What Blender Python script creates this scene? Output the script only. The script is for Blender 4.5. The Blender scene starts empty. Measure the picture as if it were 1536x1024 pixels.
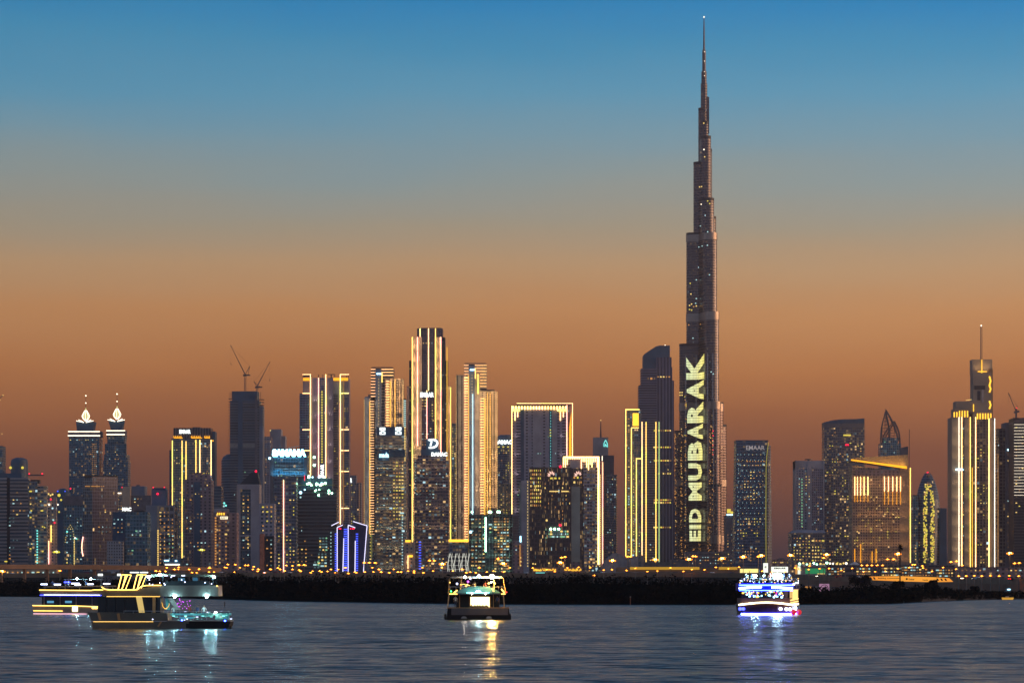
import bpy, bmesh, math, random
from mathutils import Vector, Matrix
R = random.Random(7)
rad = math.radians
SC = bpy.context.scene
COL = SC.collection

# ------------------------------------------------------------------ camera
# 1 photo pixel (1536 wide) = D/5000 metres at distance D; horizon at row 876
CAMZ, HOR, F = 5.0, 876.0, 5000.0
cd = bpy.data.cameras.new('camera'); cam = bpy.data.objects.new('camera', cd); COL.objects.link(cam)
cam.location = (0, 0, CAMZ); cam.rotation_euler = (rad(90), 0, 0)
cd.sensor_width = 36; cd.lens = 36 * F / 1536; cd.shift_y = (HOR - 511.5) / 1536
cd.clip_start = 1; cd.clip_end = 90000
SC.camera = cam
SC.view_settings.view_transform = 'Standard'; SC.view_settings.look = 'None'
SC.view_settings.exposure = 0; SC.view_settings.gamma = 1; SC.view_settings.use_curve_mapping = False
SC.cycles.max_bounces = 5; SC.cycles.diffuse_bounces = 2; SC.cycles.glossy_bounces = 3
SC.cycles.sample_clamp_indirect = 6

def lin(c):
    return tuple((v / 255 / 12.92) if v / 255 <= .04045 else ((v / 255 + .055) / 1.055) ** 2.4 for v in c[:3])

# ------------------------------------------------------------------ world: dusk sky as a function of elevation and compass direction
W = bpy.data.worlds.new('World'); SC.world = W; W.use_nodes = True
nt = W.node_tree; N = nt.nodes; L = nt.links
bg = N['Background']
tc = N.new('ShaderNodeTexCoord'); sx = N.new('ShaderNodeSeparateXYZ'); L.new(tc.outputs['Generated'], sx.inputs[0])
def wmath(op, a, b=None, clamp=False):
    m = N.new('ShaderNodeMath'); m.operation = op; m.use_clamp = clamp
    for i, v in enumerate((a, b)):
        if v is None: continue
        if isinstance(v, (int, float)): m.inputs[i].default_value = v
        else: L.new(v, m.inputs[i])
    return m.outputs[0]
def wramp(fac, stops):
    r = N.new('ShaderNodeValToRGB'); el = r.color_ramp.elements
    while len(el) > 1: el.remove(el[0])
    el[0].position = stops[0][0]; el[0].color = (*lin(stops[0][1]), 1)
    for p, c in stops[1:]:
        e = el.new(p); e.color = (*lin(c), 1)
    L.new(fac, r.inputs[0]); return r.outputs[0]
def yp(y): return math.sin(math.atan((HOR - y) / F)) * 2
hn = N.new('ShaderNodeTexNoise'); hn.inputs['Scale'].default_value = 5; hn.inputs['Detail'].default_value = 3
hm = N.new('ShaderNodeMapping'); hm.inputs['Scale'].default_value = (1, 1, 6); L.new(tc.outputs['Generated'], hm.inputs[0]); L.new(hm.outputs[0], hn.inputs['Vector'])
fz = wmath('MULTIPLY', wmath('ADD', sx.outputs[2], wmath('MULTIPLY', wmath('SUBTRACT', hn.outputs['Fac'], .5), .02)), 2.0, True)
SKY = [(0, (52, 42, 50)), (yp(830), (66, 48, 52)), (yp(790), (84, 55, 51)), (yp(740), (102, 63, 50)), (yp(690), (120, 72, 50)), (yp(620), (148, 91, 54)),
       (yp(550), (173, 112, 63)), (yp(470), (187, 133, 84)), (yp(400), (180, 145, 107)), (yp(330), (158, 147, 126)), (yp(265), (136, 150, 149)),
       (yp(200), (112, 150, 166)), (yp(130), (84, 147, 177)), (yp(60), (56, 137, 177)), (yp(0), (18, 125, 180)), (.42, (10, 78, 124)), (.5, (20, 52, 80)), (.7, (26, 48, 70)), (1, (42, 80, 116))]
west = wramp(fz, SKY)
east = wramp(fz, [(0, (110, 118, 138)), (.1, (128, 134, 156)), (.3, (134, 150, 182)), (.6, (110, 145, 180)), (1, (62, 104, 146))])
# azimuth: glow centred 30 degrees right of the view
gx, gy = math.sin(rad(30)), math.cos(rad(30))
dt = wmath('ADD', wmath('MULTIPLY', sx.outputs[0], gx), wmath('MULTIPLY', sx.outputs[1], gy))
mixf = wmath('MULTIPLY', wmath('ADD', dt, 0.25), 1.25, True)
gain = wmath('ADD', wmath('MULTIPLY', wmath('POWER', wmath('MAXIMUM', dt, 0.0), 6.0), 0.35), 1.0)
# the brightest afterglow lies well outside the frame on the right, low on the horizon
dt2 = wmath('ADD', wmath('MULTIPLY', sx.outputs[0], math.sin(rad(97))), wmath('MULTIPLY', sx.outputs[1], math.cos(rad(97))))
lobe = wmath('MULTIPLY', wmath('POWER', wmath('MAXIMUM', dt2, 0.0), 9.0), wmath('SUBTRACT', 1.0, wmath('MULTIPLY', fz, 1.3), True))
mx = N.new('ShaderNodeMixRGB'); L.new(mixf, mx.inputs[0]); L.new(east, mx.inputs[1]); L.new(west, mx.inputs[2])
ml = N.new('ShaderNodeMixRGB'); ml.blend_type = 'MULTIPLY'; ml.inputs[0].default_value = 1
cb = N.new('ShaderNodeCombineXYZ')
for i in range(3): L.new(gain, cb.inputs[i])
L.new(mx.outputs[0], ml.inputs[1]); L.new(cb.outputs[0], ml.inputs[2])
lc = N.new('ShaderNodeMixRGB'); lc.blend_type = 'ADD'; L.new(lobe, lc.inputs[0]); L.new(ml.outputs[0], lc.inputs[1]); lc.inputs[2].default_value = (9, 5.2, 2.8, 1)
L.new(lc.outputs[0], bg.inputs[0]); bg.inputs[1].default_value = 1.0

# last afterglow, just over the horizon on the right
sd = bpy.data.lights.new('sun', 'SUN'); so = bpy.data.objects.new('sun', sd); COL.objects.link(so)
sd.energy = 0.25; sd.angle = rad(8); sd.color = (1, .6, .35)
so.rotation_euler = (Vector((gx + .55, gy * .3, .05)).to_track_quat('Z', 'Y')).to_euler()

# ------------------------------------------------------------------ materials
MATS = {}
def nm(name):
    m = bpy.data.materials.new(name); m.use_nodes = True
    return m, m.node_tree.nodes, m.node_tree.links, m.node_tree.nodes['Principled BSDF']
def plain(name, c, rough=.7, metal=0, noise=.25, sc=.4, spec=.3):
    if name in MATS: return MATS[name]
    m, n, l, p = nm(name)
    t = n.new('ShaderNodeTexCoord'); z = n.new('ShaderNodeTexNoise'); z.inputs['Scale'].default_value = sc; z.inputs['Detail'].default_value = 5
    l.new(t.outputs['Object'], z.inputs['Vector'])
    r = n.new('ShaderNodeValToRGB'); r.color_ramp.elements[0].position = .3; r.color_ramp.elements[1].position = .7
    r.color_ramp.elements[0].color = (*[v * (1 - noise) for v in c], 1); r.color_ramp.elements[1].color = (*[min(1, v * (1 + noise)) for v in c], 1)
    l.new(z.outputs['Fac'], r.inputs[0]); l.new(r.outputs[0], p.inputs['Base Color'])
    p.inputs['Roughness'].default_value = rough; p.inputs['Metallic'].default_value = metal; p.inputs['Specular IOR Level'].default_value = spec
    MATS[name] = m; return m
def glow(name, c, s, sample=False, vary=None):
    if name in MATS: return MATS[name]
    m, n, l, p = nm(name)
    p.inputs['Base Color'].default_value = (.02, .02, .02, 1)
    p.inputs['Emission Color'].default_value = (*lin(c), 1); p.inputs['Emission Strength'].default_value = s
    if vary:
        t = n.new('ShaderNodeTexCoord'); mp = n.new('ShaderNodeMapping'); z = n.new('ShaderNodeTexNoise')
        mp.inputs['Scale'].default_value = (.02, .02, .03); z.inputs['Scale'].default_value = 1
        l.new(t.outputs['Object'], mp.inputs[0]); l.new(mp.outputs[0], z.inputs['Vector'])
        r = n.new('ShaderNodeValToRGB'); e = r.color_ramp.elements
        e[0].position = .36; e[0].color = (*lin(c), 1); e[1].position = .66; e[1].color = (*lin(vary[1]), 1)
        q = e.new(.5); q.color = (*lin(vary[0]), 1)
        l.new(z.outputs['Fac'], r.inputs[0]); l.new(r.outputs[0], p.inputs['Emission Color'])
    if not sample: m.cycles.emission_sampling = 'NONE'
    MATS[name] = m; return m

def facade_group():
    g = bpy.data.node_groups.new('facade', 'ShaderNodeTree')
    it = g.interface
    def inp(n, t, d):
        s = it.new_socket(n, in_out='INPUT', socket_type=t); s.default_value = d
    for nme, d in (('cw', 3.), ('ch', 3.6), ('fw', .7), ('fh', .6), ('lit', .1), ('strength', 1.), ('metal', 0.), ('seed', 0.), ('warm', .7)):
        inp(nme, 'NodeSocketFloat', d)
    inp('wall', 'NodeSocketColor', (.2, .2, .2, 1)); inp('glass', 'NodeSocketColor', (.01, .02, .03, 1))
    it.new_socket('BSDF', in_out='OUTPUT', socket_type='NodeSocketShader')
    n = g.nodes; l = g.links
    gi = n.new('NodeGroupInput'); go = n.new('NodeGroupOutput')
    I = gi.outputs
    def ma(op, a, b=None, clamp=False):
        m = n.new('ShaderNodeMath'); m.operation = op; m.use_clamp = clamp
        for i, v in enumerate((a, b)):
            if v is None: continue
            if isinstance(v, (int, float)): m.inputs[i].default_value = v
            else: l.new(v, m.inputs[i])
        return m.outputs[0]
    uv = n.new('ShaderNodeUVMap'); uv.uv_map = 'UVMap'
    s = n.new('ShaderNodeSeparateXYZ'); l.new(uv.outputs[0], s.inputs[0])
    u = ma('DIVIDE', s.outputs[0], I['cw']); v = ma('DIVIDE', s.outputs[1], I['ch'])
    iu, iv = ma('FLOOR', u), ma('FLOOR', v); fu, fv = ma('FRACT', u), ma('FRACT', v)
    mu = ma('LESS_THAN', ma('ABSOLUTE', ma('SUBTRACT', fu, .5)), ma('MULTIPLY', I['fw'], .5))
    mv = ma('LESS_THAN', ma('ABSOLUTE', ma('SUBTRACT', fv, .5)), ma('MULTIPLY', I['fh'], .5))
    win = ma('MULTIPLY', mu, mv)
    oi = n.new('ShaderNodeObjectInfo')
    sd_ = ma('ADD', I['seed'], ma('MULTIPLY', oi.outputs['Random'], 91.7))
    cx = n.new('ShaderNodeCombineXYZ'); l.new(iu, cx.inputs[0]); l.new(iv, cx.inputs[1]); l.new(sd_, cx.inputs[2])
    wn = n.new('ShaderNodeTexWhiteNoise'); wn.noise_dimensions = '3D'; l.new(cx.outputs[0], wn.inputs['Vector'])
    wc = n.new('ShaderNodeSeparateColor'); l.new(wn.outputs['Color'], wc.inputs[0])
    cn = n.new('ShaderNodeTexNoise'); cn.inputs['Scale'].default_value = .16; cn.inputs['Detail'].default_value = 1; l.new(cx.outputs[0], cn.inputs['Vector'])
    cl = ma('POWER', ma('MULTIPLY', cn.outputs['Fac'], 2.0), 3.0)
    lit = ma('LESS_THAN', wc.outputs[0], ma('MULTIPLY', ma('MULTIPLY', I['lit'], .6), cl))
    em = ma('MULTIPLY', ma('MULTIPLY', lit, win), ma('MULTIPLY', I['strength'], ma('ADD', ma('POWER', wc.outputs[1], 4.0), .13)))
    dim = ma('MULTIPLY', ma('LESS_THAN', wc.outputs[2], ma('ADD', ma('MULTIPLY', I['lit'], 1.6), .06)), ma('MULTIPLY', ma('MULTIPLY', win, ma('LESS_THAN', .0001, I['lit'])), ma('MULTIPLY', wc.outputs[1], .14)))
    em = ma('ADD', em, dim)
    # colour of a lit window
    mc = n.new('ShaderNodeMixRGB'); mc.inputs[1].default_value = (.55, .85, .95, 1); mc.inputs[2].default_value = (1, .62, .24, 1)
    l.new(ma('LESS_THAN', ma('FRACT', ma('MULTIPLY', wc.outputs[2], 17.3)), I['warm']), mc.inputs[0])
    # unlit glass varies with blinds and rooms, walls with weather
    gv = n.new('ShaderNodeMixRGB'); gv.blend_type = 'MULTIPLY'; gv.inputs[0].default_value = 1; l.new(I['glass'], gv.inputs[1])
    gb = ma('ADD', ma('MULTIPLY', wc.outputs[2], 1.1), .5); gc = n.new('ShaderNodeCombineXYZ')
    for i in range(3): l.new(gb, gc.inputs[i])
    l.new(gc.outputs[0], gv.inputs[2])
    tn = n.new('ShaderNodeTexNoise'); tn.inputs['Scale'].default_value = .05; tn.inputs['Detail'].default_value = 6; l.new(uv.outputs[0], tn.inputs['Vector'])
    wv = n.new('ShaderNodeMixRGB'); wv.blend_type = 'MULTIPLY'; wv.inputs[0].default_value = 1; l.new(I['wall'], wv.inputs[1])
    wb = ma('ADD', ma('MULTIPLY', tn.outputs['Fac'], .7), .65); wcx = n.new('ShaderNodeCombineXYZ')
    for i in range(3): l.new(wb, wcx.inputs[i])
    l.new(wcx.outputs[0], wv.inputs[2])
    bc = n.new('ShaderNodeMixRGB'); l.new(win, bc.inputs[0]); l.new(wv.outputs[0], bc.inputs[1]); l.new(gv.outputs[0], bc.inputs[2])
    p = n.new('ShaderNodeBsdfPrincipled')
    l.new(bc.outputs[0], p.inputs['Base Color'])
    l.new(ma('SUBTRACT', ma('ADD', ma('MULTIPLY', win, -.4), .62), ma('MULTIPLY', I['metal'], .38), True), p.inputs['Roughness'])
    l.new(I['metal'], p.inputs['Metallic'])
    l.new(mc.outputs[0], p.inputs['Emission Color']); l.new(em, p.inputs['Emission Strength'])
    l.new(p.outputs[0], go.inputs[0])
    return g
FG = facade_group()
def fac(name, wall, glass, cw=3.2, ch=3.6, fw=.7, fh=.6, lit=.1, st=1.6, metal=0., warm=.75):
    if name in MATS: return MATS[name]
    m, n, l, p = nm(name); n.remove(p)
    g = n.new('ShaderNodeGroup'); g.node_tree = FG
    for k, v in (('cw', cw), ('ch', ch), ('fw', fw), ('fh', fh), ('lit', lit), ('strength', st), ('metal', metal), ('seed', len(MATS) * 1.7), ('warm', warm)):
        g.inputs[k].default_value = v
    g.inputs['wall'].default_value = (*wall, 1); g.inputs['glass'].default_value = (*glass, 1)
    l.new(g.outputs[0], n['Material Output'].inputs[0])
    m.cycles.emission_sampling = 'NONE'
    MATS[name] = m; return m

NAVY = (.018, .05, .085); TEAL = (.01, .05, .075); BLK = (.012, .014, .02); BRN = (.05, .035, .035)
m_teal = fac('teal_glass', (.1, .19, .26), (.014, .075, .11), 3, 3.6, .8, .75, .05, 1.3)
m_navy = fac('navy_glass', (.11, .14, .2), NAVY, 3, 3.6, .85, .6, .06, 1.3)
m_navylit = fac('navy_glass_lively', (.12, .14, .17), NAVY, 3, 3.6, .7, .6, .26, 1.1)
m_grey = fac('grey_render', (.28, .27, .32), NAVY, 4, 3.6, .5, .5, .07, 1.3)
m_greyblank = plain('grey_plaster', (.3, .29, .32), .8, sc=.05)
m_bluegrey = plain('blue_grey_panel', (.14, .18, .26), .5, sc=.05)
m_beige = fac('beige_render', (.42, .32, .25), NAVY, 4.2, 3.6, .42, .5, .1, 1.3)
m_beigeblank = plain('beige_stone', (.45, .34, .24), .8, sc=.04)
m_brown = fac('brown_render', (.24, .16, .17), BRN, 5, 3.5, .4, .5, .07, 1.3)
m_band = fac('banded_balconies', (.3, .29, .3), NAVY, 40, 3.6, 1., .55, .0, 1.3)
m_bandlit = fac('banded_balconies_lit', (.34, .3, .26), NAVY, 3.4, 3.6, .94, .5, .22, 1.2)
m_dark = plain('dark_cladding', (.015, .018, .025), .5, sc=.05)
m_navyp = plain('navy_cladding', (.04, .09, .15), .45, sc=.05)
m_conc = plain('concrete', (.32, .28, .27), .85, sc=.2)
m_concd = plain('dark_concrete', (.12, .12, .14), .85, sc=.2)
m_steel = plain('steel', (.12, .1, .1), .5, .4)
m_whitep = plain('white_paint', (.7, .7, .68), .5)
m_roof = plain('roof_grey', (.1, .1, .11), .8)
m_metal = plain('brushed_metal', (.45, .4, .36), .3, .9, .15, .1)

g_warm = glow('led_warm', (255, 200, 110), 5, True, ((255, 185, 130), (235, 225, 110)))
g_yel = glow('led_yellow', (255, 208, 90), 3.6, True, ((255, 195, 100), (220, 228, 90)))
g_pink = glow('led_pink', (255, 180, 130), 4, True, ((255, 165, 155), (240, 215, 130)))
g_white = glow('led_white', (255, 235, 205), 2.8, True)
g_cool = glow('led_cool', (170, 230, 255), 5, True)
g_teal = glow('led_teal', (120, 235, 225), 1.5)
g_green = glow('work_light_green', (170, 255, 205), 12, True)
g_blue = glow('led_blue', (70, 90, 255), 1.6)
g_orange = glow('led_orange', (255, 170, 20), 1.7, True)
g_gold = glow('wash_gold', (255, 190, 50), 2.2, True)
g_red = glow('beacon_red', (255, 20, 60), 2.5)
g_sign = glow('sign_white', (245, 255, 250), 2.2)
g_signdim = glow('sign_dim', (170, 160, 160), .8)
g_w1 = glow('window_warm', (255, 215, 120), 1.3); g_w2 = glow('window_amber', (240, 165, 80), .8); g_w6 = glow('window_dim_warm', (180, 135, 80), .5); g_w7 = glow('window_dim_cool', (110, 150, 150), .5)
g_w3 = glow('window_cool', (190, 235, 235), 1.0); g_w4 = glow('window_green', (150, 225, 170), .8)
g_w5 = glow('window_yellow', (240, 215, 80), 1.1)
WC = {'w': (g_w1, g_w2, g_w6, g_w3, g_w6), 'c': (g_w3, g_w4, g_w7, g_w7, g_w1), 'y': (g_w5, g_w1, g_w6, g_w2, g_w5), 'a': (g_w2, g_w1, g_w6, g_w2), 'm': (g_w1, g_w3, g_w2, g_w7, g_w6, g_w7)}

# ------------------------------------------------------------------ mesh helpers
def uvs(me):
    uvl = me.uv_layers.new(name='UVMap')
    V = me.vertices
    for p in me.polygons:
        nn = p.normal
        if abs(nn.z) > .75:
            for li in p.loop_indices:
                c = V[me.loops[li].vertex_index].co; uvl.data[li].uv = (c.x, c.y)
        else:
            t = Vector((-nn.y, nn.x, 0)).normalized()
            for li in p.loop_indices:
                c = V[me.loops[li].vertex_index].co; uvl.data[li].uv = (c.dot(t), c.z)
def mk(name, V, Fc, mat, parent=None, loc=None, smooth=False, mats=None):
    me = bpy.data.meshes.new(name); me.from_pydata(V, [], Fc); me.update()
    if mats:
        for q in mats: me.materials.append(q)
    else: me.materials.append(mat)
    uvs(me)
    if smooth: me.shade_smooth()
    o = bpy.data.objects.new(name, me); COL.objects.link(o)
    if parent: o.parent = parent
    if loc: o.location = loc
    return o
def tag(o, label=None, cat=None, group=None, kind=None):
    if label: o['label'] = label
    if cat: o['category'] = cat
    if group: o['group'] = group
    if kind: o['kind'] = kind
    return o
def empty(name, loc, rz=0):
    o = bpy.data.objects.new(name, None); COL.objects.link(o); o.location = loc; o.rotation_euler = (0, 0, rz); o.empty_display_size = .5
    return o
def copy_tree(o, parent=None):
    c = o.copy(); COL.objects.link(c)
    if parent: c.parent = parent
    for ch in list(o.children): copy_tree(ch, c)
    return c
class MB:
    def __init__(s): s.V = []; s.F = []
    def prism(s, poly, z0, z1, top=None):
        b = len(s.V); n = len(poly); top = top or poly
        z0s = z0 if isinstance(z0, (list, tuple)) else [z0] * n
        z1s = z1 if isinstance(z1, (list, tuple)) else [z1] * n
        s.V += [(p[0], p[1], z) for p, z in zip(poly, z0s)] + [(p[0], p[1], z) for p, z in zip(top, z1s)]
        s.F += [tuple(range(b + n - 1, b - 1, -1)), tuple(range(b + n, b + 2 * n))]
        s.F += [(b + i, b + (i + 1) % n, b + n + (i + 1) % n, b + n + i) for i in range(n)]
        return s
    def box(s, x0, x1, y0, y1, z0, z1): return s.prism([(x0, y0), (x1, y0), (x1, y1), (x0, y1)], z0, z1)
    def bar(s, a, b, w, w2=None):
        a, b = Vector(a), Vector(b); d = (b - a)
        if d.length < 1e-6: return s
        d.normalize(); up = Vector((0, 0, 1)) if abs(d.z) < .9 else Vector((0, 1, 0))
        u = d.cross(up).normalized(); v = u.cross(d); w2 = w if w2 is None else w2; k = len(s.V)
        for P, q in ((a, w), (b, w2)):
            for i, j in ((-1, -1), (1, -1), (1, 1), (-1, 1)): s.V.append(tuple(P + u * i * q / 2 + v * j * q / 2))
        s.F += [(k + 3, k + 2, k + 1, k), (k + 4, k + 5, k + 6, k + 7)] + [(k + i, k + (i + 1) % 4, k + 4 + (i + 1) % 4, k + 4 + i) for i in range(4)]
        return s
    def line(s, pts, w):
        for a, b in zip(pts, pts[1:]): s.bar(a, b, w)
        return s
    def cyl(s, c, r, z0, z1, n=20, r1=None):
        r1 = r if r1 is None else r1
        P = [(c[0] + r * math.cos(2 * math.pi * i / n), c[1] + r * math.sin(2 * math.pi * i / n)) for i in range(n)]
        Q = [(c[0] + r1 * math.cos(2 * math.pi * i / n), c[1] + r1 * math.sin(2 * math.pi * i / n)) for i in range(n)]
        return s.prism(P, z0, z1, Q)
    def rev(s, prof, c=(0, 0), n=20, sy=1):
        b = len(s.V)
        for r, z in prof:
            for i in range(n):
                a = 2 * math.pi * i / n; s.V.append((c[0] + r * math.cos(a), c[1] + sy * r * math.sin(a), z))
        for k in range(len(prof) - 1):
            for i in range(n):
                j = (i + 1) % n; s.F.append((b + k * n + i, b + k * n + j, b + (k + 1) * n + j, b + (k + 1) * n + i))
        s.F += [tuple(b + n - 1 - i for i in range(n)), tuple(b + (len(prof) - 1) * n + i for i in range(n))]
        return s
    def ball(s, c, r, n=10, m=6, sz=1):
        return_ = [(max(r * math.sin(math.pi * k / m), r * .02), c[2] - r * sz * math.cos(math.pi * k / m)) for k in range(m + 1)]
        return s.rev(return_, (c[0], c[1]), n)
    def build(s, name, mat, parent=None, loc=None, smooth=False): return mk(name, s.V, s.F, mat, parent, loc, smooth)

def text_mesh(txt, bold=.02, arabic=False):
    cu = bpy.data.curves.new('lettering', 'FONT'); cu.body = txt; cu.offset = bold; cu.resolution_u = 2
    o = bpy.data.objects.new('lettering', cu); COL.objects.link(o)
    bpy.context.view_layer.update()
    dg = bpy.context.evaluated_depsgraph_get(); me = bpy.data.meshes.new_from_object(o.evaluated_get(dg))
    bpy.data.objects.remove(o); bpy.data.curves.remove(cu)
    return me
def place_text(name, txt, mat, parent, x0, x1, z0, z1, y, rot=False, bold=.03, th=.5):
    me = text_mesh(txt, bold)
    V = [Vector(v.co) for v in me.vertices]; Fc = [tuple(p.vertices) for p in me.polygons]
    bpy.data.meshes.remove(me)
    if rot: V = [Vector((-v.y, v.x, 0)) for v in V]
    ax, bx = min(v.x for v in V), max(v.x for v in V); ay, by = min(v.y for v in V), max(v.y for v in V)
    P = [(x0 + (v.x - ax) / (bx - ax) * (x1 - x0), y, z0 + (v.y - ay) / (by - ay) * (z1 - z0)) for v in V]
    n = len(P); P2 = P + [(p[0], p[1] + th, p[2]) for p in P]
    from collections import Counter
    E = Counter()
    for f in Fc:
        for a, b in zip(f, f[1:] + f[:1]): E[(a, b)] += 1
    sides = [(b, a, a + n, b + n) for (a, b) in E if (b, a) not in E]
    return mk(name, P2, Fc + [tuple(i + n for i in reversed(f)) for f in Fc] + sides, mat, parent)

GZ = 1.6   # ground level
WINMESH = {}
class T:
    def __init__(s, name, label, D, cx, cat='skyscraper', group=None, gz=GZ):
        s.D = D; s.s = D / F; s.cx = cx; s.gz = gz
        s.e = empty(name, ((cx - 768) * s.s, D, gz)); tag(s.e, label, cat, group)
    def X(s, px): return (px - s.cx) * s.s
    def Z(s, py): return max(0, CAMZ + (HOR - py) * s.s - s.gz) if py is not None else 0
    def box(s, part, x0, x1, yt, mat, yb=None, f=0, d=None, parent=None, label=None):
        d = d or (x1 - x0) * s.s * .9
        o = MB().box(s.X(x0), s.X(x1), f, f + d, s.Z(yb) if yb else 0, s.Z(yt)).build(part, mat, parent or s.e)
        if label: o['label'] = label
        return o
    def split(s, part, x0, xm, x1, yt, mat, yb=None, k=.55, f=0, parent=None):
        a, b = (xm - x0) * s.s, (x1 - xm) * s.s
        da, db = a * k, b / k
        if da > db: pass
        P = [(s.X(xm), f), (s.X(x1), f + b * (a / max(b, 1e-3)) * 0 + db * 1), (s.X(x1) - a, f + db + da), (s.X(x0), f + da)]
        return MB().prism(P, s.Z(yb) if yb else 0, s.Z(yt)).build(part, mat, parent or s.e)
    def poly(s, part, pts, mat, yt, yb=None, tops=None, parent=None, top=None):
        P = [(s.X(p[0]), p[1]) for p in pts]; Q = [(s.X(p[0]), p[1]) for p in top] if top else None
        return MB().prism(P, s.Z(yb) if yb else 0, [s.Z(v) for v in tops] if tops else s.Z(yt), Q).build(part, mat, parent or s.e)
    def front(s, part, outline, mat, f=0, d=20, parent=None):
        """outline in photo-row units seen from the front, extruded away by its real depth"""
        n = len(outline); V = [(s.X(x), f, s.Z(y)) for x, y in outline] + [(s.X(x), f + d, s.Z(y)) for x, y in outline]
        Fc = [tuple(range(n)), tuple(range(2 * n - 1, n - 1, -1))] + [((i + 1) % n, i, n + i, n + (i + 1) % n) for i in range(n)]
        me = mk(part, V, Fc, mat, parent or s.e)
        bm = bmesh.new(); bm.from_mesh(me.data); bmesh.ops.recalc_face_normals(bm, faces=bm.faces); bm.to_mesh(me.data); bm.free()
        u = me.data.uv_layers['UVMap']; me.data.uv_layers.remove(u); uvs(me.data)
        return me
    def strip(s, x, yt, yb, mat=None, w=1.25, f=-2.0, parent=None, part='light_strip'):
        h = w * s.s * .42
        return MB().box(s.X(x) - h, s.X(x) + h, f - .5, f + .5, s.Z(yb), s.Z(yt)).build(part, mat or g_warm, parent or s.e)
    def hbar(s, y, x0, x1, mat=None, w=1.1, f=-1.0, part='light_strip'):
        h = w * s.s / 2
        return MB().box(s.X(x0), s.X(x1), f - .5, f + .5, s.Z(y) - h, s.Z(y) + h).build(part, mat or g_warm, s.e)
    def lits(s, x0, x1, yt, yb, n, col='w', f=-.25, cw=3.4, ch=3.7, size=(1.5, 1.3), clump=.5):
        """individual lit windows on the facade grid"""
        nx = max(1, int((x1 - x0) * s.s / cw)); nz = max(1, int((yb - yt) * s.s / ch)); used = set()
        n = min(n, nx * nz)
        k = 0; last = (R.randrange(nx), R.randrange(nz)); tries = 0
        while k < n and tries < 20 * n:
            tries += 1
            if R.random() < clump: c = (last[0] + R.choice((-1, 0, 1)), last[1] + R.choice((-1, 0, 1)))
            else: c = (R.randrange(nx), R.randrange(nz))
            if c in used or not (0 <= c[0] < nx and 0 <= c[1] < nz): continue
            used.add(c); last = c; k += 1
            mat = R.choice(WC[col]); w = size[0] * .8 * R.choice((.7, .9, 1, 1.5)); key = (mat.name, round(w, 2), size[1])
            if key not in WINMESH:
                o = MB().box(-w / 2, w / 2, -.1, .1, -size[1] * .42, size[1] * .42).build('lit_window', mat); WINMESH[key] = o.data; bpy.data.objects.remove(o)
            o = bpy.data.objects.new('lit_window', WINMESH[key]); COL.objects.link(o); o.parent = s.e
            o.location = (s.X(x0) + (c[0] + .5) * (x1 - x0) * s.s / nx, f, s.Z(yb) + (c[1] + .5) * (yb - yt) * s.s / nz)
    def rows(s, part, x0, x1, yt, yb, step, mat, h=.4, f=-1.2, d=1.5):
        """repeated horizontal pieces (balconies, floor slabs), one object each, sharing one mesh"""
        proto = None; y = yt; k = 0
        while y < yb and k < 100:
            if proto is None: o = MB().box(s.X(x0), s.X(x1), f, f + d, -h * s.s / 2, h * s.s / 2).build(part, mat, s.e); proto = o
            else: o = proto.copy(); COL.objects.link(o); o.parent = s.e
            o.location = (0, 0, s.Z(y)); y += step; k += 1
    def dots(s, part, x, yt, yb, step, mat, w=1., h=1., f=-.6):
        proto = None; y = yt; k = 0
        while y < yb and k < 100:
            if proto is None: o = MB().box(-w * s.s / 2, w * s.s / 2, -.3, .3, -h * s.s / 2, h * s.s / 2).build(part, mat, s.e); proto = o
            else: o = proto.copy(); COL.objects.link(o); o.parent = s.e
            o.location = (s.X(x), f, s.Z(y)); y += step; k += 1
    def text(s, part, txt, x0, x1, yt, yb, mat=None, f=-1.2, rot=False, bold=.03):
        return place_text(part, txt, mat or g_sign, s.e, s.X(x0), s.X(x1), s.Z(yb), s.Z(yt), f, rot, bold)
    def wash(s, x0, x1, yt, yb, n=2, step=24, power=4000, col=(1, .62, .28), f=-5):
        """facade floodlights: a small housing on the wall with its own upward spot"""
        y = yb; hm = plain('flood_housing', (.05, .05, .05), .6)
        while y > yt + step * .4:
            for i in range(n):
                x = x0 + (x1 - x0) * (i + .5) / n
                h = MB().box(-.5, .5, -.4, .4, -.5, 0).bar((0, 0, -.3), (0, -f - 1, -.3), .2).build('floodlight', hm, s.e, (s.X(x), f, s.Z(y)))
                ld = bpy.data.lights.new('floodlight', 'SPOT'); ld.energy = power * 2.3; ld.color = col; ld.spot_size = rad(110); ld.spot_blend = 1; ld.shadow_soft_size = .3  # upward spots added to brighten the wall above each housing
                lo = bpy.data.objects.new('flood_lamp', ld); COL.objects.link(lo); lo.parent = h; lo.location = (0, 0, .3)
                lo.rotation_euler = Vector((0, -.45, -1)).to_track_quat('Z', 'Y').to_euler()
            y -= step
    def beacon(s, x, y, r=.9, f=0, mat=None, part='beacon'):
        return MB().ball((s.X(x), f, s.Z(y)), r * s.s, 8, 5).build(part, mat or g_red, s.e)
    def rod(s, part, a, b, w, mat, f=0, w2=None):
        return MB().bar((s.X(a[0]), f, s.Z(a[1])), (s.X(b[0]), f, s.Z(b[1])), w * s.s, None if w2 is None else w2 * s.s).build(part, mat, s.e)
# ================================================================== SETTING
def sheet(name, pts, z, mat, kind='structure'):
    o = mk(name, [(x, y, z) for x, y in pts], [tuple(range(len(pts)))], mat); o['kind'] = kind; return o

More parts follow.
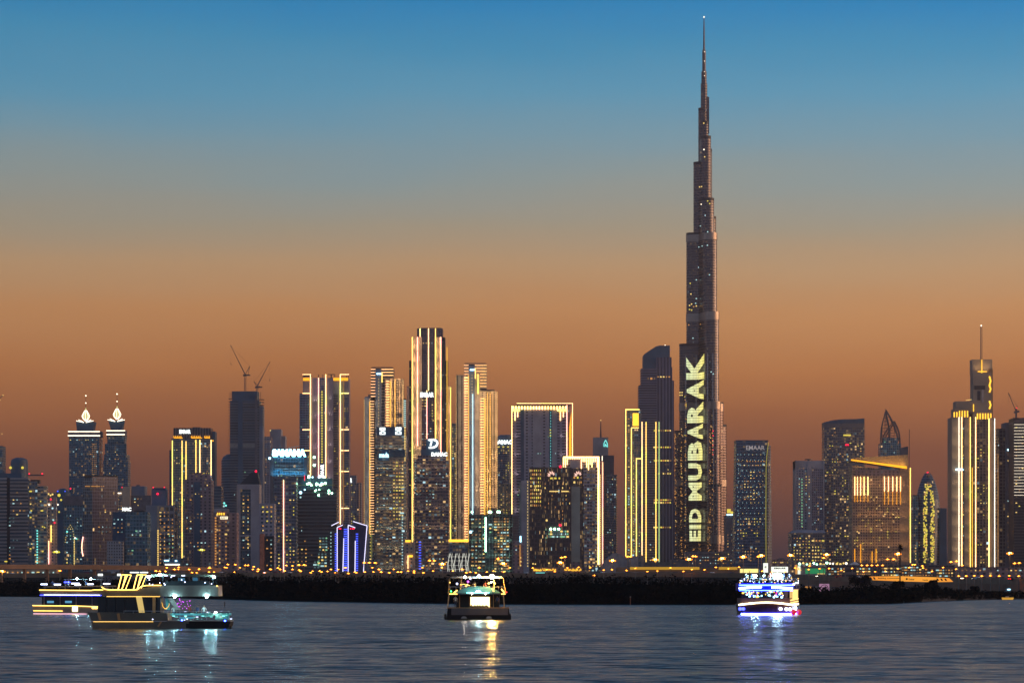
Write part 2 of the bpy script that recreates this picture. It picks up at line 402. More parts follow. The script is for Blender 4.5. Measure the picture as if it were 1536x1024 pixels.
def water_mat():
    m, n, l, p = nm('water')
    g = n.new('ShaderNodeNewGeometry')
    def no(scale, sx_, sy_, det, off):
        mp = n.new('ShaderNodeMapping'); mp.inputs['Scale'].default_value = (sx_, sy_, 1); mp.inputs['Location'].default_value = (off, off * 2, 0)
        l.new(g.outputs['Position'], mp.inputs[0])
        z = n.new('ShaderNodeTexNoise'); z.inputs['Scale'].default_value = scale; z.inputs['Detail'].default_value = det; z.inputs['Roughness'].default_value = .6
        l.new(mp.outputs[0], z.inputs['Vector'])
        s = n.new('ShaderNodeVectorMath'); s.operation = 'SUBTRACT'; l.new(z.outputs['Color'], s.inputs[0]); s.inputs[1].default_value = (.5, .5, .5)
        return s.outputs[0]
    def vm(op, a, b):
        s = n.new('ShaderNodeVectorMath'); s.operation = op
        for i, v in enumerate((a, b)):
            if isinstance(v, tuple): s.inputs[i].default_value = v
            else: l.new(v, s.inputs[i])
        return s.outputs[0]
    a = vm('MULTIPLY', no(.9, .5, 1, 3, 0), (.2, .66, 0))
    b = vm('MULTIPLY', no(.16, .45, 1, 3, 31), (.07, .22, 0))
    c = vm('MULTIPLY', no(.02, .25, 1, 2, 77), (.03, .10, 0))
    s = vm('ADD', vm('ADD', a, b), c)
    # at a grazing angle mostly the wave faces turned to the viewer are seen
    s = vm('ADD', s, vm('MULTIPLY', g.outputs['Incoming'], (.06, .06, 0)))
    s = vm('ADD', s, (0, 0, 1)); nn = vm('NORMALIZE', s, (0, 0, 0))
    l.new(nn, p.inputs['Normal'])
    p.inputs['Base Color'].default_value = (.004, .010, .02, 1); p.inputs['Roughness'].default_value = .225; p.inputs['IOR'].default_value = 1.33
    return m
sheet('water', [(-9000, -800), (9000, -800), (9000, 1700), (-9000, 1700)], 0, water_mat())
m_ground = plain('dark_earth', (.05, .045, .04), .95, sc=.02)
# shoreline: waterline rows of the photo turned into distances
SHORE = [(-900, 890), (-300, 892), (0, 893.5), (240, 895), (420, 900), (600, 903), (760, 905), (1000, 905.5), (1180, 905.5), (1330, 904.5), (1400, 900.5), (1470, 898.5), (1540, 897.5), (1800, 896), (2400, 894)]
def shoreD(px):
    for (a, ya), (b, yb) in zip(SHORE, SHORE[1:]):
        if a <= px <= b:
            y = ya + (yb - ya) * (px - a) / (b - a); return CAMZ * F / (y - HOR)
    return CAMZ * F / (890 - HOR)
pts = [((px - 768) / F * (shoreD(px) + 6), shoreD(px) + 6) for px in range(-900, 2401, 60)]
bm_ = MB()
n_ = len(pts)
bm_.V = [(x, y, -.6) for x, y in pts] + [(x, y + 5, GZ) for x, y in pts]
bm_.F = [(i, i + 1, n_ + i + 1, n_ + i) for i in range(n_ - 1)]
tag(bm_.build('shore_bank', m_ground), kind='structure')
gp = [(x, y + 5) for x, y in pts]
V = [(x, y, GZ) for x, y in gp] + [(x * 80000 / y, 80000, GZ) for x, y in gp]
tag(mk('ground', V, [(i, i + 1, n_ + i + 1, n_ + i) for i in range(n_ - 1)], m_ground), kind='structure')

# ================================================================== SKYLINE, left to right
GRP = 'towers of the skyline'
def sky(*a, **k): return T(*a, **k)

# 1 left edge
t = sky('tower', 'sliver of dark blue tower cut by the left picture edge under a crane tip', 4900, -12)
t.box('facade', -34, 3.5, 668, m_teal); t.lits(-6, 3, 672, 715, 5, 'm')
t.box('side_block', 3.5, 5, 705, m_navyp, f=4, d=20); t.beacon(3, 650, .8, 0, g_w1, 'work_lamp')
t = sky('tower_crane', 'crane boom tip reaching into the picture at its far left edge', 4900, -14, 'crane')
t.box('mast', -15, -13.5, 604, m_steel, yb=668, d=1.5); t.rod('jib', (-15, 612), (4.5, 592), 1.1, m_steel); t.beacon(4.5, 592, .9, 0, g_w1, 'lamp'); t.beacon(0, 599, .8, 0, g_w1, 'lamp')

# dome behind
t = sky('domed_tower', 'dark cylinder tower with curved cap and two yellow floodlit niches, beside the red-lit boom', 4300, 27)
MB().rev([(13 * t.s, 0), (13 * t.s, t.Z(694)), (11.8 * t.s, t.Z(688)), (6 * t.s, t.Z(685.3)), (.5, t.Z(685))], (0, 12), 24).build('drum', m_navyp, t.e)
for q in (15.5, 33.5): t.beacon(q, 700.5, 2.1, 1.5, g_w5, 'floodlight')
t = sky('residential_block', 'wide white-banded balcony block stepping down at the left edge of the skyline', 3400, 30, 'apartment block')
t.box('left_wing', -40, 10, 713, m_band); t.box('recess', 10, 15, 716, m_dark, f=2); t.box('centre_wing', 15, 42, 716, m_band); t.box('roof_block', -38, 32, 709, m_navyp, yb=717, f=2.3, d=20)
t.box('glass_bay', 42, 56, 721, m_navylit, f=1); t.box('right_wing', 56, 69.5, 728, m_bandlit, f=3); t.box('roof_block', 46, 58, 718.5, m_dark, yb=724, f=1.5, d=12)
for y in range(795, 847, 4): t.dots('stair_light', 56, y, y + 1, 4, g_teal, 2, 2)
for x, y in ((46, 736), (63, 737), (46, 746), (61, 751), (46, 755), (30, 765), (36, 765), (47, 765), (63, 765), (46, 775), (64, 789), (67, 790), (53, 789), (46, 822), (9, 841), (20, 841), (64, 826)): t.lits(x - 2.5, x + 2.5, y - 1.5, y + 1.5, 2, 'y', f=-.4, ch=2, size=(2.2, 1.6))
t.lits(12, 56, 735, 845, 26, 'm', f=-.4)
t.rod('boom', (41, 711.5), (64, 711.5), 2, m_steel, 6); t.beacon(43, 709.6, 1.1, 4); t.beacon(62.5, 709.4, 1.1, 4)
t.rows('balcony', -38, 10, 720, 845, 3.75, m_conc, .28, -1.3); t.rows('balcony', 15, 42, 722, 845, 3.75, m_conc, .28, -1.3)

# twins
def twin(label, cx, x0, x1, neck, ycrown, ytip, tiers):
    t = T('twin_tower', label, 5200, cx, group='twin towers with lotus crowns')
    for (a, b, y, f) in tiers: t.box('facade', a, b, y, m_teal, f=f)
    n0, n1, yb, yt = neck
    t.poly('lantern', [(n0 + 1.5, 4), (n1 - 1.5, 4), (n1 - 1.5, 26), (n0 + 1.5, 26)], m_navyp, yt + 2, yb, top=[(n0 - (2.4 if x1 - x0 < 40 else 0), 4), (n1 + (2.4 if x1 - x0 < 40 else 0), 4), (n1 + 1, 27), (n0 - 1, 27)])
    c = cx
    for s_ in (-1, 1):
        for w_, h_ in ((13, 3.2), (9.5, 5.2), (5.5, 3.2)):
            t.rod('crown_petal', (c + s_ * 1.5, yt + 3.2), (c + s_ * w_, yt + 3.2 - h_ * .8), 1.0, g_white, 2)
    o = MB().rev([(.4 * t.s, t.Z(ycrown + 20)), (4.5 * t.s, t.Z(ycrown + 16)), (5.6 * t.s, t.Z(ycrown + 12.5)), (3.4 * t.s, t.Z(ycrown + 8)), (1.1 * t.s, t.Z(ycrown + 4)), (.5 * t.s, t.Z(ycrown))], (0, 14), 8).build('finial', glow('finial_gold', (235, 225, 150), .95), t.e)
    lat = MB()
    for i in range(8):
        a = 2 * math.pi * i / 8
        P = [(r * t.s * math.cos(a), 14 + r * t.s * math.sin(a), t.Z(z)) for r, z in ((1, ycrown + 20), (4.8, ycrown + 16), (5.9, ycrown + 12.5), (3.7, ycrown + 8), (1.4, ycrown + 4))]
        lat.line(P, .7)
    lat.build('finial_ribs', g_white, t.e)
    t.rod('spire', (c, ycrown + 1), (c, ytip), .6, m_steel, 14, .35); t.beacon(c, ycrown - 7, 1.0, 14, g_white, 'spire_lamp'); t.beacon(c, ytip, 1.1, 14, g_white, 'spire_lamp')
    return t
t = twin('broad left twin tower with lotus crown and two glowing bands', 127, 103, 149, (113.5, 140.5, 646, 629.5), 610, 592, [(103.5, 149, 655, 0)])
t.box('cornice', 102.5, 150, 645.5, m_concd, yb=654.5, f=-1.5, d=42); t.hbar(646.5, 102.5, 150, g_white, 1.3, -2.2); t.hbar(652.7, 102, 150.3, g_white, 1.5, -2.2)
t.lits(108, 147, 664, 845, 60, 'w', cw=4.2); t.lits(104, 147, 656, 662, 8, 'w')
for x in (138.5, 141.3, 144): t.dots('window_dot', x, 665, 712, 3, g_w2, .7, 1.0, -.4)
t = twin('slender right twin tower flaring at its waist, with lotus crown', 174, 155, 191, (164.5, 183.5, 644, 628), 607.5, 589.5,
         [(160.5, 186.5, 651.5, 3), (157, 165, 664.5, 2), (183.5, 189, 664.5, 5), (155.5, 191, 681, 0.5), (154.6, 192, 690, 0)])
t.poly('collar', [(161, 2), (186, 2), (186, 30), (161, 30)], m_teal, 652, 664, top=[(160, 1), (187.3, 1), (187.3, 30), (160, 30)])
t.hbar(645.2, 159.5, 187.8, g_white, 1.3, -2); t.hbar(651, 159.8, 187.3, g_white, 1.5, -2); t.box('cornice', 160, 187.2, 644.3, m_concd, yb=652, f=-1.4, d=30)
t.lits(158, 188, 668, 800, 34, 'w', cw=4)

# beige strip tower + teal block
t = sky('narrow_tower', 'narrow beige tower with a cluttered bright rooftop and two thin light lines', 3700, 76)
t.box('facade', 69, 84, 745, m_beige, f=0); t.box('rooftop_plant', 71, 82, 738, m_concd, yb=745, f=3, d=10)
t.strip(73.5, 810, 845, g_pink); t.strip(77, 787, 812, g_yel)
for x, y, m in ((73, 740, g_w1), (79, 740.5, g_w1), (76, 742, g_w1), (71, 755, g_white), (74, 756, g_white), (80, 779, g_w3)): t.beacon(x, y, 1.4, -1, m, 'lamp')
t.beacon(76.5, 748, 1.2, -1); t.beacon(82, 783, 1.2, -1)
t = sky('tower', 'dark teal glass tower with a glowing stair line, left of the gridded brown tower', 3900, 104)
t.box('facade', 84, 127, 746, m_teal); t.box('shaft', 83.5, 95, 742, m_navyp, f=-2, d=20); t.box('parapet', 94, 127, 743, m_concd, yb=757, f=-.8, d=4)
MB().rev([(9, t.Z(746)), (9, t.Z(738)), (4, t.Z(732)), (.5, t.Z(731))], ((92 - 104) * t.s, 14), 16).build('dome', m_navyp, t.e)
for x, y, m, r in ((89, 742, g_w5, 3), (92, 749, g_w5, 2), (87, 756, g_white, 1.6), (89, 767, g_w5, 1.6), (101, 796.5, g_teal, 1.8), (113, 806, g_white, 1.6), (115, 807, g_teal, 1.4), (83, 748, g_w5, 1.3), (87, 736, g_blue, 1.5), (98, 736, g_blue, 1.2)): t.beacon(x, y, r * .8, -2.5, m, 'lamp')
t.beacon(106, 732, 1.2, -1)
pts_ = [(98, 812), (99, 805), (102, 792), (105.5, 786.5), (109, 792), (110.5, 800), (111, 806)]
for i, (a, b) in enumerate(zip(pts_, pts_[1:])):
    for q in (0, .5): t.beacon(a + (b[0] - a) * q if False else a[0] + (b[0] - a[0]) * q, a[1] + (b[1] - a[1]) * q, .55, -1, g_w1, 'arch_lamp')
t.dots('stair_light', 111.5, 810, 847, 2.6, g_w1, 1.2, 1.8); t.lits(98, 124, 770, 845, 30, 'c'); t.lits(98, 103, 830, 846, 8, 'y')

# pale blocks behind
t = sky('building', 'pale slab with bare beige flank behind the white three-letter sign', 4400, 196)
t.box('facade', 174, 184, 737, m_beige, d=20); t.box('flank', 184, 196, 729, m_beigeblank, f=-4, d=30); t.box('back_wing', 196, 216, 728, m_bluegrey, f=8, d=30); t.box('roof_plant', 203, 208, 726, m_concd, yb=729, f=10, d=6)
t.box('ledge', 196, 226, 742, m_concd, f=2, d=6); t.lits(176, 184, 741, 765, 8, 'w'); t.lits(200, 214, 745, 764, 5, 'w'); t.hbar(738.8, 176, 182, g_white, 1.4); t.beacon(183.5, 730, 1.1)
# gridded tower
t = sky('gridded_tower', 'rounded-top brown tower wrapped in a fine pale grid, gold line near its top', 3600, 149)
m_gridL = fac('lit_side_grid', (.24, .3, .33), (.07, .08, .09), 2.0, 3.6, .86, .86, .015, 1.2); m_gridD = fac('brown_grid', (.24, .22, .26), (.07, .05, .065), 2.0, 3.6, .84, .86, .02, 1.2)  # light on the left face put into a paler copy of the grid
t.box('left_face', 124.5, 138.5, 716, m_gridL, f=0, d=34)
P = [(138.5, 0)] + [(138.5 + 35.5 * (1 - math.cos(a)) / 1, 12 * math.sin(a) * 0 + 16 * (1 - math.cos(a))) for a in [i * math.pi / 2 / 6 for i in range(1, 7)]] + [(138.5, 34)]
t.poly('curved_face', P, m_gridD, 714); t.poly('crown', [(126, 3), (172, 18), (172, 30), (126, 30)], m_dark, 711.5, 716)
for x in range(128, 158, 3): t.hbar(728.5, x, x + R.choice((1.2, 2.2)), g_w2, 1.1, -1.2, 'gold_line')
t.beacon(158, 764, 1.1, -.5, g_w2, 'lamp'); t.beacon(158, 767, 1.0, -.5, g_w1, 'lamp'); t.lits(146, 168, 786, 800, 8, 'm', f=-1)
for q, (a, b) in enumerate(zip([(125, 804), (123.6, 812), (123, 820), (123.6, 827)], [(123.6, 812), (123, 820), (123.6, 827), (125, 833)])): t.rod('curved_light', a, b, 1.4, g_pink, -2)
# dark sign building
t = sky('office_block', 'dark teal office block carrying a white three-letter sign on its roof', 3300, 195, 'office block')
t.box('left_face', 168, 188, 767, m_navyp, f=4, d=30); t.box('facade', 188, 221, 767, m_teal, f=0, d=30); t.lits(168, 185, 775, 800, 10, 'm', f=3.6)
t.text('sign', 'MAC', 183, 196.5, 760, 765.5, g_sign, 2, bold=.05)
m_sq = fac('small_square_windows', (.3, .3, .32), (.02, .025, .035), 2.5, 2.9, .5, .5, .04, 1.2)
t.box('low_wing', 163, 186.5, 811, m_sq, f=-14, d=12); t.lits(190, 219, 775, 845, 9, 'c')
t.box('roof_plant', 200, 216, 764.5, m_dark, yb=767, f=5, d=10)
t = sky('grey_tower', 'grey tower with vertical white sign on blank left wall and red-lit rooftop block', 3500, 240)
t.box('blank_wall', 219, 237, 757, m_greyblank, f=0, d=30); t.box('facade', 236, 262, 757, fac('wavy_white_frames', (.22, .22, .24), (.03, .035, .045), 5, 7.2, .7, .55, .1, 1.3), f=-2, d=34)
t.box('rooftop_block', 226, 248, 734, m_bluegrey, f=8, d=16); t.poly('rooftop_cap', [(226, 8), (248, 8), (248, 30), (226, 30)], m_navyp, 730.5, 734, top=[(228, 9), (246, 9), (246, 29), (228, 29)])
t.beacon(235.5, 739.5, 1.7, 6); t.beacon(229, 730, 1.0, 6); t.beacon(245.5, 729.8, .9, 6)
t.text('sign', 'DOWNTOWN', 218.8, 223, 773, 797.5, g_sign, -1.2, rot=True, bold=.05)
t.box('edge_column', 236, 239, 758, m_beigeblank, f=-3, d=1); t.dots('edge_light', 237.5, 795, 848, 3.2, g_w1, 1.6, 2, -3.6)
t.lits(238, 262, 765, 846, 46, 'a', f=-2.4); t.lits(252, 262, 800, 846, 16, 'c', f=-2.4)
t.box('podium', 250, 275, 838, m_navyp, f=-30, d=26); t.hbar(840, 251, 258, g_cool, 1.4, -31); t.hbar(840.5, 267, 270, g_cool, 1.6, -31); t.hbar(846, 252, 274, g_white, 1.8, -31)

# 8 crowned tower
t = sky('crowned_tower', 'dark gold-lined tower with gold-lit crown and white sign at its top left corner', 4900, 288)
t.box('facade', 257, 318, 657, m_navy, d=44); t.box('shadow_side', 253.5, 257, 674, m_navyp, f=5, d=30); t.box('right_wing', 317.5, 322, 646, m_navyp, f=6, d=30)  # the tower's shaded side is put in as a dark box
m_crown = fac('ribbed_crown', (.16, .12, .12), BLK, 4, 40, .5, .96, 0)
t.box('crown', 260, 316, 641, m_crown, yb=656.5, f=1, d=40); t.box('roof_plant', 288, 300, 639.5, m_steel, yb=641, f=8, d=10)
for x in [261 + 2.6 * i for i in range(5)] + [287 + 2.6 * i for i in range(6)] + [307 + 2.4 * i for i in range(4)]: t.rod('crown_light', (x, 655.5), (x, 652.5), 1.5, g_orange, -.5, .4)
t.hbar(656, 261, 274, g_orange, 1.2, -.6); t.hbar(656, 287, 303, g_orange, 1.2, -.6); t.hbar(656, 307, 315, g_orange, 1.2, -.6)
t.text('sign', 'EMAAR', 269, 286, 643.5, 649.5, g_sign, 0, bold=.06)
for x, a, b, m in ((258.7, 660, 759, g_yel), (273.3, 660, 836, g_yel), (279.2, 661, 718, g_yel), (294, 659, 708, g_yel), (300, 659, 708, g_warm), (316.8, 659, 716, g_warm)): t.strip(x, a, b, m, 1.2)
t.lits(260, 316, 664, 712, 34, 'm'); t.lits(304, 315, 706, 712, 8, 'y'); t.lits(259, 276, 715, 840, 30, 'y'); t.beacon(319, 660, 1.2, 4, g_orange, 'lamp')
t = sky('tower', 'brown residential tower with dark window columns, standing before the gold-crowned tower', 3500, 298)
m_cols = fac('brown_columns', (.22, .16, .18), (.03, .03, .045), 4.6, 3.4, .4, .55, .04, 1.2)
t.box('facade', 277, 317, 719, m_cols, f=0, d=30); t.poly('shoulder', [(280, 2), (316, 2), (316, 26), (280, 26)], m_brown, 711, 719, top=[(283, 3), (314, 3), (314, 25), (283, 25)]); t.box('roof_block', 290, 301, 708, m_brown, yb=712, f=6, d=14)
t.box('dark_bay', 291.5, 300.5, 722, m_navyp, f=-.7, d=1); t.lits(291, 301, 738, 742, 2, 'y', f=-1); t.lits(278, 316, 730, 848, 26, 'w', f=-1); t.beacon(311, 727, .9, -1, g_w1, 'lamp')
t.box('grid_wing', 277, 288, 745, m_gridD, f=-.5, d=2)

# 10 construction tower
t = sky('unfinished_tower', 'tall unfinished tower with slab edges jutting from both sides, two cranes on its roof', 4500, 366)
m_un = fac('unfinished_glass', (.1, .115, .14), (.02, .045, .075), 60, 3.6, 1., .55, 0)
t.box('facade', 345, 389, 600, m_un, f=0, d=38); t.box('top_storeys', 348, 386, 586, m_navyp, yb=602, f=1, d=34); t.box('core_wall', 357, 364, 600, m_navyp, f=-.8, d=1); t.box('right_wall', 386, 394, 608, m_bluegrey, f=2, d=30)
t.box('hoist_shaft', 382.5, 386, 592, m_concd, f=-1, d=2); t.box('plant_floor', 345, 386, 664.5, plain('pale_louvre', (.22, .24, .23), .7), yb=670.5, f=-.5, d=2)
t.rows('floor_slab', 342, 347, 597, 678, 4.3, m_steel, .24, .5, 20); t.rows('floor_slab', 387, 395.3, 598, 640, 4.3, m_steel, .24, .5, 20)
t.rows('slab_edge', 348, 385, 605, 840, 4.3, m_concd, .18, -.9, 1)
for x in (345, 347.5, 350.5, 388, 391): t.rod('rebar', (x, 598), (x, 587), .6, m_steel, 1)
MB().rev([(17 * t.s, 0), (17 * t.s, t.Z(690)), (14.5 * t.s, t.Z(684)), (9 * t.s, t.Z(680)), (1, t.Z(679))], ((347.5 - 366) * t.s, 16), 28).build('rounded_wing', m_un, t.e)
t.lits(346, 385, 680, 760, 6, 'c')
t.rows('slab_edge', 352, 386, 700, 845, 4.1, m_conc, .22, -1, 1)
def luff(label, D, x, yb, yt, tip, back):
    t = T('tower_crane', label, D, x, 'crane', 'luffing cranes on the unfinished tower', gz=GZ + (CAMZ - GZ) + (HOR - yb) * D / F - .2)
    t.gz = t.e.location.z
    m = MB(); z1 = t.Z(yt); w = 1.1
    for i in (-1, 1):
        for j in (-1, 1): m.bar((i * w, j * w + 8, 0), (i * w, j * w + 8, z1), .45)
    k = 0; z = 0
    while z < z1 - 3: m.bar((-w, 7, z), (w, 7, z + 3), .3); m.bar((w, 7, z), (-w, 7, z + 3), .25); z += 3
    m.build('mast', m_steel, t.e)
    MB().box(-2.6, 2.2, 6.4, 9.6, z1, z1 + 2.6).box(2.2, 7, 7, 9, z1 + .6, z1 + 2.2).build('cab_deck', m_steel, t.e)
    j = MB(); A = Vector((0, 8, z1 + 2)); B = Vector((t.X(tip[0]), 8, t.Z(tip[1])))
    j.bar(A, B, .9, .5); j.bar(A + Vector((0, 0, 1.6)), B, .35, .25); d = B - A
    for q in range(10): j.bar(A + d * (q / 10), A + d * ((q + .5) / 10) + Vector((0, 0, 1.6 * (1 - q / 10))), .25)
    j.build('jib', m_steel, t.e)
    C = Vector((t.X(back[0]), 8, t.Z(back[1])))
    MB().bar(A, C, .7).bar(A + Vector((4, 0, 0)), C, .5).build('a_frame', m_steel, t.e)
    MB().bar(C, B, .18).build('stay_cable', m_steel, t.e)
    H = A + d * .97; MB().bar(H, H + Vector((0, 0, -t.s * 26)), .14).bar(H + Vector((0, 0, -t.s * 26)), H + Vector((0, 0, -t.s * 28)), .9).build('hook_line', m_steel, t.e)
luff('red-brown luffing crane with its boom raised to the left, taller of the rooftop pair', 4500, 367, 585, 563, (345, 516.5), (374, 548))
luff('small luffing crane leaning right at the roof corner of the unfinished tower', 4500, 385, 585, 581, (404.5, 541), (380, 571))

t = sky('office_tower', 'pale-framed office tower with a dark pyramid roof and one red lamp', 3400, 372)
m_of = fac('office_glass', (.16, .18, .2), (.02, .05, .075), 3, 3.5, .94, .85, .02, 1.1)
t.box('left_column', 355.5, 360.5, 725.5, m_greyblank, f=0, d=30); t.box('glass_bay', 360.5, 376, 728, m_of, f=1.5, d=26); t.box('right_column', 376, 389, 725.5, m_greyblank, f=0, d=30); t.box('lintel', 360.5, 376, 725.5, m_greyblank, yb=733, f=.4, d=24); t.box('band', 360.5, 376, 801, m_greyblank, yb=804, f=.4, d=2)
t.box('pale_corner', 355, 356.5, 727, m_conc, f=-.6, d=1)
t.poly('pyramid_roof', [(359, 1), (389, 1), (389, 30), (359, 30)], m_dark, 707, 725.5, top=[(376, 12), (385, 12), (385, 20), (376, 20)]); t.beacon(382.5, 705.3, 1.7, 12)
t.lits(361.5, 375.5, 735, 845, 26, 'w', f=1.1); t.lits(368, 376, 820, 822, 3, 'y', f=1.1)
t = sky('hotel', 'low hotel with warm windows and a lit sign panel under a gold canopy', 3100, 338, 'hotel')
t.box('facade', 320, 355, 768, m_brown, f=0, d=26); t.box('canopy', 325.5, 340, 765.5, m_brown, yb=772, f=-3, d=5)
for x in (327, 330, 333, 336.5): t.rod('canopy_light', (x, 768.3), (x, 771.5), 1.7, g_gold, -4)
t.box('sign_panel', 330.8, 342, 773.8, glow('panel_cream', (255, 240, 200), 1.6), yb=777.8, f=-3.2, d=.8); t.text('sign', 'REST', 332, 341, 774.6, 777, m_dark, -3.6, bold=.02)
t.rows('balcony', 338, 354, 783, 846, 3.4, m_conc, .26, -1.2)
t.dots('lit_window', 323.5, 776, 847, 4.1, g_w2, 2.4, 2.2); t.lits(326, 333, 779, 846, 26, 'a', size=(1.8, 1.6))
t.lits(337, 341, 779, 846, 10, 'a', size=(1.8, 1.6))
t = sky('building', 'plain grey glass block glimpsed behind the hotel with teal roof lamps', 3900, 327)
t.box('facade', 318, 332, 728, m_un, d=30); t.box('lower_roof', 318, 342, 762, m_greyblank, f=-6, d=24); t.beacon(337, 754, 1.6, -7, g_teal, 'lamp'); t.beacon(339.5, 757.5, 1.6, -7, g_teal, 'lamp'); t.beacon(336.5, 758.5, 1.4, -7, g_w3, 'lamp')

# 13 behind
t = sky('tower', 'dim tower with square windows directly right of the unfinished tower', 5000, 400)
t.box('facade', 391, 406, 654, m_grey, d=40); t.lits(393, 405, 660, 720, 10, 'w')
t = sky('tower', 'plain grey-brown stepped tower behind the glowing roof sign', 5300, 416)
t.box('facade', 405, 421.5, 643, m_greyblank, d=40); t.box('step', 421.5, 427.5, 653, m_greyblank, f=4, d=36); t.beacon(405.5, 645, .9, -1, g_w1, 'lamp')
t = sky('billboard_tower', 'blue glass tower crowned by a glowing white lettered sign', 3900, 432)
t.box('facade', 405, 461, 684, m_teal, f=1, d=34); t.box('left_frame', 405.5, 410, 684, m_concd, f=-.2, d=4); t.box('right_frame', 456.5, 461, 684, m_concd, f=-.2, d=4)
t.text('sign', 'SAMANA', 408.5, 459, 673, 684.2, glow('sign_bright', (130, 225, 255), 14, True), -2, bold=.07)
t.box('sign_rail', 409, 459, 684.2, m_concd, yb=685.6, f=-1.5, d=1); t.beacon(404.5, 686.5, 1.8, -1, g_cool, 'lamp')
t.wash(408, 460, 686, 716, 8, 24, 2500, (.15, .65, 1)); t.rod('mast', (419, 684), (419, 655), .5, m_steel, 10); t.rod('stay', (431, 671), (448, 668), .8, m_steel, 8)  # added blue spots stand in for the sign's glow on the facade
for a, b, y in ((412, 455, 697.5), (412, 455, 702), (424, 455, 706), (428, 456, 713), (412, 430, 718)): t.hbar(y, a, b, m_conc, .9, .4, 'ledge')
t.lits(411, 455, 690, 760, 22, 'c', f=.5); t.dots('lit_window', 408.5, 790, 800, 3, g_w5, 1.2, 2)
t = sky('tower', 'slim tower with one white vertical line and rungs down its front', 3500, 424)
t.box('facade', 411, 444, 716, m_navy, d=30); t.box('line_fin', 423.5, 425.5, 718, m_conc, f=-1.4, d=1.4); t.strip(425.6, 719, 858, g_pink, 1.3, -1.8); t.rows('rung', 421.5, 425, 721, 808, 4.2, g_w2, .28, -1.6, .6)
t.lits(411, 421, 740, 850, 16, 'y'); t.lits(428, 443, 730, 850, 26, 'y')
t = sky('building', 'low orange-lit wall block beside the pale-framed office tower', 3000, 396)
t.box('facade', 388, 411, 754, m_grey, f=3, d=24); t.box('orange_lit_wall', 390, 396.5, 800, plain('orange_light_tint', (.45, .17, .1), .8), f=-4, d=6); t.lits(391, 410, 756, 798, 12, 'y', f=2.6); t.box('dark_block', 398, 411, 803, m_dark, f=-2, d=5); t.lits(398, 410, 806, 850, 10, 'm', f=-2.6)  # orange light on the wall is put into its colour

# 15 lined tower
t = sky('lined_tower', 'broad grey tower with four vertical light lines, gold window ladder and rotated white sign', 5000, 486)
m_l15 = fac('lined_tower_wall', (.24, .22, .28), NAVY, 60, 3.6, 0, .5, 0); m_l15b = fac('lined_tower_glass', (.14, .18, .32), (.012, .03, .07), 4, 3.6, .85, .7, .02)
t.box('left_bay', 449, 466, 589, m_l15b, f=4, d=40); t.box('left_turret', 454, 466, 566.5, m_l15, f=5.5, d=36, yb=589); t.box('left_parapet', 453.5, 466, 561, m_steel, yb=562, f=5, d=36)
t.box('centre', 466, 500, 566, plain('mauve_cladding', (.24, .22, .29), .6, sc=.05), f=0, d=50); t.box('core_strip', 478.5, 488, 566, m_l15b, f=-.6, d=1)
t.box('right_bay', 500, 523, 566.5, m_l15, f=3, d=44); t.box('right_glass', 515, 523.4, 589, m_l15b, f=2.2, d=44); t.box('window_bay', 499, 507, 590, fac('side_louvres', (.1, .095, .12), BLK, 60, 3.6, 1, .5, 0), f=2, d=2)
for a, b in ((454.5, 464), (500, 522)): t.hbar(568, a, b, g_orange, 4.2, 3.5 if a < 460 else 1.5, 'crown_light')
for x in (454.5, 457, 477.5, 484, 502, 520, 522.5): t.rod('roof_post', (x, 566), (x, 560.8), .9, m_dark, 4)
t.rod('roof_beam', (491, 560.6), (502, 560.6), 1.0, m_dark, 6); t.rod('roof_beam', (496.5, 566), (496.5, 560.6), 1.6, m_dark, 6); t.hbar(560.8, 453.5, 466, g_warm, .7, 3); t.hbar(560.8, 510, 523.5, g_warm, .7, 1.5)
for x, a, b, m in ((465.8, 560.5, 715, g_warm), (478, 566, 718, g_pink), (488.7, 561, 716, g_warm), (510.6, 561, 785, g_warm)): t.strip(x, a, b, m, 1.35)
for y in (589, 643.5, 674.8, 706): t.hbar(y, 453.5, 465, g_warm, .9, 3.5); t.hbar(y, 511, 523.3, g_warm, .9, 1.8)
t.hbar(761.3, 511, 523.3, g_warm, .9, 1.8)
t.strip(515.5, 568, 780, glow('led_dim_gold', (200, 140, 50), .7), .9, 1.5)
t.dots('ladder_window', 483, 587, 694, 3.9, g_w5, 2.3, 2.1, -1)
t.text('sign', 'EMAAR', 480.5, 486, 695.5, 716, g_sign, -1.2, rot=True, bold=.05)
t.wash(467, 478, 575, 700, 1, 24, 900, (1, .75, .6)); t.wash(489, 500, 575, 720, 1, 24, 900, (1, .75, .6)); t.lits(500, 523, 595, 760, 30, 'y', f=1.6); t.lits(450, 464, 600, 712, 12, 'c', f=3.6)  # wash spots added here to lift the dull cladding
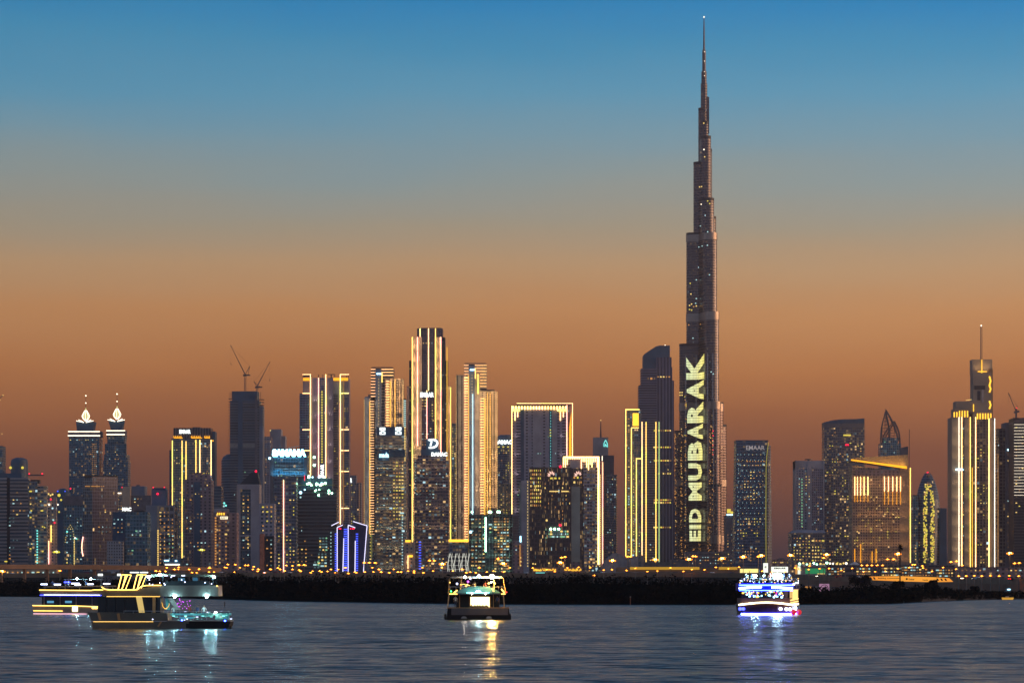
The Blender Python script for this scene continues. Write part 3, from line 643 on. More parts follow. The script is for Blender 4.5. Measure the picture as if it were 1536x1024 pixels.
# 16 building site
t = sky('construction_block', 'dark half-built block hung with white and green work lamps at its top', 3600, 466)
t.box('lower_floors', 428, 505, 733, fac('site_floors', (.1, .12, .14), (.02, .03, .04), 60, 3.8, 1, .6, 0), f=0, d=36); t.box('upper_core', 452, 498, 716, m_navyp, f=3, d=26); t.rows('floor_slab', 430, 505, 734, 850, 4, m_concd, .26, -1.2); t.rod('edge_beam', (430, 726.5), (502, 726.5), .8, plain('yellow_netting', (.35, .33, .12), .8), -1)
for x in range(462, 492, 4): t.rod('column', (x, 733), (x, 712), .9, m_concd, 1)
for i in range(34): t.beacon(R.uniform(461, 491) if i < 24 else R.uniform(440, 503), R.choice((713, 715, 716, 724, 725, 727)) if i < 24 else R.uniform(730, 742), R.uniform(.9, 1.7), -2, R.choice((g_green, g_green, g_white, g_cool)), 'work_lamp')
t.beacon(471.5, 685, 1.8, -2, g_green, 'work_lamp'); t.beacon(471.5, 697, 1.8, -2, g_green, 'work_lamp'); t.rod('lamp_pole', (471.5, 716), (471.5, 684), .5, m_steel, -1); t.beacon(451, 738, 2.2, -2, g_cool, 'work_lamp'); t.beacon(451, 745, 1.4, -2, g_w3, 'work_lamp')
t.dots('lamp', 457, 714, 720, 4, g_red, .8, 4, -1.5)
for (a, b, c, d_, n) in ((478, 492, 804, 826, 20), (476, 491, 828, 850, 22), (470, 480, 840, 852, 8)): t.lits(a, b, c, d_, n, 'c', f=-1.3, size=(3, 1.8), cw=3, ch=2.8)
t.lits(444, 462, 820, 850, 20, 'a', f=-1.3); t.lits(436, 442, 740, 820, 12, 'y', f=-1.3); t.lits(430, 500, 745, 850, 14, 'm', f=-1.3)
t.dots('lamp', 496.5, 798, 850, 5.2, g_w3, 1.4, 1.4, -1.6)
t = sky('outlined_pavilion', 'faceted dark block outlined in white with blue light ladders', 3200, 524, 'building')
m_fct = plain('faceted_navy', (.02, .02, .06), .4)
t.front('left_prism', [(507, 858), (505.5, 792), (515, 787), (515, 858)], m_fct, 0, 20); t.front('centre_prism', [(513, 858), (513, 790.5), (523, 790.5), (523, 858)], m_navyp, 2, 20)
t.front('mid_prism', [(523, 858), (522.5, 786.5), (533, 791), (533, 858)], m_fct, 0, 20); t.front('right_prism', [(533, 858), (530, 782), (550.5, 787.5), (545.5, 858)], m_fct, 3, 22)
g_ol = glow('outline_lilac', (225, 220, 255), 1.8)
for a, b, f in (((505.8, 858), (505.8, 790), -.5), ((505.8, 790), (514, 786.5), -.5), ((522.3, 858), (522.3, 787), -.5), ((522.3, 786.5), (533, 790.5), -.5), ((529.5, 781), (550.5, 787.5), 1), ((550.5, 787.5), (545, 858), 1), ((497, 787.5), (508, 782), 1), ((514.3, 858), (515.8, 806), -.6), ((532.5, 858), (533, 810), -.6)): t.rod('outline_light', a, b, 1.1, g_ol, f)
for x in (504, 519, 535.5): t.dots('blue_rung', x, 793 if x == 519 else 800, 857, 3.4, g_blue, 3.4 if x != 519 else 6.5, 1.7, -.8)
for x in (509, 511, 526, 529, 531): t.beacon(x, 792, 1, -1, g_red, 'red_lamp')
t = sky('tower', 'stepped dim tower right of the lined tower, with a small white sign', 5200, 531)
t.box('facade', 521.5, 534, 712, m_grey, f=0, d=40); t.box('lower_step', 534, 541.5, 723, m_grey, f=3, d=36); t.text('sign', 'AR', 522.5, 528, 716, 723, g_sign, -1.2, bold=.05)
t.lits(522, 533, 725, 800, 26, 'y'); t.dots('lit_window', 539, 726, 840, 3.5, g_w2, .8, 1.2, 2.5)

# 20 & 22 stripe-lit twin residences
m_tan = fac('tan_render', (.5, .38, .26), (.03, .03, .04), 5.5, 3.4, .36, .5, .03, 1.1); m_tanb = plain('tan_blank', (.48, .38, .28), .8, sc=.05)
m_topb = fac('top_bands', (.3, .25, .2), BLK, 60, 4.2, 1, .5, 0)
def residence(label, cx, mir, top, lw, rw, D):
    t = T('striped_residence', label, D, cx, group='pair of stripe-lit residences')
    s = -1 if mir else 1
    X = lambda v: cx + v     # offsets in rows from the cx line
    y0 = top
    t.box('crown', X(-19), X(15), y0 + 2, m_topb, f=4, d=40); t.hbar(y0 + 1, X(-18), X(14), m_steel, 1, 4, 'roof_rail')
    t.rows('crown_light', X(-19), X(-12), y0 + 4, y0 + 46, 4.5, g_warm, .32, 2.2, 1); t.rows('crown_light', X(-3), X(15), y0 + 4, y0 + (38 if mir else 16), 4.5, g_warm, .32, 2.2, 1)
    t.box('shaft', X(-12), X(-3), y0 + 5, m_bluegrey, f=1, d=30); t.hbar(y0 + 11, X(-10), X(-3.5), g_cool, 1.8, 0, 'shaft_sign'); t.strip(X(-2), y0 + 9, y0 + 24, g_yel, 1.2, 0)
    t.dots('shaft_lamp', X(-7), y0 + 19, y0 + 95, 4.5, g_w1, .9, 1.2, .4)
    return t
t = residence('left stripe-lit residence, its lower half hidden by the block with two square white logos', 575, False, 549, 0, 0, 4700)
t.box('left_wing', 546, 566, 595, m_tan, f=4, d=34); t.box('left_wing_dark', 547, 554, 594, m_bluegrey, f=3, d=2); t.box('left_cap', 552, 564, 590.5, m_steel, yb=595, f=5, d=20)
t.rows('balcony_light', 555, 561, 601, 805, 3.9, g_warm, .4, 2.8, 1); t.strip(554.3, 601, 805, g_gold, .7, 2.4)
t.dots('edge_lamp', 546, 600, 800, 3.6, g_w1, .9, .9, 3)
t.box('right_wing', 577, 605, 567, m_tan, f=2, d=34); t.rows('balcony_light', 578.5, 584, 571, 640, 3.9, g_warm, .42, .6, 1); t.strip(585.3, 571, 640, g_gold, .8, .4)
for x in (590, 594, 598, 601.5): t.strip(x, 571, 640, m_dark, 1.2, 1.5, part='slot')
t.strip(592.5, 568, 640, g_gold, .45, 1.6); t.dots('edge_lamp', 605, 570, 640, 3.6, g_w1, .9, .9, 1)
t.box('screen_sign', 601.5, 609, 597, m_dark, yb=660, f=8, d=4); t.wash(548, 565, 600, 850, 2, 18, 4200, f=-9); t.wash(586, 604, 572, 640, 3, 18, 4500, f=-9); t.dots('screen_light', 607, 600, 640, 3, g_w3, 3.5, 1.6, 6)
t = residence('right stripe-lit residence, taller and seen almost whole above the green-lit building site', 715, True, 543, 0, 0, 4700)
t.box('left_wing', 684, 702, 561.5, m_tan, f=3, d=34); t.box('left_wing_dark', 685, 695.5, 562, fac('grey_stone_slots', (.2, .19, .17), BLK, 6, 3.5, .25, .9, 0), f=2, d=2); t.rows('balcony_light', 696.5, 702, 566, 830, 3.9, g_warm, .42, 1, 1); t.strip(703, 562, 830, g_gold, .9, 1)
t.dots('edge_lamp', 684, 566, 830, 3.6, g_w1, .8, .8, 1.5)
t.box('core', 703, 720, 560, m_tanb, f=1.5, d=36); t.strip(709, 590, 800, glow('column_cool', (190, 225, 230), 1.6, True), 2.2, .6)
t.strip(717, 560, 590, g_yel, 1.2, 0)
t.wash(727, 745, 590, 765, 3, 18, 4500, f=-9); t.wash(686, 702, 566, 840, 2, 20, 3200, f=-9); t.wash(703.5, 719, 600, 765, 2, 22, 2600, (1, .8, .55), f=-9)
t.box('right_wing', 719, 746, 586, m_tan, f=1, d=34); t.box('right_cap', 722, 742, 583.5, m_steel, yb=586, f=3, d=20); t.rows('balcony_light', 720.5, 726, 597, 830, 3.9, g_warm, .45, -.2, 1); t.strip(727.2, 597, 830, g_gold, .9, -.2)
for x in (733, 737.5, 741): t.strip(x, 590, 770, m_dark, 1.1, .6, part='slot')
for x in (731, 735.3): t.strip(x, 588, 770, g_gold, .4, .5)
t.dots('edge_lamp', 746, 588, 770, 3.4, g_w1, .9, .9, 0)

# 21 tallest lined tower
t = sky('tallest_lined_tower', 'tallest of the light-lined towers, stepped shoulders, five vertical lines and a white sign midway', 4700, 644)
m_ctr = fac('centre_glass', (.05, .05, .1), (.015, .015, .04), 4, 3.6, .8, .8, 0)
t.box('centre', 625.5, 664, 492, m_ctr, f=0, d=50); t.box('parapet', 628, 662, 490.8, m_steel, yb=492, f=3, d=40)
t.box('left_shoulder', 617.5, 633, 505, m_tanb, f=-1.5, d=46); t.box('right_shoulder', 652, 662, 505, m_tanb, f=-1.5, d=46); t.box('right_side', 662, 667.5, 505, m_dark, f=2, d=40)
t.box('left_wing', 613.5, 618, 540, m_dark, f=4, d=36); t.box('right_wing', 667, 671.5, 540, m_dark, f=4, d=36); t.box('left_foot', 610, 613.5, 578, m_brown, f=6, d=30); t.box('right_foot', 667, 676.5, 578, m_tanb, f=5, d=30)
for x, a, b, m in ((618.5, 505, 820, g_yel), (626.3, 505, 668, g_pink), (630.2, 492, 505, g_warm), (642.8, 492, 585, g_warm), (640.3, 585, 660, g_pink), (653.3, 492, 690, g_yel), (661.3, 505, 690, g_pink)): t.strip(x, a, b, m, 1.3, -2.6)
t.strip(670.5, 520, 812, g_gold, .7, 1); t.strip(676, 580, 812, g_yel, .9, 3); t.box('belt', 631, 653, 584, m_dark, yb=596, f=-1, d=2)
t.wash(618.5, 629, 508, 830, 2, 19, 2800, f=-9); t.wash(654, 662, 508, 690, 2, 19, 2800, f=-9); t.wash(668, 676, 580, 830, 1, 26, 3500)
t.text('sign', 'EMAAR', 630.5, 651, 588, 595, g_sign, -3.2, bold=.06)
t.lits(632, 640, 597, 615, 9, 'y', f=-.4, size=(2.2, 1.6)); t.lits(645, 652, 600, 630, 12, 'y', f=-.4, size=(2.2, 1.6)); t.lits(632, 640, 640, 668, 18, 'w', f=-.4); t.lits(632, 652, 600, 668, 14, 'm', f=-.4); t.lits(633, 650, 513, 515, 4, 'c', f=-.4)
t.lits(662, 671, 540, 690, 12, 'w', f=1.5); t.lits(613, 617, 550, 800, 16, 'y', f=3.5)

# 23 block with two logos
t = sky('banded_tower', 'banded tower with two square white logos on its dark top, blue panel below', 3700, 584)
t.box('crown', 564.5, 606, 639.5, m_navyp, yb=653, f=1, d=30); t.box('facade', 563, 609, 652.5, m_bandlit, f=0, d=34)
t.rows('balcony', 562.5, 604, 655, 855, 4.2, plain('warm_concrete', (.45, .4, .3), .8), .34, -1.6, 1.7)
t.box('blue_panel', 568, 583.5, 674, fac('blue_glass', (.05, .15, .25), (.02, .1, .2), 4, 4, .8, .8, .1), yb=690, f=-2, d=1)
def logo(t, x0, x1, y0, y1, f):
    m = MB(); X, Z = t.X, t.Z; w = (x1 - x0); h = y1 - y0
    def q(a, b, c, d): m.box(X(x0 + a * w), X(x0 + b * w), f, f + .5, Z(y0 + d * h), Z(y0 + c * h))
    q(0, 1, 0, .18); q(0, .3, .18, .42); q(.75, 1, .18, .42); q(0, .3, .58, .85); q(.75, 1, .58, .85); q(0, 1, .85, 1); q(.3, .75, .42, .62); q(.45, .75, .28, .42)
    m.build('logo', g_sign, t.e)
logo(t, 569.5, 578, 640.5, 651, .2); logo(t, 593, 602, 640, 651, .2)
t.text('sign', 'mada', 569, 583.5, 678, 685.5, glow('sign_ice', (190, 240, 255), 2.2), -2.6, bold=.05)
t.dots('edge_lamp', 607.5, 641, 690, 4, g_w1, 1.4, 3, -1); t.box('plant_band', 585, 608, 673.5, m_navyp, yb=685, f=-1.8, d=1)
t.lits(589, 606, 690, 780, 100, 'y', f=-1.8, size=(1.9, 1.5), cw=2.6); t.lits(564, 588, 694, 850, 60, 'm', f=-1.8, size=(1.7, 1.0))
t.wash(566, 608, 655, 856, 4, 30, 1100, (1, .75, .4)); t.dots('edge_lamp', 603.5, 769, 850, 4.5, g_w3, 1.5, 1.8, -2); t.hbar(768.5, 600, 606, g_w3, 2.2, -2.2)  # wash spots added to warm the balcony bands
t.box('grid_foot', 550, 561, 800, m_grey, f=3, d=20); t.lits(551, 560, 800, 850, 12, 'y', f=2.6); t.strip(557.5, 786, 836, glow('led_dim_green', (150, 150, 70), .6), 1.2, 2)

# 24 front dark block with round logo
t = sky('logo_tower', 'dark brown banded tower stepping up to a big round white logo', 3700, 647)
m_dm = fac('dark_bands', (.22, .17, .18), (.025, .025, .045), 3.2, 3.6, .9, .6, .16, 1.1)
t.box('facade', 621.5, 673, 688, m_dm, f=0, d=34); t.box('step', 626, 669, 682, m_dm, yb=688, f=2, d=28); t.box('logo_block', 631.5, 660, 673, m_navyp, yb=682, f=4, d=20); t.box('logo_tower', 639, 657, 657, m_navyp, yb=673, f=5, d=12)
m = MB()
def dp(x, y): return (t.X(x), 3, t.Z(y))
P_ = [(643.5, 659), (650.5, 658.3), (655, 660.5), (656.3, 664), (654.3, 668), (650, 670.2), (643, 670.4)]
for a, b in zip(P_, P_[1:]): m.bar(dp(*a), dp(*b), 2.1)
m.bar(dp(647.5, 661), dp(645.5, 667.5), 1.7); m.bar(dp(642, 659), dp(647, 659), 1.4)
m.build('round_logo', g_sign, t.e)
t.text('sign', 'DAMAC', 647, 671, 677.5, 683.5, g_sign, -1.2, bold=.06)
t.rows('balcony', 621, 673.5, 690, 855, 4.4, m_conc, .26, -1.3, 1.4)
t.lits(623, 672, 692, 855, 95, 'm', f=-.6); t.dots('edge_lamp', 623, 690, 740, 4.4, g_w3, .9, .9, -1.6)
t.wash(624, 672, 690, 856, 4, 30, 700, (1, .7, .4)); t.dots('blue_lamp', 630, 812, 855, 4, g_blue, 3.5, 1.4, -1.5)  # wash spots added to brighten the dark bands
t = sky('annex', 'low gold-lit annex wedged between the banded tower and the dark logo tower', 3500, 614, 'building')
t.box('facade', 606, 622, 812, m_beige, d=14); t.hbar(810.5, 608, 616, g_gold, 3.2, -1); t.hbar(833, 613, 619, g_gold, 3, -1); t.strip(612, 832, 852, g_w1 if False else g_warm, .9, -1.4)
# between 21 and 22
t = sky('tower', 'slim dark tower speckled with gold windows between the tallest lined tower and the right residence', 5000, 681)
t.box('facade', 677, 686, 634, m_navylit, d=36); t.lits(677, 685, 640, 800, 50, 'y')
# gold topped low
t = sky('lattice_building', 'low building under a gold roof edge, its front wrapped in a white zigzag lattice', 3300, 688, 'building')
t.box('facade', 673, 702.5, 812, m_navylit, d=24); t.hbar(810, 673, 702.5, g_gold, 3.8, -1.2, 'gold_edge'); t.box('lattice_block', 672, 702, 828, m_dark, f=-4, d=4)
m = MB()
for i, x in enumerate([672.5, 677, 682, 688, 693, 698, 702]):
    q = [(x, 864), (x + (3 if i % 2 else -1.5), 846), (x + (-1.5 if i % 2 else 3), 829)]
    m.line([(t.X(a), -4.6, t.Z(b)) for a, b in q], .36); q = [(x + 3, 864), (x, 846), (x + 1.5, 829)]; m.line([(t.X(a), -4.6, t.Z(b)) for a, b in q], .36)
for y in (834, 840, 847, 853): m.bar((t.X(672), -4.6, t.Z(y)), (t.X(702), -4.6, t.Z(y)), .2)
m.build('zigzag_lattice', glow('lattice_white', (230, 230, 215), 1.1), t.e)
for x in (677, 686, 698): t.hbar(858, x, x + 5, g_orange, 2.2, -5)

# 26 green site
t = sky('building_site', 'open-framed concrete building site glowing green-white from within', 3300, 738, 'building site')
m_fr = fac('open_frame', (.07, .08, .07), (.012, .014, .014), 3.4, 3.4, .75, .7, 0.0, 2)
t.box('frame', 703, 768, 771, m_fr, d=30); t.rows('floor_slab', 702.5, 769, 773, 860, 3.9, m_concd, .25, -1.5, 1.6)
for x in range(704, 770, 5): t.strip(x, 771, 862, m_concd, .6, -1.2, part='column')
t.lits(706, 728, 775, 850, 46, 'w', f=-.3, size=(2.3, 1.4)); t.lits(741, 764, 775, 858, 85, 'w', f=-.3, size=(2.6, 1.6), cw=2.9, ch=2.7)
t.dots('work_light', 728.5, 776, 828, 2.6, g_green, 1.9, 2.0, -1.6)
for x in (708, 734, 736, 747, 749): t.beacon(x, 767, 1.9 if x > 720 else 1.5, -1, g_green, 'work_lamp')
t.wash(705, 768, 775, 860, 6, 22, 1800, (.45, 1, .7)); t.box('core', 730, 740, 784, m_dark, f=-1.4, d=1, yb=850); t.lits(731, 740, 783, 800, 6, 'c', f=-1.7, size=(2.6, 1.6)); t.beacon(706, 797, 2, -2, g_cool, 'work_lamp')
t.box('side_tower', 768, 778, 772, m_concd, f=4, d=20); t.rows('floor_slab', 768, 779, 774, 810, 3.9, m_conc, .22, 2.8, 1.2)
t = sky('building', 'low brown block with one bright window beside the open-framed site', 3200, 774)
t.box('facade', 770, 785, 810, m_brown, d=20); t.strip(780.8, 803, 812, g_cool, 2.4, -1, part='bright_window'); t.strip(780, 816, 846, g_w2, 1.4, -1); t.lits(771, 784, 815, 850, 8, 'w')

# 27 domed sign tower
t = sky('domed_tower', 'round-topped dark tower with a white sign band, tucked behind the right residence', 5200, 758)
MB().rev([(14 * t.s, 0), (14 * t.s, t.Z(660)), (13 * t.s, t.Z(654)), (8 * t.s, t.Z(651)), (1, t.Z(650.5))], (0, 15), 28).build('drum', m_navy, t.e)
t.text('sign', 'DAMAC', 741, 769, 659, 665.5, g_sign, -1.5, bold=.06)
t.dots('lamp', 748, 669.5, 670, 3, g_w5, 3, 1.6); t.dots('lamp', 755, 669.5, 670, 3, g_w5, 3, 1.6); t.dots('lamp', 762, 669.5, 670, 3, g_w5, 3, 1.6)
t.lits(747, 768, 673, 725, 20, 'y', f=-1); t.box('front_block', 748, 768, 725, fac('olive_slots', (.2, .19, .14), BLK, 6, 3.4, .4, .5, .3, 1.2), f=-8, d=10)
t.lits(750, 766, 735, 770, 20, 'y', f=-8.5)
# 28 slab tower
t = sky('slab_tower', 'broad grey slab tower with a glowing light-box crown and white outlines', 4600, 812)
m_s28 = fac('slab_sides', (.2, .18, .24), BLK, 9, 4.0, .65, .42, .0); m_s28b = fac('slab_slots', (.26, .25, .3), BLK, 8, 4.2, .34, .45, 0)
t.box('left_bay', 768, 781, 609, m_s28, f=0, d=44); t.box('blue_bay', 781, 786, 612, m_navyp, f=1.5, d=42); t.box('centre', 786, 824, 612, m_s28b, f=.8, d=42); t.box('blank_panel', 799, 812, 612, m_greyblank, f=.3, d=2)
t.box('dark_slot', 823, 828, 614, m_navyp, f=1.2, d=42); t.box('pier', 828, 836, 612, m_greyblank, f=.5, d=42); t.box('right_bay', 836, 849.5, 609, m_s28, f=0, d=44); t.box('side', 849.5, 858.5, 606, m_brown, f=5, d=40)
t.box('roof_slab', 775, 858.5, 604, m_steel, yb=607, f=4, d=38)
for i in range(19): t.strip(769.5 + i * 4.4, 608.5, 613.5, g_warm, 3.1, -1, part='crown_light')
for a, b, c in ((768.5, 616, 0), (772.5, 630, 0), (776.5, 625, 0), (836.5, 616, 0), (840.5, 630, 0), (845, 625, 0)): t.strip(a, 613, b, g_warm, 1.6, -1)
t.hbar(614.5, 768.5, 780, g_yel, 4, -1.1); t.hbar(614.5, 837, 850, g_yel, 4, -1.1)
t.strip(767.8, 608, 770, g_warm, 1.2, -1); t.strip(850.3, 607, 770, g_pink, 1.5, -1); t.strip(858.8, 604, 684, g_warm, 1.0, 3)
t.hbar(604, 775, 859, g_warm, .6, 3)
t.front('side_glow', [(857, 616), (854, 640), (853.5, 684), (857, 684)], g_orange, 3.6, 1)
t.wash(769, 781, 640, 770, 1, 28, 900, (1, .8, .7)); t.wash(837, 849, 640, 770, 1, 28, 900, (1, .8, .7)); t.dots('lamp', 826, 618, 700, 4.2, g_teal, .9, 1.2, .6); t.dots('lamp', 825.6, 644, 656, 4.4, g_w5, 2.0, 1.6, .4)  # wash spots added to lighten both side bays
t.lits(768, 850, 640, 760, 14, 'c')
t.box('lower_front', 782, 796, 720, m_greyblank, f=-3, d=4); t.dots('edge_lamp', 791.5, 722, 850, 4.5, g_w1, 1, 1.6, -3.4); t.box('foot', 778, 796, 722, fac('green_grey', (.2, .24, .22), BLK, 9, 4, .3, .5, .05), f=-1.5, d=4)

# 31 sign pinnacle
t = sky('pinnacle_tower', 'plain dark stepped tower with a needle mast and a small cyan drop-shaped logo', 5000, 906)
t.box('top', 890, 912.5, 655, m_greyblank, f=4, d=24); t.box('step', 898, 921, 682, plain('slate_panel', (.07, .08, .11), .6), f=2, d=28); t.rod('mast', (901.5, 655), (901.5, 630), 2.6, m_steel, 14, .8); t.beacon(901.5, 629, .8, 14, g_w1, 'lamp')
m = MB(); m.line([(t.X(a), 3.4, t.Z(b)) for a, b in ((906, 669), (906, 664), (908.5, 659), (911, 664), (911.3, 669.5), (909.5, 667.5), (908, 665), (907.6, 669))], 1.0); m.build('drop_logo', g_teal, t.e)
t.box('shaft', 905, 925.5, 711, m_navy, f=0, d=34); t.box('brown_fin', 903.5, 909.5, 711, fac('brown_fin', (.25, .15, .1), BLK, 20, 3.6, .9, .5, 0), f=-.8, d=4); t.dots('edge_lamp', 925, 715, 850, 3.6, g_w2, .7, .9, -.4)
t.lits(910, 924, 716, 826, 30, 'c')
m = MB()
for y in (730, 770, 810): m.line([(t.X(911), -.6, t.Z(y)), (t.X(917), -.6, t.Z(y - 20)), (t.X(923), -.6, t.Z(y))], .5); m.line([(t.X(911), -.6, t.Z(y)), (t.X(917), -.6, t.Z(y + 18)), (t.X(923), -.6, t.Z(y))], .5)
m.build('diagonal_bracing', m_conc, t.e)
# 29 striped mid block
t = sky('stripe_crowned_tower', 'mid-height tower with hanging white crown lines and bright right edge', 4000, 872)
t.box('facade', 845, 899, 684, fac('mid_floors', (.28, .26, .32), BLK, 3.3, 4, .8, .55, .25, 1.1), d=34); t.box('right_side', 899, 904.5, 690, m_brown, f=4, d=28)
for i in range(20):
    x = 845.5 + i * 2.65; t.strip(x, 684.3, R.choice((692, 696, 700, 704)) if not 852 < x < 872 else 688, g_warm, 1.5, -1, part='crown_light')
t.hbar(685, 845, 899, g_warm, 2.2, -1.2); t.strip(844.8, 685, 704, g_warm, 1, -1); t.box('blank_panel', 856, 872, 689, m_greyblank, yb=700, f=-.4, d=2)
t.strip(897.8, 684, 848, g_warm, 3.0, -1); t.strip(903.4, 683, 690, g_white, 1.2, 2); t.strip(904.2, 692, 848, g_pink, 1.1, 3); t.dots('edge_lamp', 900.6, 712, 848, 3.2, g_w1, 1.4, 1.8, 2)
t.rows('balcony', 872, 896, 735, 850, 4.6, m_conc, .3, -1.3); t.lits(873, 896, 735, 850, 40, 'm', f=-.5)
# 30 textured block
t = sky('textured_block', 'dark glittering block with two petal-shaped white logos at its top corners', 3400, 835, 'office block')
m_tx = fac('glitter_screen', (.05, .035, .04), (.02, .015, .02), 1.5, 4.2, .55, .8, .16, .9, warm=.9)
t.box('facade', 794, 857, 700, m_tx, d=36); t.box('right_facade', 857, 875, 702, m_tx, yb=727, f=-.6, d=36); t.box('side_facade', 870, 876, 727, m_tx, f=2, d=30); t.box('pale_panel', 857, 870, 730, plain('pale_green_panel', (.28, .3, .27), .6, sc=.05), f=1, d=30, yb=842); t.box('panel_foot', 857, 870, 842, m_brown, f=1.4, d=28)
def petals(cx, cy):
    for i, (a, ln) in enumerate(((176, 7.5), (150, 8.2), (118, 8.5), (88, 8), (60, 7), (36, 5.5))):
        a = rad(a); c = Vector((t.X(cx), -2, t.Z(cy))); d = Vector((math.cos(a), 0, math.sin(a))); k = Vector((-d.z, 0, d.x)); l_ = ln * t.s
        P = [c + d * l_ * .28, c + d * l_ * .6 + k * l_ * .13, c + d * l_, c + d * l_ * .6 - k * l_ * .13]
        mk('petal', [tuple(p) for p in P] + [tuple(p + Vector((0, .5, 0))) for p in P], [(3, 2, 1, 0), (4, 5, 6, 7)] + [(i_, (i_ + 1) % 4, 4 + (i_ + 1) % 4, 4 + i_) for i_ in range(4)], glow('petal_white', (255, 200, 180), 1.5), t.e)
petals(828, 713); petals(868, 713)
t.beacon(840.5, 699, 2.0, -1); t.beacon(840.3, 786.7, 2.0, -1)
t.lits(795, 812, 702, 760, 70, 'y', f=-.4, size=(.9, 2.4), cw=1.8); t.lits(815, 857, 705, 780, 30, 'a', f=-.4, size=(.8, 2)); t.hbar(736, 824, 839, g_w1, 1.4, -.6); t.hbar(736, 842, 853, g_w1, 1.6, -.6); t.lits(824, 842, 714, 719, 6, 'y', f=-.7, size=(2, 2)); t.lits(859, 874, 712, 726, 8, 'y', f=-1.2, size=(1.5, 2.4))
for x in (826, 832, 838): t.beacon(x, 792.5, 1.8, -1, g_green, 'lamp')
t.lits(822, 853, 794, 806, 40, 'c', f=-.6, size=(2, 2), cw=2, ch=2.6); t.lits(815, 823, 790, 815, 16, 'c', f=-.6, size=(1, 2)); t.beacon(820, 779.5, 1.6, -1, g_w1, 'lamp')
t.hbar(854, 800, 823, g_orange, .1, -2); t.text('sign', 'Al Matrooshi', 800, 812, 852, 855.4, g_gold, -3, bold=.04); t.text('sign', 'المطروشي', 814, 834, 851, 855.5, g_gold, -3, bold=.03)
t.text('sign', 'Gargash', 846, 856, 852, 855.4, g_gold, -3, bold=.04); t.text('sign', 'قرقاش', 857, 872, 851, 855.5, g_gold, -3, bold=.03)
t.hbar(859, 803.5, 824.5, g_teal, 2.6, -3, 'sign_panel'); t.beacon(823.5, 843.5, 1.3, -2, g_w1, 'lamp'); t.beacon(799.5, 844.5, 1.1, -2, g_w1, 'lamp'); t.beacon(803, 845, 1.1, -2, g_w1, 'lamp')
t.box('showroom', 880, 902, 846, m_navylit, f=-6, d=20); t.lits(876, 902, 838, 858, 22, 'w', f=-6.4); t.box('base', 798, 878, 850, m_brown, f=-2, d=6)
# white rib dome behind + hangar
t = sky('arched_hall', 'low pale arched hall left of the yellow-lined tower', 3300, 924, 'hall')
t.front('hall', [(905, 866), (905, 845), (912, 835), (921, 829), (927, 829), (935, 833), (942, 841), (946, 849), (946, 866)], m_conc, 0, 40)
t.box('end_wall', 944, 957, 834, m_conc, f=-3, d=20)

# 32
t = sky('yellow_lined_tower', 'slim tower outlined in yellow with a glowing gold panel at its upper right', 4700, 948)
t.box('facade', 938, 962, 614, m_navylit, d=40); t.strip(938.6, 613, 833, g_yel, 1.4); t.hbar(613.5, 938, 959, g_yel, 1.4); t.strip(947, 641, 833, g_yel, 1.4); t.hbar(640.8, 947, 958, g_yel, 1.0)
t.box('gold_panel', 949, 958, 619, g_gold, yb=638, f=-1.4, d=1); t.strip(954.5, 687, 833, g_yel, 1.3); t.hbar(687, 954, 962, g_yel, 1.2)
t.lits(940, 946, 625, 640, 4, 'y', size=(3, 1.6)); t.lits(940, 946, 645, 830, 36, 'w', size=(2, 1.4)); t.lits(948, 953, 680, 830, 26, 'y'); t.lits(949, 961, 780, 832, 24, 'c')
# 33
t = sky('curved_top_tower', 'dark tower with swept curved roof and paired gold lines, left of the tallest spire', 4800, 985)
m_33 = fac('ribbed_tower', (.13, .12, .18), (.02, .025, .055), 4.6, 60, .6, 1, 0); m_33b = fac('louvred_tower', (.12, .12, .18), (.02, .025, .055), 60, 3.6, 1, .55, 0)
t.front('crown', [(965, 560), (965, 532), (968, 529), (984, 518.5), (990, 517.2), (1005, 517.2), (1005, 560)], m_navyp, 4, 34)
t.box('crown_bay', 984.5, 1007.5, 535, m_33, f=2, d=34); t.box('upper_left', 961.5, 985, 552, m_33b, f=1.5, d=34); t.box('shaft_left', 958.2, 985, 577, m_33b, f=.5, d=40); t.box('shaft_right', 985, 1011, 570, m_33, f=0, d=40); t.box('upper_right', 985, 1008.5, 550, m_33, yb=571, f=1, d=34)
t.beacon(998, 516.6, .8, 8, g_white, 'lamp')
for x, a, m in ((963, 632, g_warm), (969, 632, g_yel), (983.8, 632, g_yel), (988.5, 632, glow('led_lime', (200, 235, 150), 1.4, True))): t.strip(x, a, 848, m, 1.1, -1.2)
t.lits(970, 984, 564, 570, 10, 'a', f=.8, size=(2.6, 3)); t.lits(985, 1006, 563, 566, 6, 'a', f=.4, size=(2, 2))
for y in (645, 670, 690, 709.5, 749, 753, 790): t.lits(980, 1007, y - 1.6, y + 1.6, 8 if y != 709.5 else 6, 'y', f=-.5, size=(2.6, 2.4), cw=3)
t.lits(970, 1004, 690, 845, 18, 'w', f=-.5); t.box('right_wing', 1007.5, 1013, 754, m_33, f=2, d=20)
t.box('podium', 955, 1012, 842, m_concd, f=-14, d=30); t.front('pale_wing', [(956, 862), (956, 846), (960, 832), (965, 832), (965, 862)], m_conc, -16, 10)
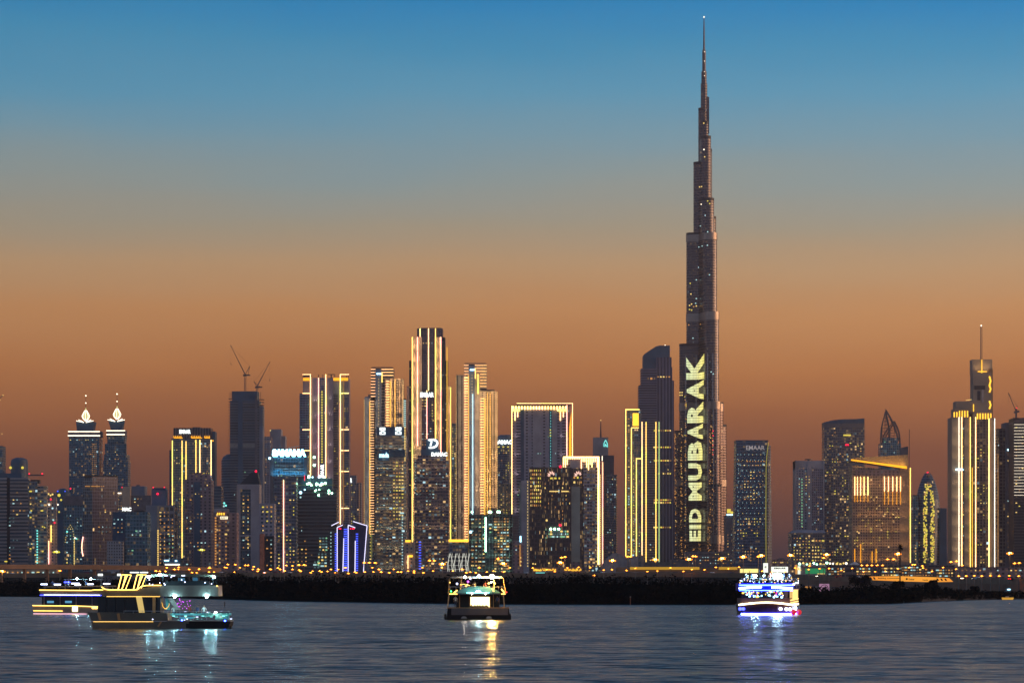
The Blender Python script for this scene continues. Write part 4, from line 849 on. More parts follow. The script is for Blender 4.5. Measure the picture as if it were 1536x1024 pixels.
# ------------------------------------------------------------------ the tallest spire: three winged, stepping tube clusters
t = sky('spire_tower', 'supertall stepped spire tower wearing rotated glowing letters down its left side', 5000, 1056)
m_bk = fac('spire_cladding', (.13, .11, .105), (.025, .028, .045), 1.6, 4.0, .7, .55, .004, 1.3, metal=.9)
m_bk2 = fac('spire_cladding_low', (.15, .11, .105), (.025, .022, .03), 1.6, 4.0, .7, .55, .03, 1.1, metal=.85, warm=.95)
t.e.location.y -= 60   # the axis, not the front, stands at the tower's distance
ANG = {'left_wing': rad(167), 'front_wing': rad(-74), 'right_wing': rad(43)}
def reach(px, ang, side):   # distance along a wing whose rounded nose shows its silhouette at column px
    return px
# (radius of nose centre, nose half width, top row)
TI = {'left_wing': [(46, 9, 754), (35, 10, 646), (27, 10.5, 516), (16.3, 10.5, 350), (7, 9, 244), (2.6, 6, 163)],
      'front_wing': [(50, 9.5, 728), (44, 10, 612), (36, 10.5, 478), (27, 10.5, 360), (17, 9.5, 300), (9, 7.5, 206), (4.5, 5, 184)],
      'right_wing': [(36, 9, 636), (28.5, 9.5, 603), (18.5, 9.7, 469), (12.5, 9.6, 324.6), (6.2, 7.8, 224), (4.6, 6, 206), (2.3, 5.2, 146)]}
def stadium(r, w, ang, n=18):
    d = Vector((math.cos(ang), math.sin(ang))); k = Vector((-d.y, d.x)); P = [k * w * 1.0, -k * w * 1.0]
    P = [Vector((0, 0)) + k * w, Vector((0, 0)) - k * w]
    for i in range(n + 1):
        a = -math.pi / 2 + math.pi * i / n; P.append(d * (r + w * math.cos(a)) + k * (w * math.sin(a)))
    return [(p.x, p.y) for p in P]
SH = Vector((0, 60))
for wn_, tl in TI.items():
    for i, (r, w, y) in enumerate(tl):
        P = [(p[0], p[1] + 60) for p in stadium(r, w, ANG[wn_])]
        # each taller, shorter-reaching tier is a body of its own; keep it a hand's breadth inside the next
        MB().prism(P, 0, t.Z(y)).build(wn_ if i else wn_, m_bk if y < 520 else m_bk2, t.e)
        MB().prism([(p[0] * 1.004, 60 + (p[1] - 60) * 1.004) for p in P], t.Z(y) - 3, t.Z(y) + 1.2).build('tier_parapet', m_dark, t.e)
core = [(9.5, 146), (0, 0)]
t_c = MB(); t_c.cyl((0, 60), 10.5, 0, t.Z(300), 24).build('core', m_bk, t.e); MB().cyl((0, 60), 7.6, t.Z(300), t.Z(206), 24).build('core', m_bk, t.e)
for r, a, b in ((5.0, 206, 125), (4.0, 125, 107), (2.7, 107, 75)): MB().cyl((0, 60), r, t.Z(a), t.Z(b), 16).build('pinnacle_stage', m_bk, t.e)
MB().cyl((0, 60), 1.5, t.Z(75), t.Z(45), 12, 1.1).cyl((0, 60), 1.1, t.Z(45), t.Z(25), 12, .5).build('needle', m_steel, t.e)
MB().box(3.5, 7.6, 56, 64, t.Z(200), t.Z(146)).build('pinnacle_rib', m_bk, t.e)
t.beacon(1056, 25.5, 1.1, 60, g_white, 'lamp')
for y in (78, 92, 108, 114, 127): t.beacon(1056.5, y, .55, 56, g_white, 'lamp')
# mechanical floor belts
m_belt = plain('belt_metal', (.3, .24, .2), .35, .85, .1, .2)
for y0, y1 in ((352, 362), (470, 482), (604, 615), (718, 728), (802, 815)):
    for wn_, tl in TI.items():
        for r, w, y in tl:
            if y < y1 and r == max(q[0] for q in tl if q[2] < y1 + 1):
                P = [(p[0] * 1.012, 60 + p[1] * 1.012) for p in stadium(r, w * 1.02, ANG[wn_])]
                MB().prism(P, t.Z(y1), t.Z(y0)).build('service_belt', m_belt, t.e)
def skin_depth(x, z):
    """depth of the tower's front skin at local x, height z"""
    best = 60 - math.sqrt(max(0, 10.5 ** 2 - x * x)) if abs(x) < 10.5 else 60
    for wn_, tl in TI.items():
        d = Vector((math.cos(ANG[wn_]), math.sin(ANG[wn_]))); k = Vector((-d.y, d.x))
        for r, w, y in tl:
            if t.Z(y) < z: continue
            P = stadium(r, w, ANG[wn_], 14)
            for (ax, ay), (bx, by) in zip(P, P[1:] + P[:1]):
                if (ax - x) * (bx - x) <= 0 and abs(ax - bx) > 1e-6:
                    yy = ay + (by - ay) * (x - ax) / (bx - ax); best = min(best, 60 + yy)
    return best
def wrap_letter(ch, x0, x1, yt, yb, mat):
    me = text_mesh(ch, .05)
    bm = bmesh.new(); bm.from_mesh(me); bpy.data.meshes.remove(me)
    for v in bm.verts: v.co = Vector((-v.co.y, 0, v.co.x))
    ax = min(v.co.x for v in bm.verts); bx = max(v.co.x for v in bm.verts); az = min(v.co.z for v in bm.verts); bz = max(v.co.z for v in bm.verts)
    X0, X1, Z0, Z1 = t.X(x0), t.X(x1), t.Z(yb), t.Z(yt)
    for v in bm.verts: v.co.x = X0 + (v.co.x - ax) / (bx - ax) * (X1 - X0); v.co.z = Z0 + (v.co.z - az) / (bz - az) * (Z1 - Z0)
    q = X0 + .5
    while q < X1:
        bmesh.ops.bisect_plane(bm, geom=bm.verts[:] + bm.edges[:] + bm.faces[:], plane_co=(q, 0, 0), plane_no=(1, 0, 0)); q += .8
    for v in bm.verts: v.co.y = skin_depth(v.co.x, v.co.z) - .9
    me = bpy.data.meshes.new('letter'); bm.to_mesh(me); bm.free(); me.materials.append(mat)
    o = bpy.data.objects.new('letter', me); COL.objects.link(o); o.parent = t.e
def led_text_mat():
    m, n, l, p = nm('led_letters'); p.inputs['Base Color'].default_value = (.02, .02, .02, 1)
    g = n.new('ShaderNodeTexCoord'); s = n.new('ShaderNodeSeparateXYZ'); l.new(g.outputs['Object'], s.inputs[0])
    r = n.new('ShaderNodeValToRGB'); e = r.color_ramp.elements
    mm = n.new('ShaderNodeMapRange'); mm.inputs['From Min'].default_value = -27; mm.inputs['From Max'].default_value = -2; l.new(s.outputs[0], mm.inputs['Value']); l.new(mm.outputs[0], r.inputs[0])
    e[0].color = (*lin((215, 228, 175)), 1); e[1].color = (*lin((245, 230, 120)), 1); q = e.new(.5); q.color = (*lin((235, 235, 170)), 1)
    v = n.new('ShaderNodeMath'); v.operation = 'MULTIPLY'; v.inputs[1].default_value = .9; l.new(s.outputs[0], v.inputs[0])
    w = n.new('ShaderNodeMath'); w.operation = 'SINE'; l.new(v.outputs[0], w.inputs[0])
    k = n.new('ShaderNodeMath'); k.operation = 'MULTIPLY_ADD'; l.new(w.outputs[0], k.inputs[0]); k.inputs[1].default_value = .15; k.inputs[2].default_value = 1.25
    zf = n.new('ShaderNodeMath'); zf.operation = 'MULTIPLY'; zf.inputs[1].default_value = .25; l.new(s.outputs[2], zf.inputs[0])
    zr = n.new('ShaderNodeMath'); zr.operation = 'FRACT'; l.new(zf.outputs[0], zr.inputs[0])
    zl = n.new('ShaderNodeMath'); zl.operation = 'GREATER_THAN'; zl.inputs[1].default_value = .28; l.new(zr.outputs[0], zl.inputs[0])
    zm = n.new('ShaderNodeMath'); zm.operation = 'MULTIPLY_ADD'; zm.inputs[1].default_value = .5; zm.inputs[2].default_value = .5; l.new(zl.outputs[0], zm.inputs[0])
    kk = n.new('ShaderNodeMath'); kk.operation = 'MULTIPLY'; l.new(k.outputs[0], kk.inputs[0]); l.new(zm.outputs[0], kk.inputs[1]); k = kk
    l.new(r.outputs[0], p.inputs['Emission Color']); l.new(k.outputs[0], p.inputs['Emission Strength']); return m
m_led = led_text_mat()
for ch, yt, yb in (('E', 794.5, 811), ('I', 786, 792.5), ('D', 762, 783), ('M', 723, 750), ('U', 694, 720), ('B', 661, 690), ('A', 636, 659), ('R', 603, 634), ('A', 571, 600), ('K', 532, 569)):
    k = (811 - (yt + yb) / 2) / 270
    wrap_letter(ch, 1034 - 5 * k, 1050 + 4.5 * k, yt, yb, m_led)
m_fin = plain('highlight_metal', (.7, .68, .6), .2, .95, .05, .2)
for x in (1043.6, 1028.5, 1059, 1066.5, 1072):
    for ya, yb in ((532, 600), (600, 660), (660, 730), (730, 812)):
        d = min(skin_depth(t.X(x), t.Z(ya)), skin_depth(t.X(x), t.Z(yb))); t.rod('highlight_fin', (x, ya), (x, yb), .55, m_fin, d - (1.3 if x == 1043.6 else .25))
# thin vertical rods added as highlight lines, one reflective fin seen through the letters and strings of lit windows
for x, ya, yb, n, c in ((1013, 650, 845, 60, 'a'), (1022, 640, 845, 60, 'a'), (1028, 585, 845, 40, 'y'), (1007, 758, 845, 36, 'a'), (1062, 640, 830, 34, 'a'), (1066, 640, 690, 14, 'a')):
    for _ in range(n):
        y = R.uniform(ya, yb); xx = x + R.uniform(-1, 1); d = skin_depth(t.X(xx), t.Z(y))
        mat = R.choice(WC[c]); key = ('s', mat.name)
        if key not in WINMESH: o = MB().box(-.6, .6, -.15, .15, -.7, .7).build('lit_window', mat); WINMESH[key] = o.data; bpy.data.objects.remove(o)
        if _ < 18:
            o = bpy.data.objects.new('lit_window', WINMESH[key]); COL.objects.link(o); o.parent = t.e; o.location = (t.X(xx), d - .4, t.Z(y))
extra = MB()
for x, ya, yb, n in ((1013, 650, 845, 50), (1022, 640, 845, 50), (1028, 600, 845, 50), (1007, 758, 845, 30), (1062, 640, 830, 30), (1066, 640, 800, 26), (1040, 815, 845, 14), (1049, 815, 845, 16), (1060, 775, 830, 24)):
    for _ in range(n):
        y = R.uniform(ya, yb); xx = x + R.uniform(-1.1, 1.1); d = skin_depth(t.X(xx), t.Z(y)) - .4; X_, Z_ = t.X(xx), t.Z(y)
        extra.box(X_ - .5, X_ + .5, d - .1, d + .1, Z_ - .6, Z_ + .6)
o = extra.build('lit_windows', g_w2, t.e); o['kind'] = 'stuff'
for x, y, c in ((1036, 441, g_w1), (1034, 458, g_w1), (1037, 456, g_w1), (1040, 460, g_w2), (1043, 455, g_w3), (1044, 448, g_w3), (1050, 487, g_w2), (1033, 487, g_w2), (1034, 464, g_w5), (1037, 465, g_w5), (1044, 459, g_w1), (1035, 425, g_w5), (1044, 420, g_w3), (1048, 371, g_w3), (1052, 371, g_w3), (1059, 371, g_w3), (1062, 415, g_w3), (1039, 507, g_w3), (1020, 588, g_w1), (1023, 588, g_w1), (1020, 592, g_w1), (1023, 592, g_w1), (1064, 560, g_w3), (1067, 563, g_w3), (1051, 308, g_white), (1050, 340, g_w3), (1060, 350, g_w3), (1055, 226, g_white), (1056, 237, g_w1), (1055, 186, g_w1), (1049, 281, g_w1), (1052, 281, g_w1), (1060, 304, g_w5), (1063, 308, g_w5)):
    d = skin_depth(t.X(x), t.Z(y)); o = MB().box(-.9, .9, -.2, .2, -.8, .8).build('lit_window', c, t.e, (t.X(x), d - .5, t.Z(y)))
for y in (648, 655, 662, 669, 676, 683): t.beacon(1066.5, y, .8, skin_depth(t.X(1066.5), t.Z(y)) - .6, g_red, 'red_lamp')
t = sky('podium', 'stepped dark podium building at the foot of the supertall spire', 4500, 1060, 'building')
t.box('upper', 1030, 1094, 826, m_concd, f=10, d=60); t.box('lower', 1008, 1116, 838, m_concd, f=0, d=60); t.hbar(828, 1046, 1092, m_conc, .8, 9, 'ledge'); t.hbar(834, 1040, 1100, m_conc, .8, -.6, 'ledge'); t.lits(1010, 1110, 828, 846, 50, 'w', f=-.4)
t.beacon(1100, 824, 1.2, 4, g_green, 'lamp')

t = sky('low_block', 'short dim block with small yellow roof panel between the spire and dotted office tower', 4600, 1094, 'building')
t.box('facade', 1088, 1101, 772, m_concd, d=30); t.box('yellow_panel', 1090.5, 1096, 762.5, g_w5, yb=768.5, f=-1, d=1); t.box('yellow_panel', 1096, 1099.5, 766, g_w5, yb=769.5, f=-1, d=1); t.hbar(771, 1090, 1099, g_cool, 1.4, -1); t.box('roof_frame', 1089.5, 1099, 770, m_steel, yb=772, f=1, d=8); t.rod('panel_post', (1093, 772), (1093, 762), .7, m_steel, .5); t.rod('panel_post', (1098, 772), (1098, 766), .6, m_steel, .5)
t.lits(1089, 1100, 790, 830, 8, 'w')
# 35
t = sky('office_tower', 'dark dotted office tower with dim five-letter sign, right of the tallest spire', 4400, 1129)
m_35 = fac('dotted_glass', (.09, .14, .21), (.02, .055, .1), 3.2, 3.9, .92, .66, .03, 1.1)
t.poly('facade', [(1100.5, 0), (1150, 0), (1150, 44), (1101, 44)], m_35, 660, top=[(1104.5, 0), (1151.5, 0), (1151.5, 44), (1104.5, 44)])
t.poly('side_facade', [(1150.6, 1), (1159.5, 12), (1159.5, 44), (1150.6, 44)], m_35, 667, top=[(1152.2, 1), (1157, 10), (1157, 44), (1152.2, 44)])
t.box('parapet', 1104, 1152.5, 659.3, m_navyp, yb=661, f=-.4, d=44)
t.text('sign', 'EMAAR', 1119, 1147, 667.5, 674, g_signdim, -1.4, bold=.01)
for a, b in (((1152.5, 663), (1150.4, 680)), ((1150.4, 680), (1149, 700)), ((1149, 700), (1148.6, 770)), ((1148.6, 770), (1149, 846))): t.rod('edge_line', a, b, .9, glow('edge_olive', (190, 175, 70), .75), -2)
for y in range(681, 840, 7): t.dots('window_dot', R.uniform(1106, 1108), y, y + 1, 9, g_w3, .8, .8)
k = 0
for y in range(681, 842, 8):
    for x in range(1108, 1146, 6):
        if k < 100: t.dots('window_dot', x + (3 if (y // 8) % 2 else 0), y, y + 1, 9, g_w3 if R.random() < .7 else g_w1, .75, .75); k += 1
t.lits(1106, 1148, 688, 700, 18, 'a'); t.lits(1115, 1142, 705, 750, 34, 'a'); t.lits(1105, 1142, 775, 805, 28, 'y'); t.lits(1108, 1140, 815, 842, 20, 'a')
# 37
t = sky('grey_tower', 'plain grey tower with a rooftop helipad disc and a column of teal windows', 4600, 1215)
t.box('facade', 1194, 1211, 692, m_grey, f=1, d=40); t.box('pier', 1211, 1218, 692, m_greyblank, f=0, d=44); t.box('right_face', 1218, 1236, 692, fac('fine_grid', (.22, .2, .25), (.06, .06, .08), 2.6, 3.4, .6, .6, .03), f=1, d=40); t.box('left_frame', 1193, 1195, 690, m_greyblank, f=0, d=42); t.box('right_frame', 1234.5, 1236.5, 690, m_greyblank, f=0, d=42); t.box('parapet', 1193, 1236.5, 690, m_greyblank, yb=702, f=.6, d=40)
MB().cyl((0, 20), 5.6, t.Z(688.2), t.Z(686.8), 20).cyl((0, 20), 1.6, t.Z(690.5), t.Z(688.2), 10).build('helipad', m_steel, t.e)
t.dots('lit_window', 1203, 718, 790, 4.4, g_w4, 1.7, 1.5, .4); t.lits(1197, 1208, 700, 703, 3, 'w', f=.6); t.lits(1207, 1216, 712, 775, 24, 'w', f=-.3); t.lits(1196, 1202, 715, 780, 14, 'w', f=.6); t.lits(1220, 1234, 710, 785, 12, 'm', f=.6)
# 38
t = sky('concave_tower', 'dark tower with swept concave roofline, full of scattered yellow windows', 4700, 1266)
m_38 = fac('scattered_windows', (.13, .13, .15), (.025, .035, .05), 3, 3.7, .75, .62, .16, 1.2, warm=.9)
P = [(1236.5, 4), (1248, 1.5), (1262, .5), (1285, 1), (1297, 2), (1297, 44), (1237, 44)]
t.poly('facade', P, m_38, 641); t.poly('roof_sweep', P, plain('swept_roof', (.12, .12, .13), .5), 628, 641.2, tops=[632.5, 629.5, 628, 627.5, 626.5, 626.5, 632])
t.poly('roof_sail', [(1237.5, 3.2), (1250, .8), (1262, -.2), (1285, .2), (1296, 1.4), (1296, 3), (1240, 6)], m_navyp, 630, 634, tops=[632, 629.5, 628, 627.7, 627, 627, 632])
t.rows('balcony', 1296.5, 1299.5, 641, 700, 3.7, m_conc, .3, 4, 10)
t.lits(1239, 1293, 646, 845, 100, 'y', f=-.8, size=(1.7, 1.5)); t.hbar(652, 1265, 1276, g_w5, 2, -1, 'bright_panel'); t.hbar(666.5, 1268, 1273, g_red, 2, -1, 'red_panel')
# 39
t = sky('wide_block', 'wide low dark block with a sloped roof slab below the helipad tower', 4200, 1212, 'building')
t.box('facade', 1187, 1238, 799, m_38, d=50); t.poly('roof_slab', [(1186, -1), (1239, -1), (1239, 50), (1186, 50)], m_greyblank, 794, 798.5, top=[(1193, 3), (1236, 3), (1236, 48), (1193, 48)])
t.lits(1189, 1216, 804, 845, 42, 'y'); t.lits(1217, 1237, 808, 812, 8, 'y', size=(2.6, 2)); t.lits(1217, 1234, 817, 842, 34, 'y', size=(1.8, 1.8))
# 40
t = sky('golden_hotel_block', 'wide tan slab with a sloping roof underlined in gold and groups of gold vertical lines', 4300, 1320, 'hotel')
m_40 = fac('tan_grid', (.34, .23, .16), (.03, .02, .03), 3.2, 3.6, .55, .5, .05, 1.2, warm=1)
t.front('facade', [(1278, 870), (1278, 697), (1359, 707), (1359, 870)], m_40, 0, 40); t.front('roof_wedge', [(1275.5, 690), (1280, 686), (1362, 681), (1362, 702)], plain('tan_metal', (.4, .28, .16), .5), -2, 44)
t.box('right_pier', 1350, 1364.5, 702, plain('brown_pier', (.34, .23, .16), .8), f=-.8, d=36); t.front('pier_top', [(1352, 681), (1352, 670.5), (1362.5, 668.5), (1363, 700), (1358, 700)], m_concd, 3, 20); t.rod('fin_mast', (1364.2, 700), (1364.2, 643), .8, m_steel, 2)
t.front('gold_edge', [(1276, 690), (1276.5, 688), (1360, 698.5), (1360, 702.5)], g_orange, -2.7, .6)
m = MB()
t.strip(1365.4, 701, 843, g_yel, 1.3, -1.2)
for x in (1282, 1286, 1290.8, 1296, 1301.8): t.strip(x, 714, 752, g_orange, .55, -1); t.strip(x, 714, 742, g_warm, 1.1, -1.2)
for x in (1326.5, 1332.5, 1339, 1345, 1350.5): t.strip(x, 714, 756, g_orange, .55, -1.3); t.strip(x, 714, 736, g_warm, 1.1, -1.6)
for x, a in ((1282, 822), (1291, 815), (1308, 826), (1314, 822)): t.strip(x, a, 843, g_orange, 1.0, -1)
for x in (1287, 1303, 1311.5, 1324.5, 1337): t.strip(x, 745, 845, plain('tan_pier', (.33, .22, .13), .8), .8, -.9, part='pier')
t.lits(1280, 1350, 725, 842, 90, 'y', f=-.4); t.box('crown_recess', 1282, 1349, 704, m_brown, yb=713, f=-.5, d=1)
t.wash(1282, 1362, 715, 845, 8, 22, 1100, (1, .58, .22), f=-8); t.wash(1280, 1358, 686, 703, 10, 30, 2500, (1, .55, .1), f=-7)
# 41 lattice sails
t = sky('sail_crowned_tower', 'dark tower crowned by two pointed open lattice sails', 5000, 1336)
t.box('body', 1320.5, 1351.5, 664, m_teal, d=30); t.box('upper_body', 1325, 1347, 656, m_teal, f=2, d=24); t.lits(1322, 1350, 660, 680, 4, 'c')
def sail(ax, ay, lx, ly, rx, ry, bow, f, nm_):
    m = MB(); A = (ax, ay)
    def cur(P, Q, b, n=9):
        return [(P[0] + (Q[0] - P[0]) * k / n + b * math.sin(math.pi * k / n), P[1] + (Q[1] - P[1]) * k / n) for k in range(n + 1)]
    L_ = cur(A, (lx, ly), -bow * (1 if lx < ax else .2)); R_ = cur(A, (rx, ry), bow)
    for C, w in ((L_, 1.4), (R_, 2.4)): m.line([(t.X(x), f, t.Z(y)) for x, y in C], w)
    for k in range(1, 9):
        for dy in (0,): m.bar((t.X(L_[k][0]), f, t.Z(L_[k][1])), (t.X(R_[k][0]), f, t.Z(R_[k][1])), .55)
    for q in (.33, .66): m.line([(t.X(a[0] + (b[0] - a[0]) * q), f, t.Z(a[1])) for a, b in zip(L_, R_)], .5)
    for w_ in (0, 18):
        pass
    m.build(nm_, m_steel, t.e)
sail(1329.5, 615, 1321, 664, 1347, 656, 2.5, 4, 'tall_sail'); sail(1342.5, 630.5, 1324, 660, 1351, 664, 2.8, 12, 'short_sail'); sail(1330, 616, 1325, 660, 1336, 660, 2, 20, 'tall_sail')
t.rod('sail_spar', (1329, 613.5), (1339, 634), 1.5, m_steel, 4); t.rod('sail_spar', (1342, 632), (1323, 664), 1.3, m_steel, 8); t.rod('sail_spar', (1340, 634), (1349, 660), 1.8, m_steel, 6); t.rod('spar_tip', (1329, 613.5), (1327.7, 613), 1, m_steel, 4)
# 42 bullet
t = sky('bullet_tower', 'bullet-shaped dark glass tower glittering yellow down its middle, red lamp on its tip', 4500, 1394)
m_b = fac('bullet_glass', (.1, .14, .2), NAVY, 3, 3.6, .85, .75, .03, 1.2)
prof = [(17.5, 860), (19, 800), (19, 765), (17.5, 748), (14.5, 733), (10.5, 720), (5.8, 710.5), (2.0, 707)]
MB().rev([(r * t.s, max(0, t.Z(y))) for r, y in prof], (0, 18), 28).build('facade', m_b, t.e)
t.beacon(1393.8, 708, 1.8, 16); t.front('tip_panel', [(1390.5, 712), (1392, 708), (1395.5, 708), (1397, 712)], plain('rose_metal', (.4, .2, .17), .5), 8, 3)
m_cnt = 0
WK = MB()
for i in range(330):
    y = R.uniform(714, 843); k = (y - 707); hwid = 3 + 5 * math.sin(min(1, k / 60) * math.pi / 2)
    x = 1393.5 + R.choice((-1, 1)) * R.uniform(.35, 1) * hwid if y > 735 else 1393.5 + R.uniform(-1, 1) * hwid * .9
    rr = 19 if y > 760 else 19 * (1 - ((760 - y) / 53) ** 2.2)
    d = 18 - math.sqrt(max(.01, (rr * t.s) ** 2 - t.X(x) ** 2)) - .5; X_, Z_ = t.X(x), t.Z(y)
    if i < 100: MB().box(-.9, .9, -.2, .2, -.9, .9).build('lit_window', R.choice(WC['y']), t.e, (X_, d, Z_))
    else: WK.box(X_ - .8, X_ + .8, d, d + .3, Z_ - .8, Z_ + .8)
o = WK.build('lit_windows', g_w5, t.e); o['kind'] = 'stuff'
t.box('left_annex', 1370, 1378, 742, m_teal, f=4, d=26); t.box('right_annex', 1410, 1421, 761, m_navyp, f=6, d=26); t.hbar(742, 1370, 1378, m_dark, 1, 3, 'cap'); t.lits(1371, 1382, 760, 840, 14, 'y', f=2)
# 43
t = sky('masted_lined_tower', 'tan tower with bright vertical lines, offset crown block and a tall twin mast', 4200, 1460)
m_43 = plain('taupe_cladding', (.26, .21, .16), .6, sc=.04); m_43g = fac('dark_slots', (.1, .09, .09), BLK, 4, 3.6, .7, .8, .06, 1.2)
t.box('left_pier', 1427.5, 1442, 625, m_43, f=0, d=40); t.box('left_core', 1441, 1454, 625, m_43, f=-2, d=40); t.box('left_slot', 1442.8, 1446.5, 626, m_43g, f=-2.5, d=2); t.box('mid_slot', 1454, 1462, 628, m_43g, f=2, d=38); t.box('right_core', 1462, 1485, 628, m_43g, f=0, d=42); t.box('right_pier', 1484, 1488, 626, m_43, f=-1, d=40); t.box('right_edge', 1488, 1493.5, 626, m_43, f=2, d=36)
t.wash(1429, 1441, 630, 850, 2, 20, 800, (1, .7, .4), f=-7); t.wash(1446, 1454, 630, 850, 1, 20, 800, (1, .7, .4), f=-8); t.wash(1462, 1488, 530, 558, 2, 24, 3000, f=4)
t.box('left_crown', 1432, 1454, 612, m_43, f=5, d=30); t.box('left_crown_top', 1435, 1463, 600.5, m_43, f=8, d=28, yb=618); t.box('right_crown', 1460, 1489, 617, m_43, f=5, d=34)
t.box('tower_block', 1461, 1489, 558, m_43, f=9, d=26); t.box('tower_top', 1460.5, 1490.5, 537.5, m_43, f=12, d=24, yb=560); t.box('side_fin', 1484, 1491, 552, plain('bronze', (.25, .15, .07), .5), f=10, d=24); t.box('opening', 1463, 1479, 577, m_dark, yb=583, f=8.5, d=1); t.box('opening', 1467.5, 1472, 585, m_dark, yb=599, f=8.5, d=1); t.box('pale_frame', 1474, 1477, 583, m_conc, yb=603, f=8.3, d=1); t.rod('davit', (1450, 599), (1459, 598), .7, g_w1, 9)
for x in (1474.2, 1476.2): t.rod('mast', (x, 538), (x, 486), 1.0, m_steel, 20, .8)
t.beacon(1475.2, 486, 1.2, 20, g_white, 'lamp'); t.strip(1474.6, 538, 560, g_gold, 1.2, 11)
t.dots('crown_light', 1475, 556, 558, 4, g_gold, 14, 1.2, 8.6)
for x in range(1432, 1454, 4): t.strip(x, 615 if x > 1436 else 617, 625.5, g_gold, 1.8, 4.6, part='crown_light')
for x in range(1467, 1489, 4): t.strip(x, 619, 627.5, g_gold, 1.9, 4.4, part='crown_light')
t.strip(1461.5, 605, 616, g_gold, 1.2, 7)
for y0, y1 in ((563, 577), (577, 587), (600, 612)): t.rod('curl_light', (1485.5, y0), (1487.5, (y0 + y1) / 2), 2.0, g_gold, 8.5); t.rod('curl_light', (1487.5, (y0 + y1) / 2), (1485.5, y1), 2.0, g_gold, 8.5)
for x, a, b, m in ((1438, 625, 848, g_white), (1442.2, 625, 848, g_warm), (1455, 625, 862, g_yel), (1463, 625, 862, g_warm), (1483, 627, 862, g_warm), (1491.5, 627, 850, g_white)): t.strip(x, a, b, m, 1.3, -3)
t.strip(1458.5, 700, 855, g_gold, .7, 1); t.strip(1496.5, 650, 850, g_w2, .5, 2); t.hbar(703.5, 1433, 1444, g_cool, 2.4, -3.6, 'sign_bar')
t.box('base_annex', 1493, 1501, 817, m_43, f=-1, d=30); t.lits(1443, 1446, 640, 840, 18, 'w', f=-2.9); t.lits(1465, 1482, 640, 845, 34, 'y', f=-.4); t.box('lower_left', 1431, 1445, 848, m_43, f=-3.5, d=30)
# 44
t = sky('unfinished_tower', 'open-slab unfinished frame at the right edge, left of the white-banded tower', 4000, 1505)
t.box('frame', 1499, 1509, 642, fac('raw_frame', (.16, .12, .1), (.03, .02, .02), 4.5, 4.2, .7, .72, .02), f=4, d=24); t.rows('floor_slab', 1496.5, 1509, 642, 800, 4.4, m_concd, .22, 2.5, 24); t.box('core', 1508, 1523, 633, m_concd, f=0, d=34); t.box('dark_band', 1498, 1506, 668, m_dark, yb=672, f=2.2, d=1); t.beacon(1512, 674, 1.3, -1, g_cool, 'lamp')
t.lits(1509, 1521, 660, 850, 26, 'w'); t.strip(1497.3, 680, 850, g_w2, .5, 1.5)
t = sky('white_banded_tower', 'tower of bright white floor bands cut by the right picture edge', 3950, 1535)
t.box('facade', 1520.5, 1560, 626, m_dark, f=0, d=40); t.rows('floor_light', 1521, 1560, 636, 742, 4.6, g_white, .27, -1, .8); t.rows('floor_slab', 1521, 1560, 746, 845, 4.4, m_conc, .3, -1, 1.2); t.lits(1522, 1550, 638, 770, 40, 'y', f=-.5); t.front('roof_curve', [(1520, 634), (1521, 630), (1535, 625.5), (1562, 622), (1562, 634)], m_steel, -1, 42)
t = T('tower_crane', 'bent luffing crane with a lit cab on the roof at the right edge', 3980, 1524, 'crane', gz=0); t.gz = CAMZ + (HOR - 632) * t.s; t.e.location.z = t.gz
t.box('mast', 1523, 1525.6, 612, m_steel, yb=631.9, d=2); t.rod('jib', (1524, 616), (1512.5, 588), .9, m_steel, 1); t.rod('counter_jib', (1521, 617.5), (1529, 616), 3, m_steel, 1); t.rod('a_frame', (1524, 616), (1526, 608), .9, m_steel, 1); t.rod('stay_cable', (1526, 608), (1512.5, 588), .25, m_steel, 1); t.rod('derrick', (1516, 632), (1521, 626), 2, m_steel, 1); t.beacon(1525, 611, .8, 0, g_red, 'lamp'); t.rod('hook_line', (1513, 589), (1513, 606), .22, m_steel, 1)

# infill of further dim blocks between the named ones
for i, (a, b, y, D, m, lab) in enumerate(((318, 331, 742, 5400, m_grey, 'hazy far block left of the unfinished tower'), (404, 430, 760, 5200, m_grey, 'hazy far block under the glowing roof sign'),
        (541, 548, 790, 5300, m_brown, 'thin far block left of the stripe-lit residence'), (605, 613, 700, 5300, m_navylit, 'thin far block between residence and tallest lined tower'),
        (926, 938, 842, 5200, m_brown, 'low far block before the yellow-lined tower'), (1158, 1190, 838, 5000, m_brown, 'low far block right of the dotted office tower'),
        (1419, 1431, 838, 5000, m_brown, 'low far block between bullet tower and masted tower'), (1299, 1320, 705, 5200, m_brown, 'far block peeking behind the tan slab'), (215, 227, 745, 5000, m_grey, 'far block behind the grey tower at left'))):
    t = sky('building', lab, D, (a + b) / 2, 'building'); t.box('facade', a, b, y, m, d=30); t.box('roof_plant', a + (b - a) * .3, a + (b - a) * .6, y - 2, m_concd, yb=y, f=8, d=8)
    if y > 760: t.lits(a, b, y + 2, 845, 10, 'y')

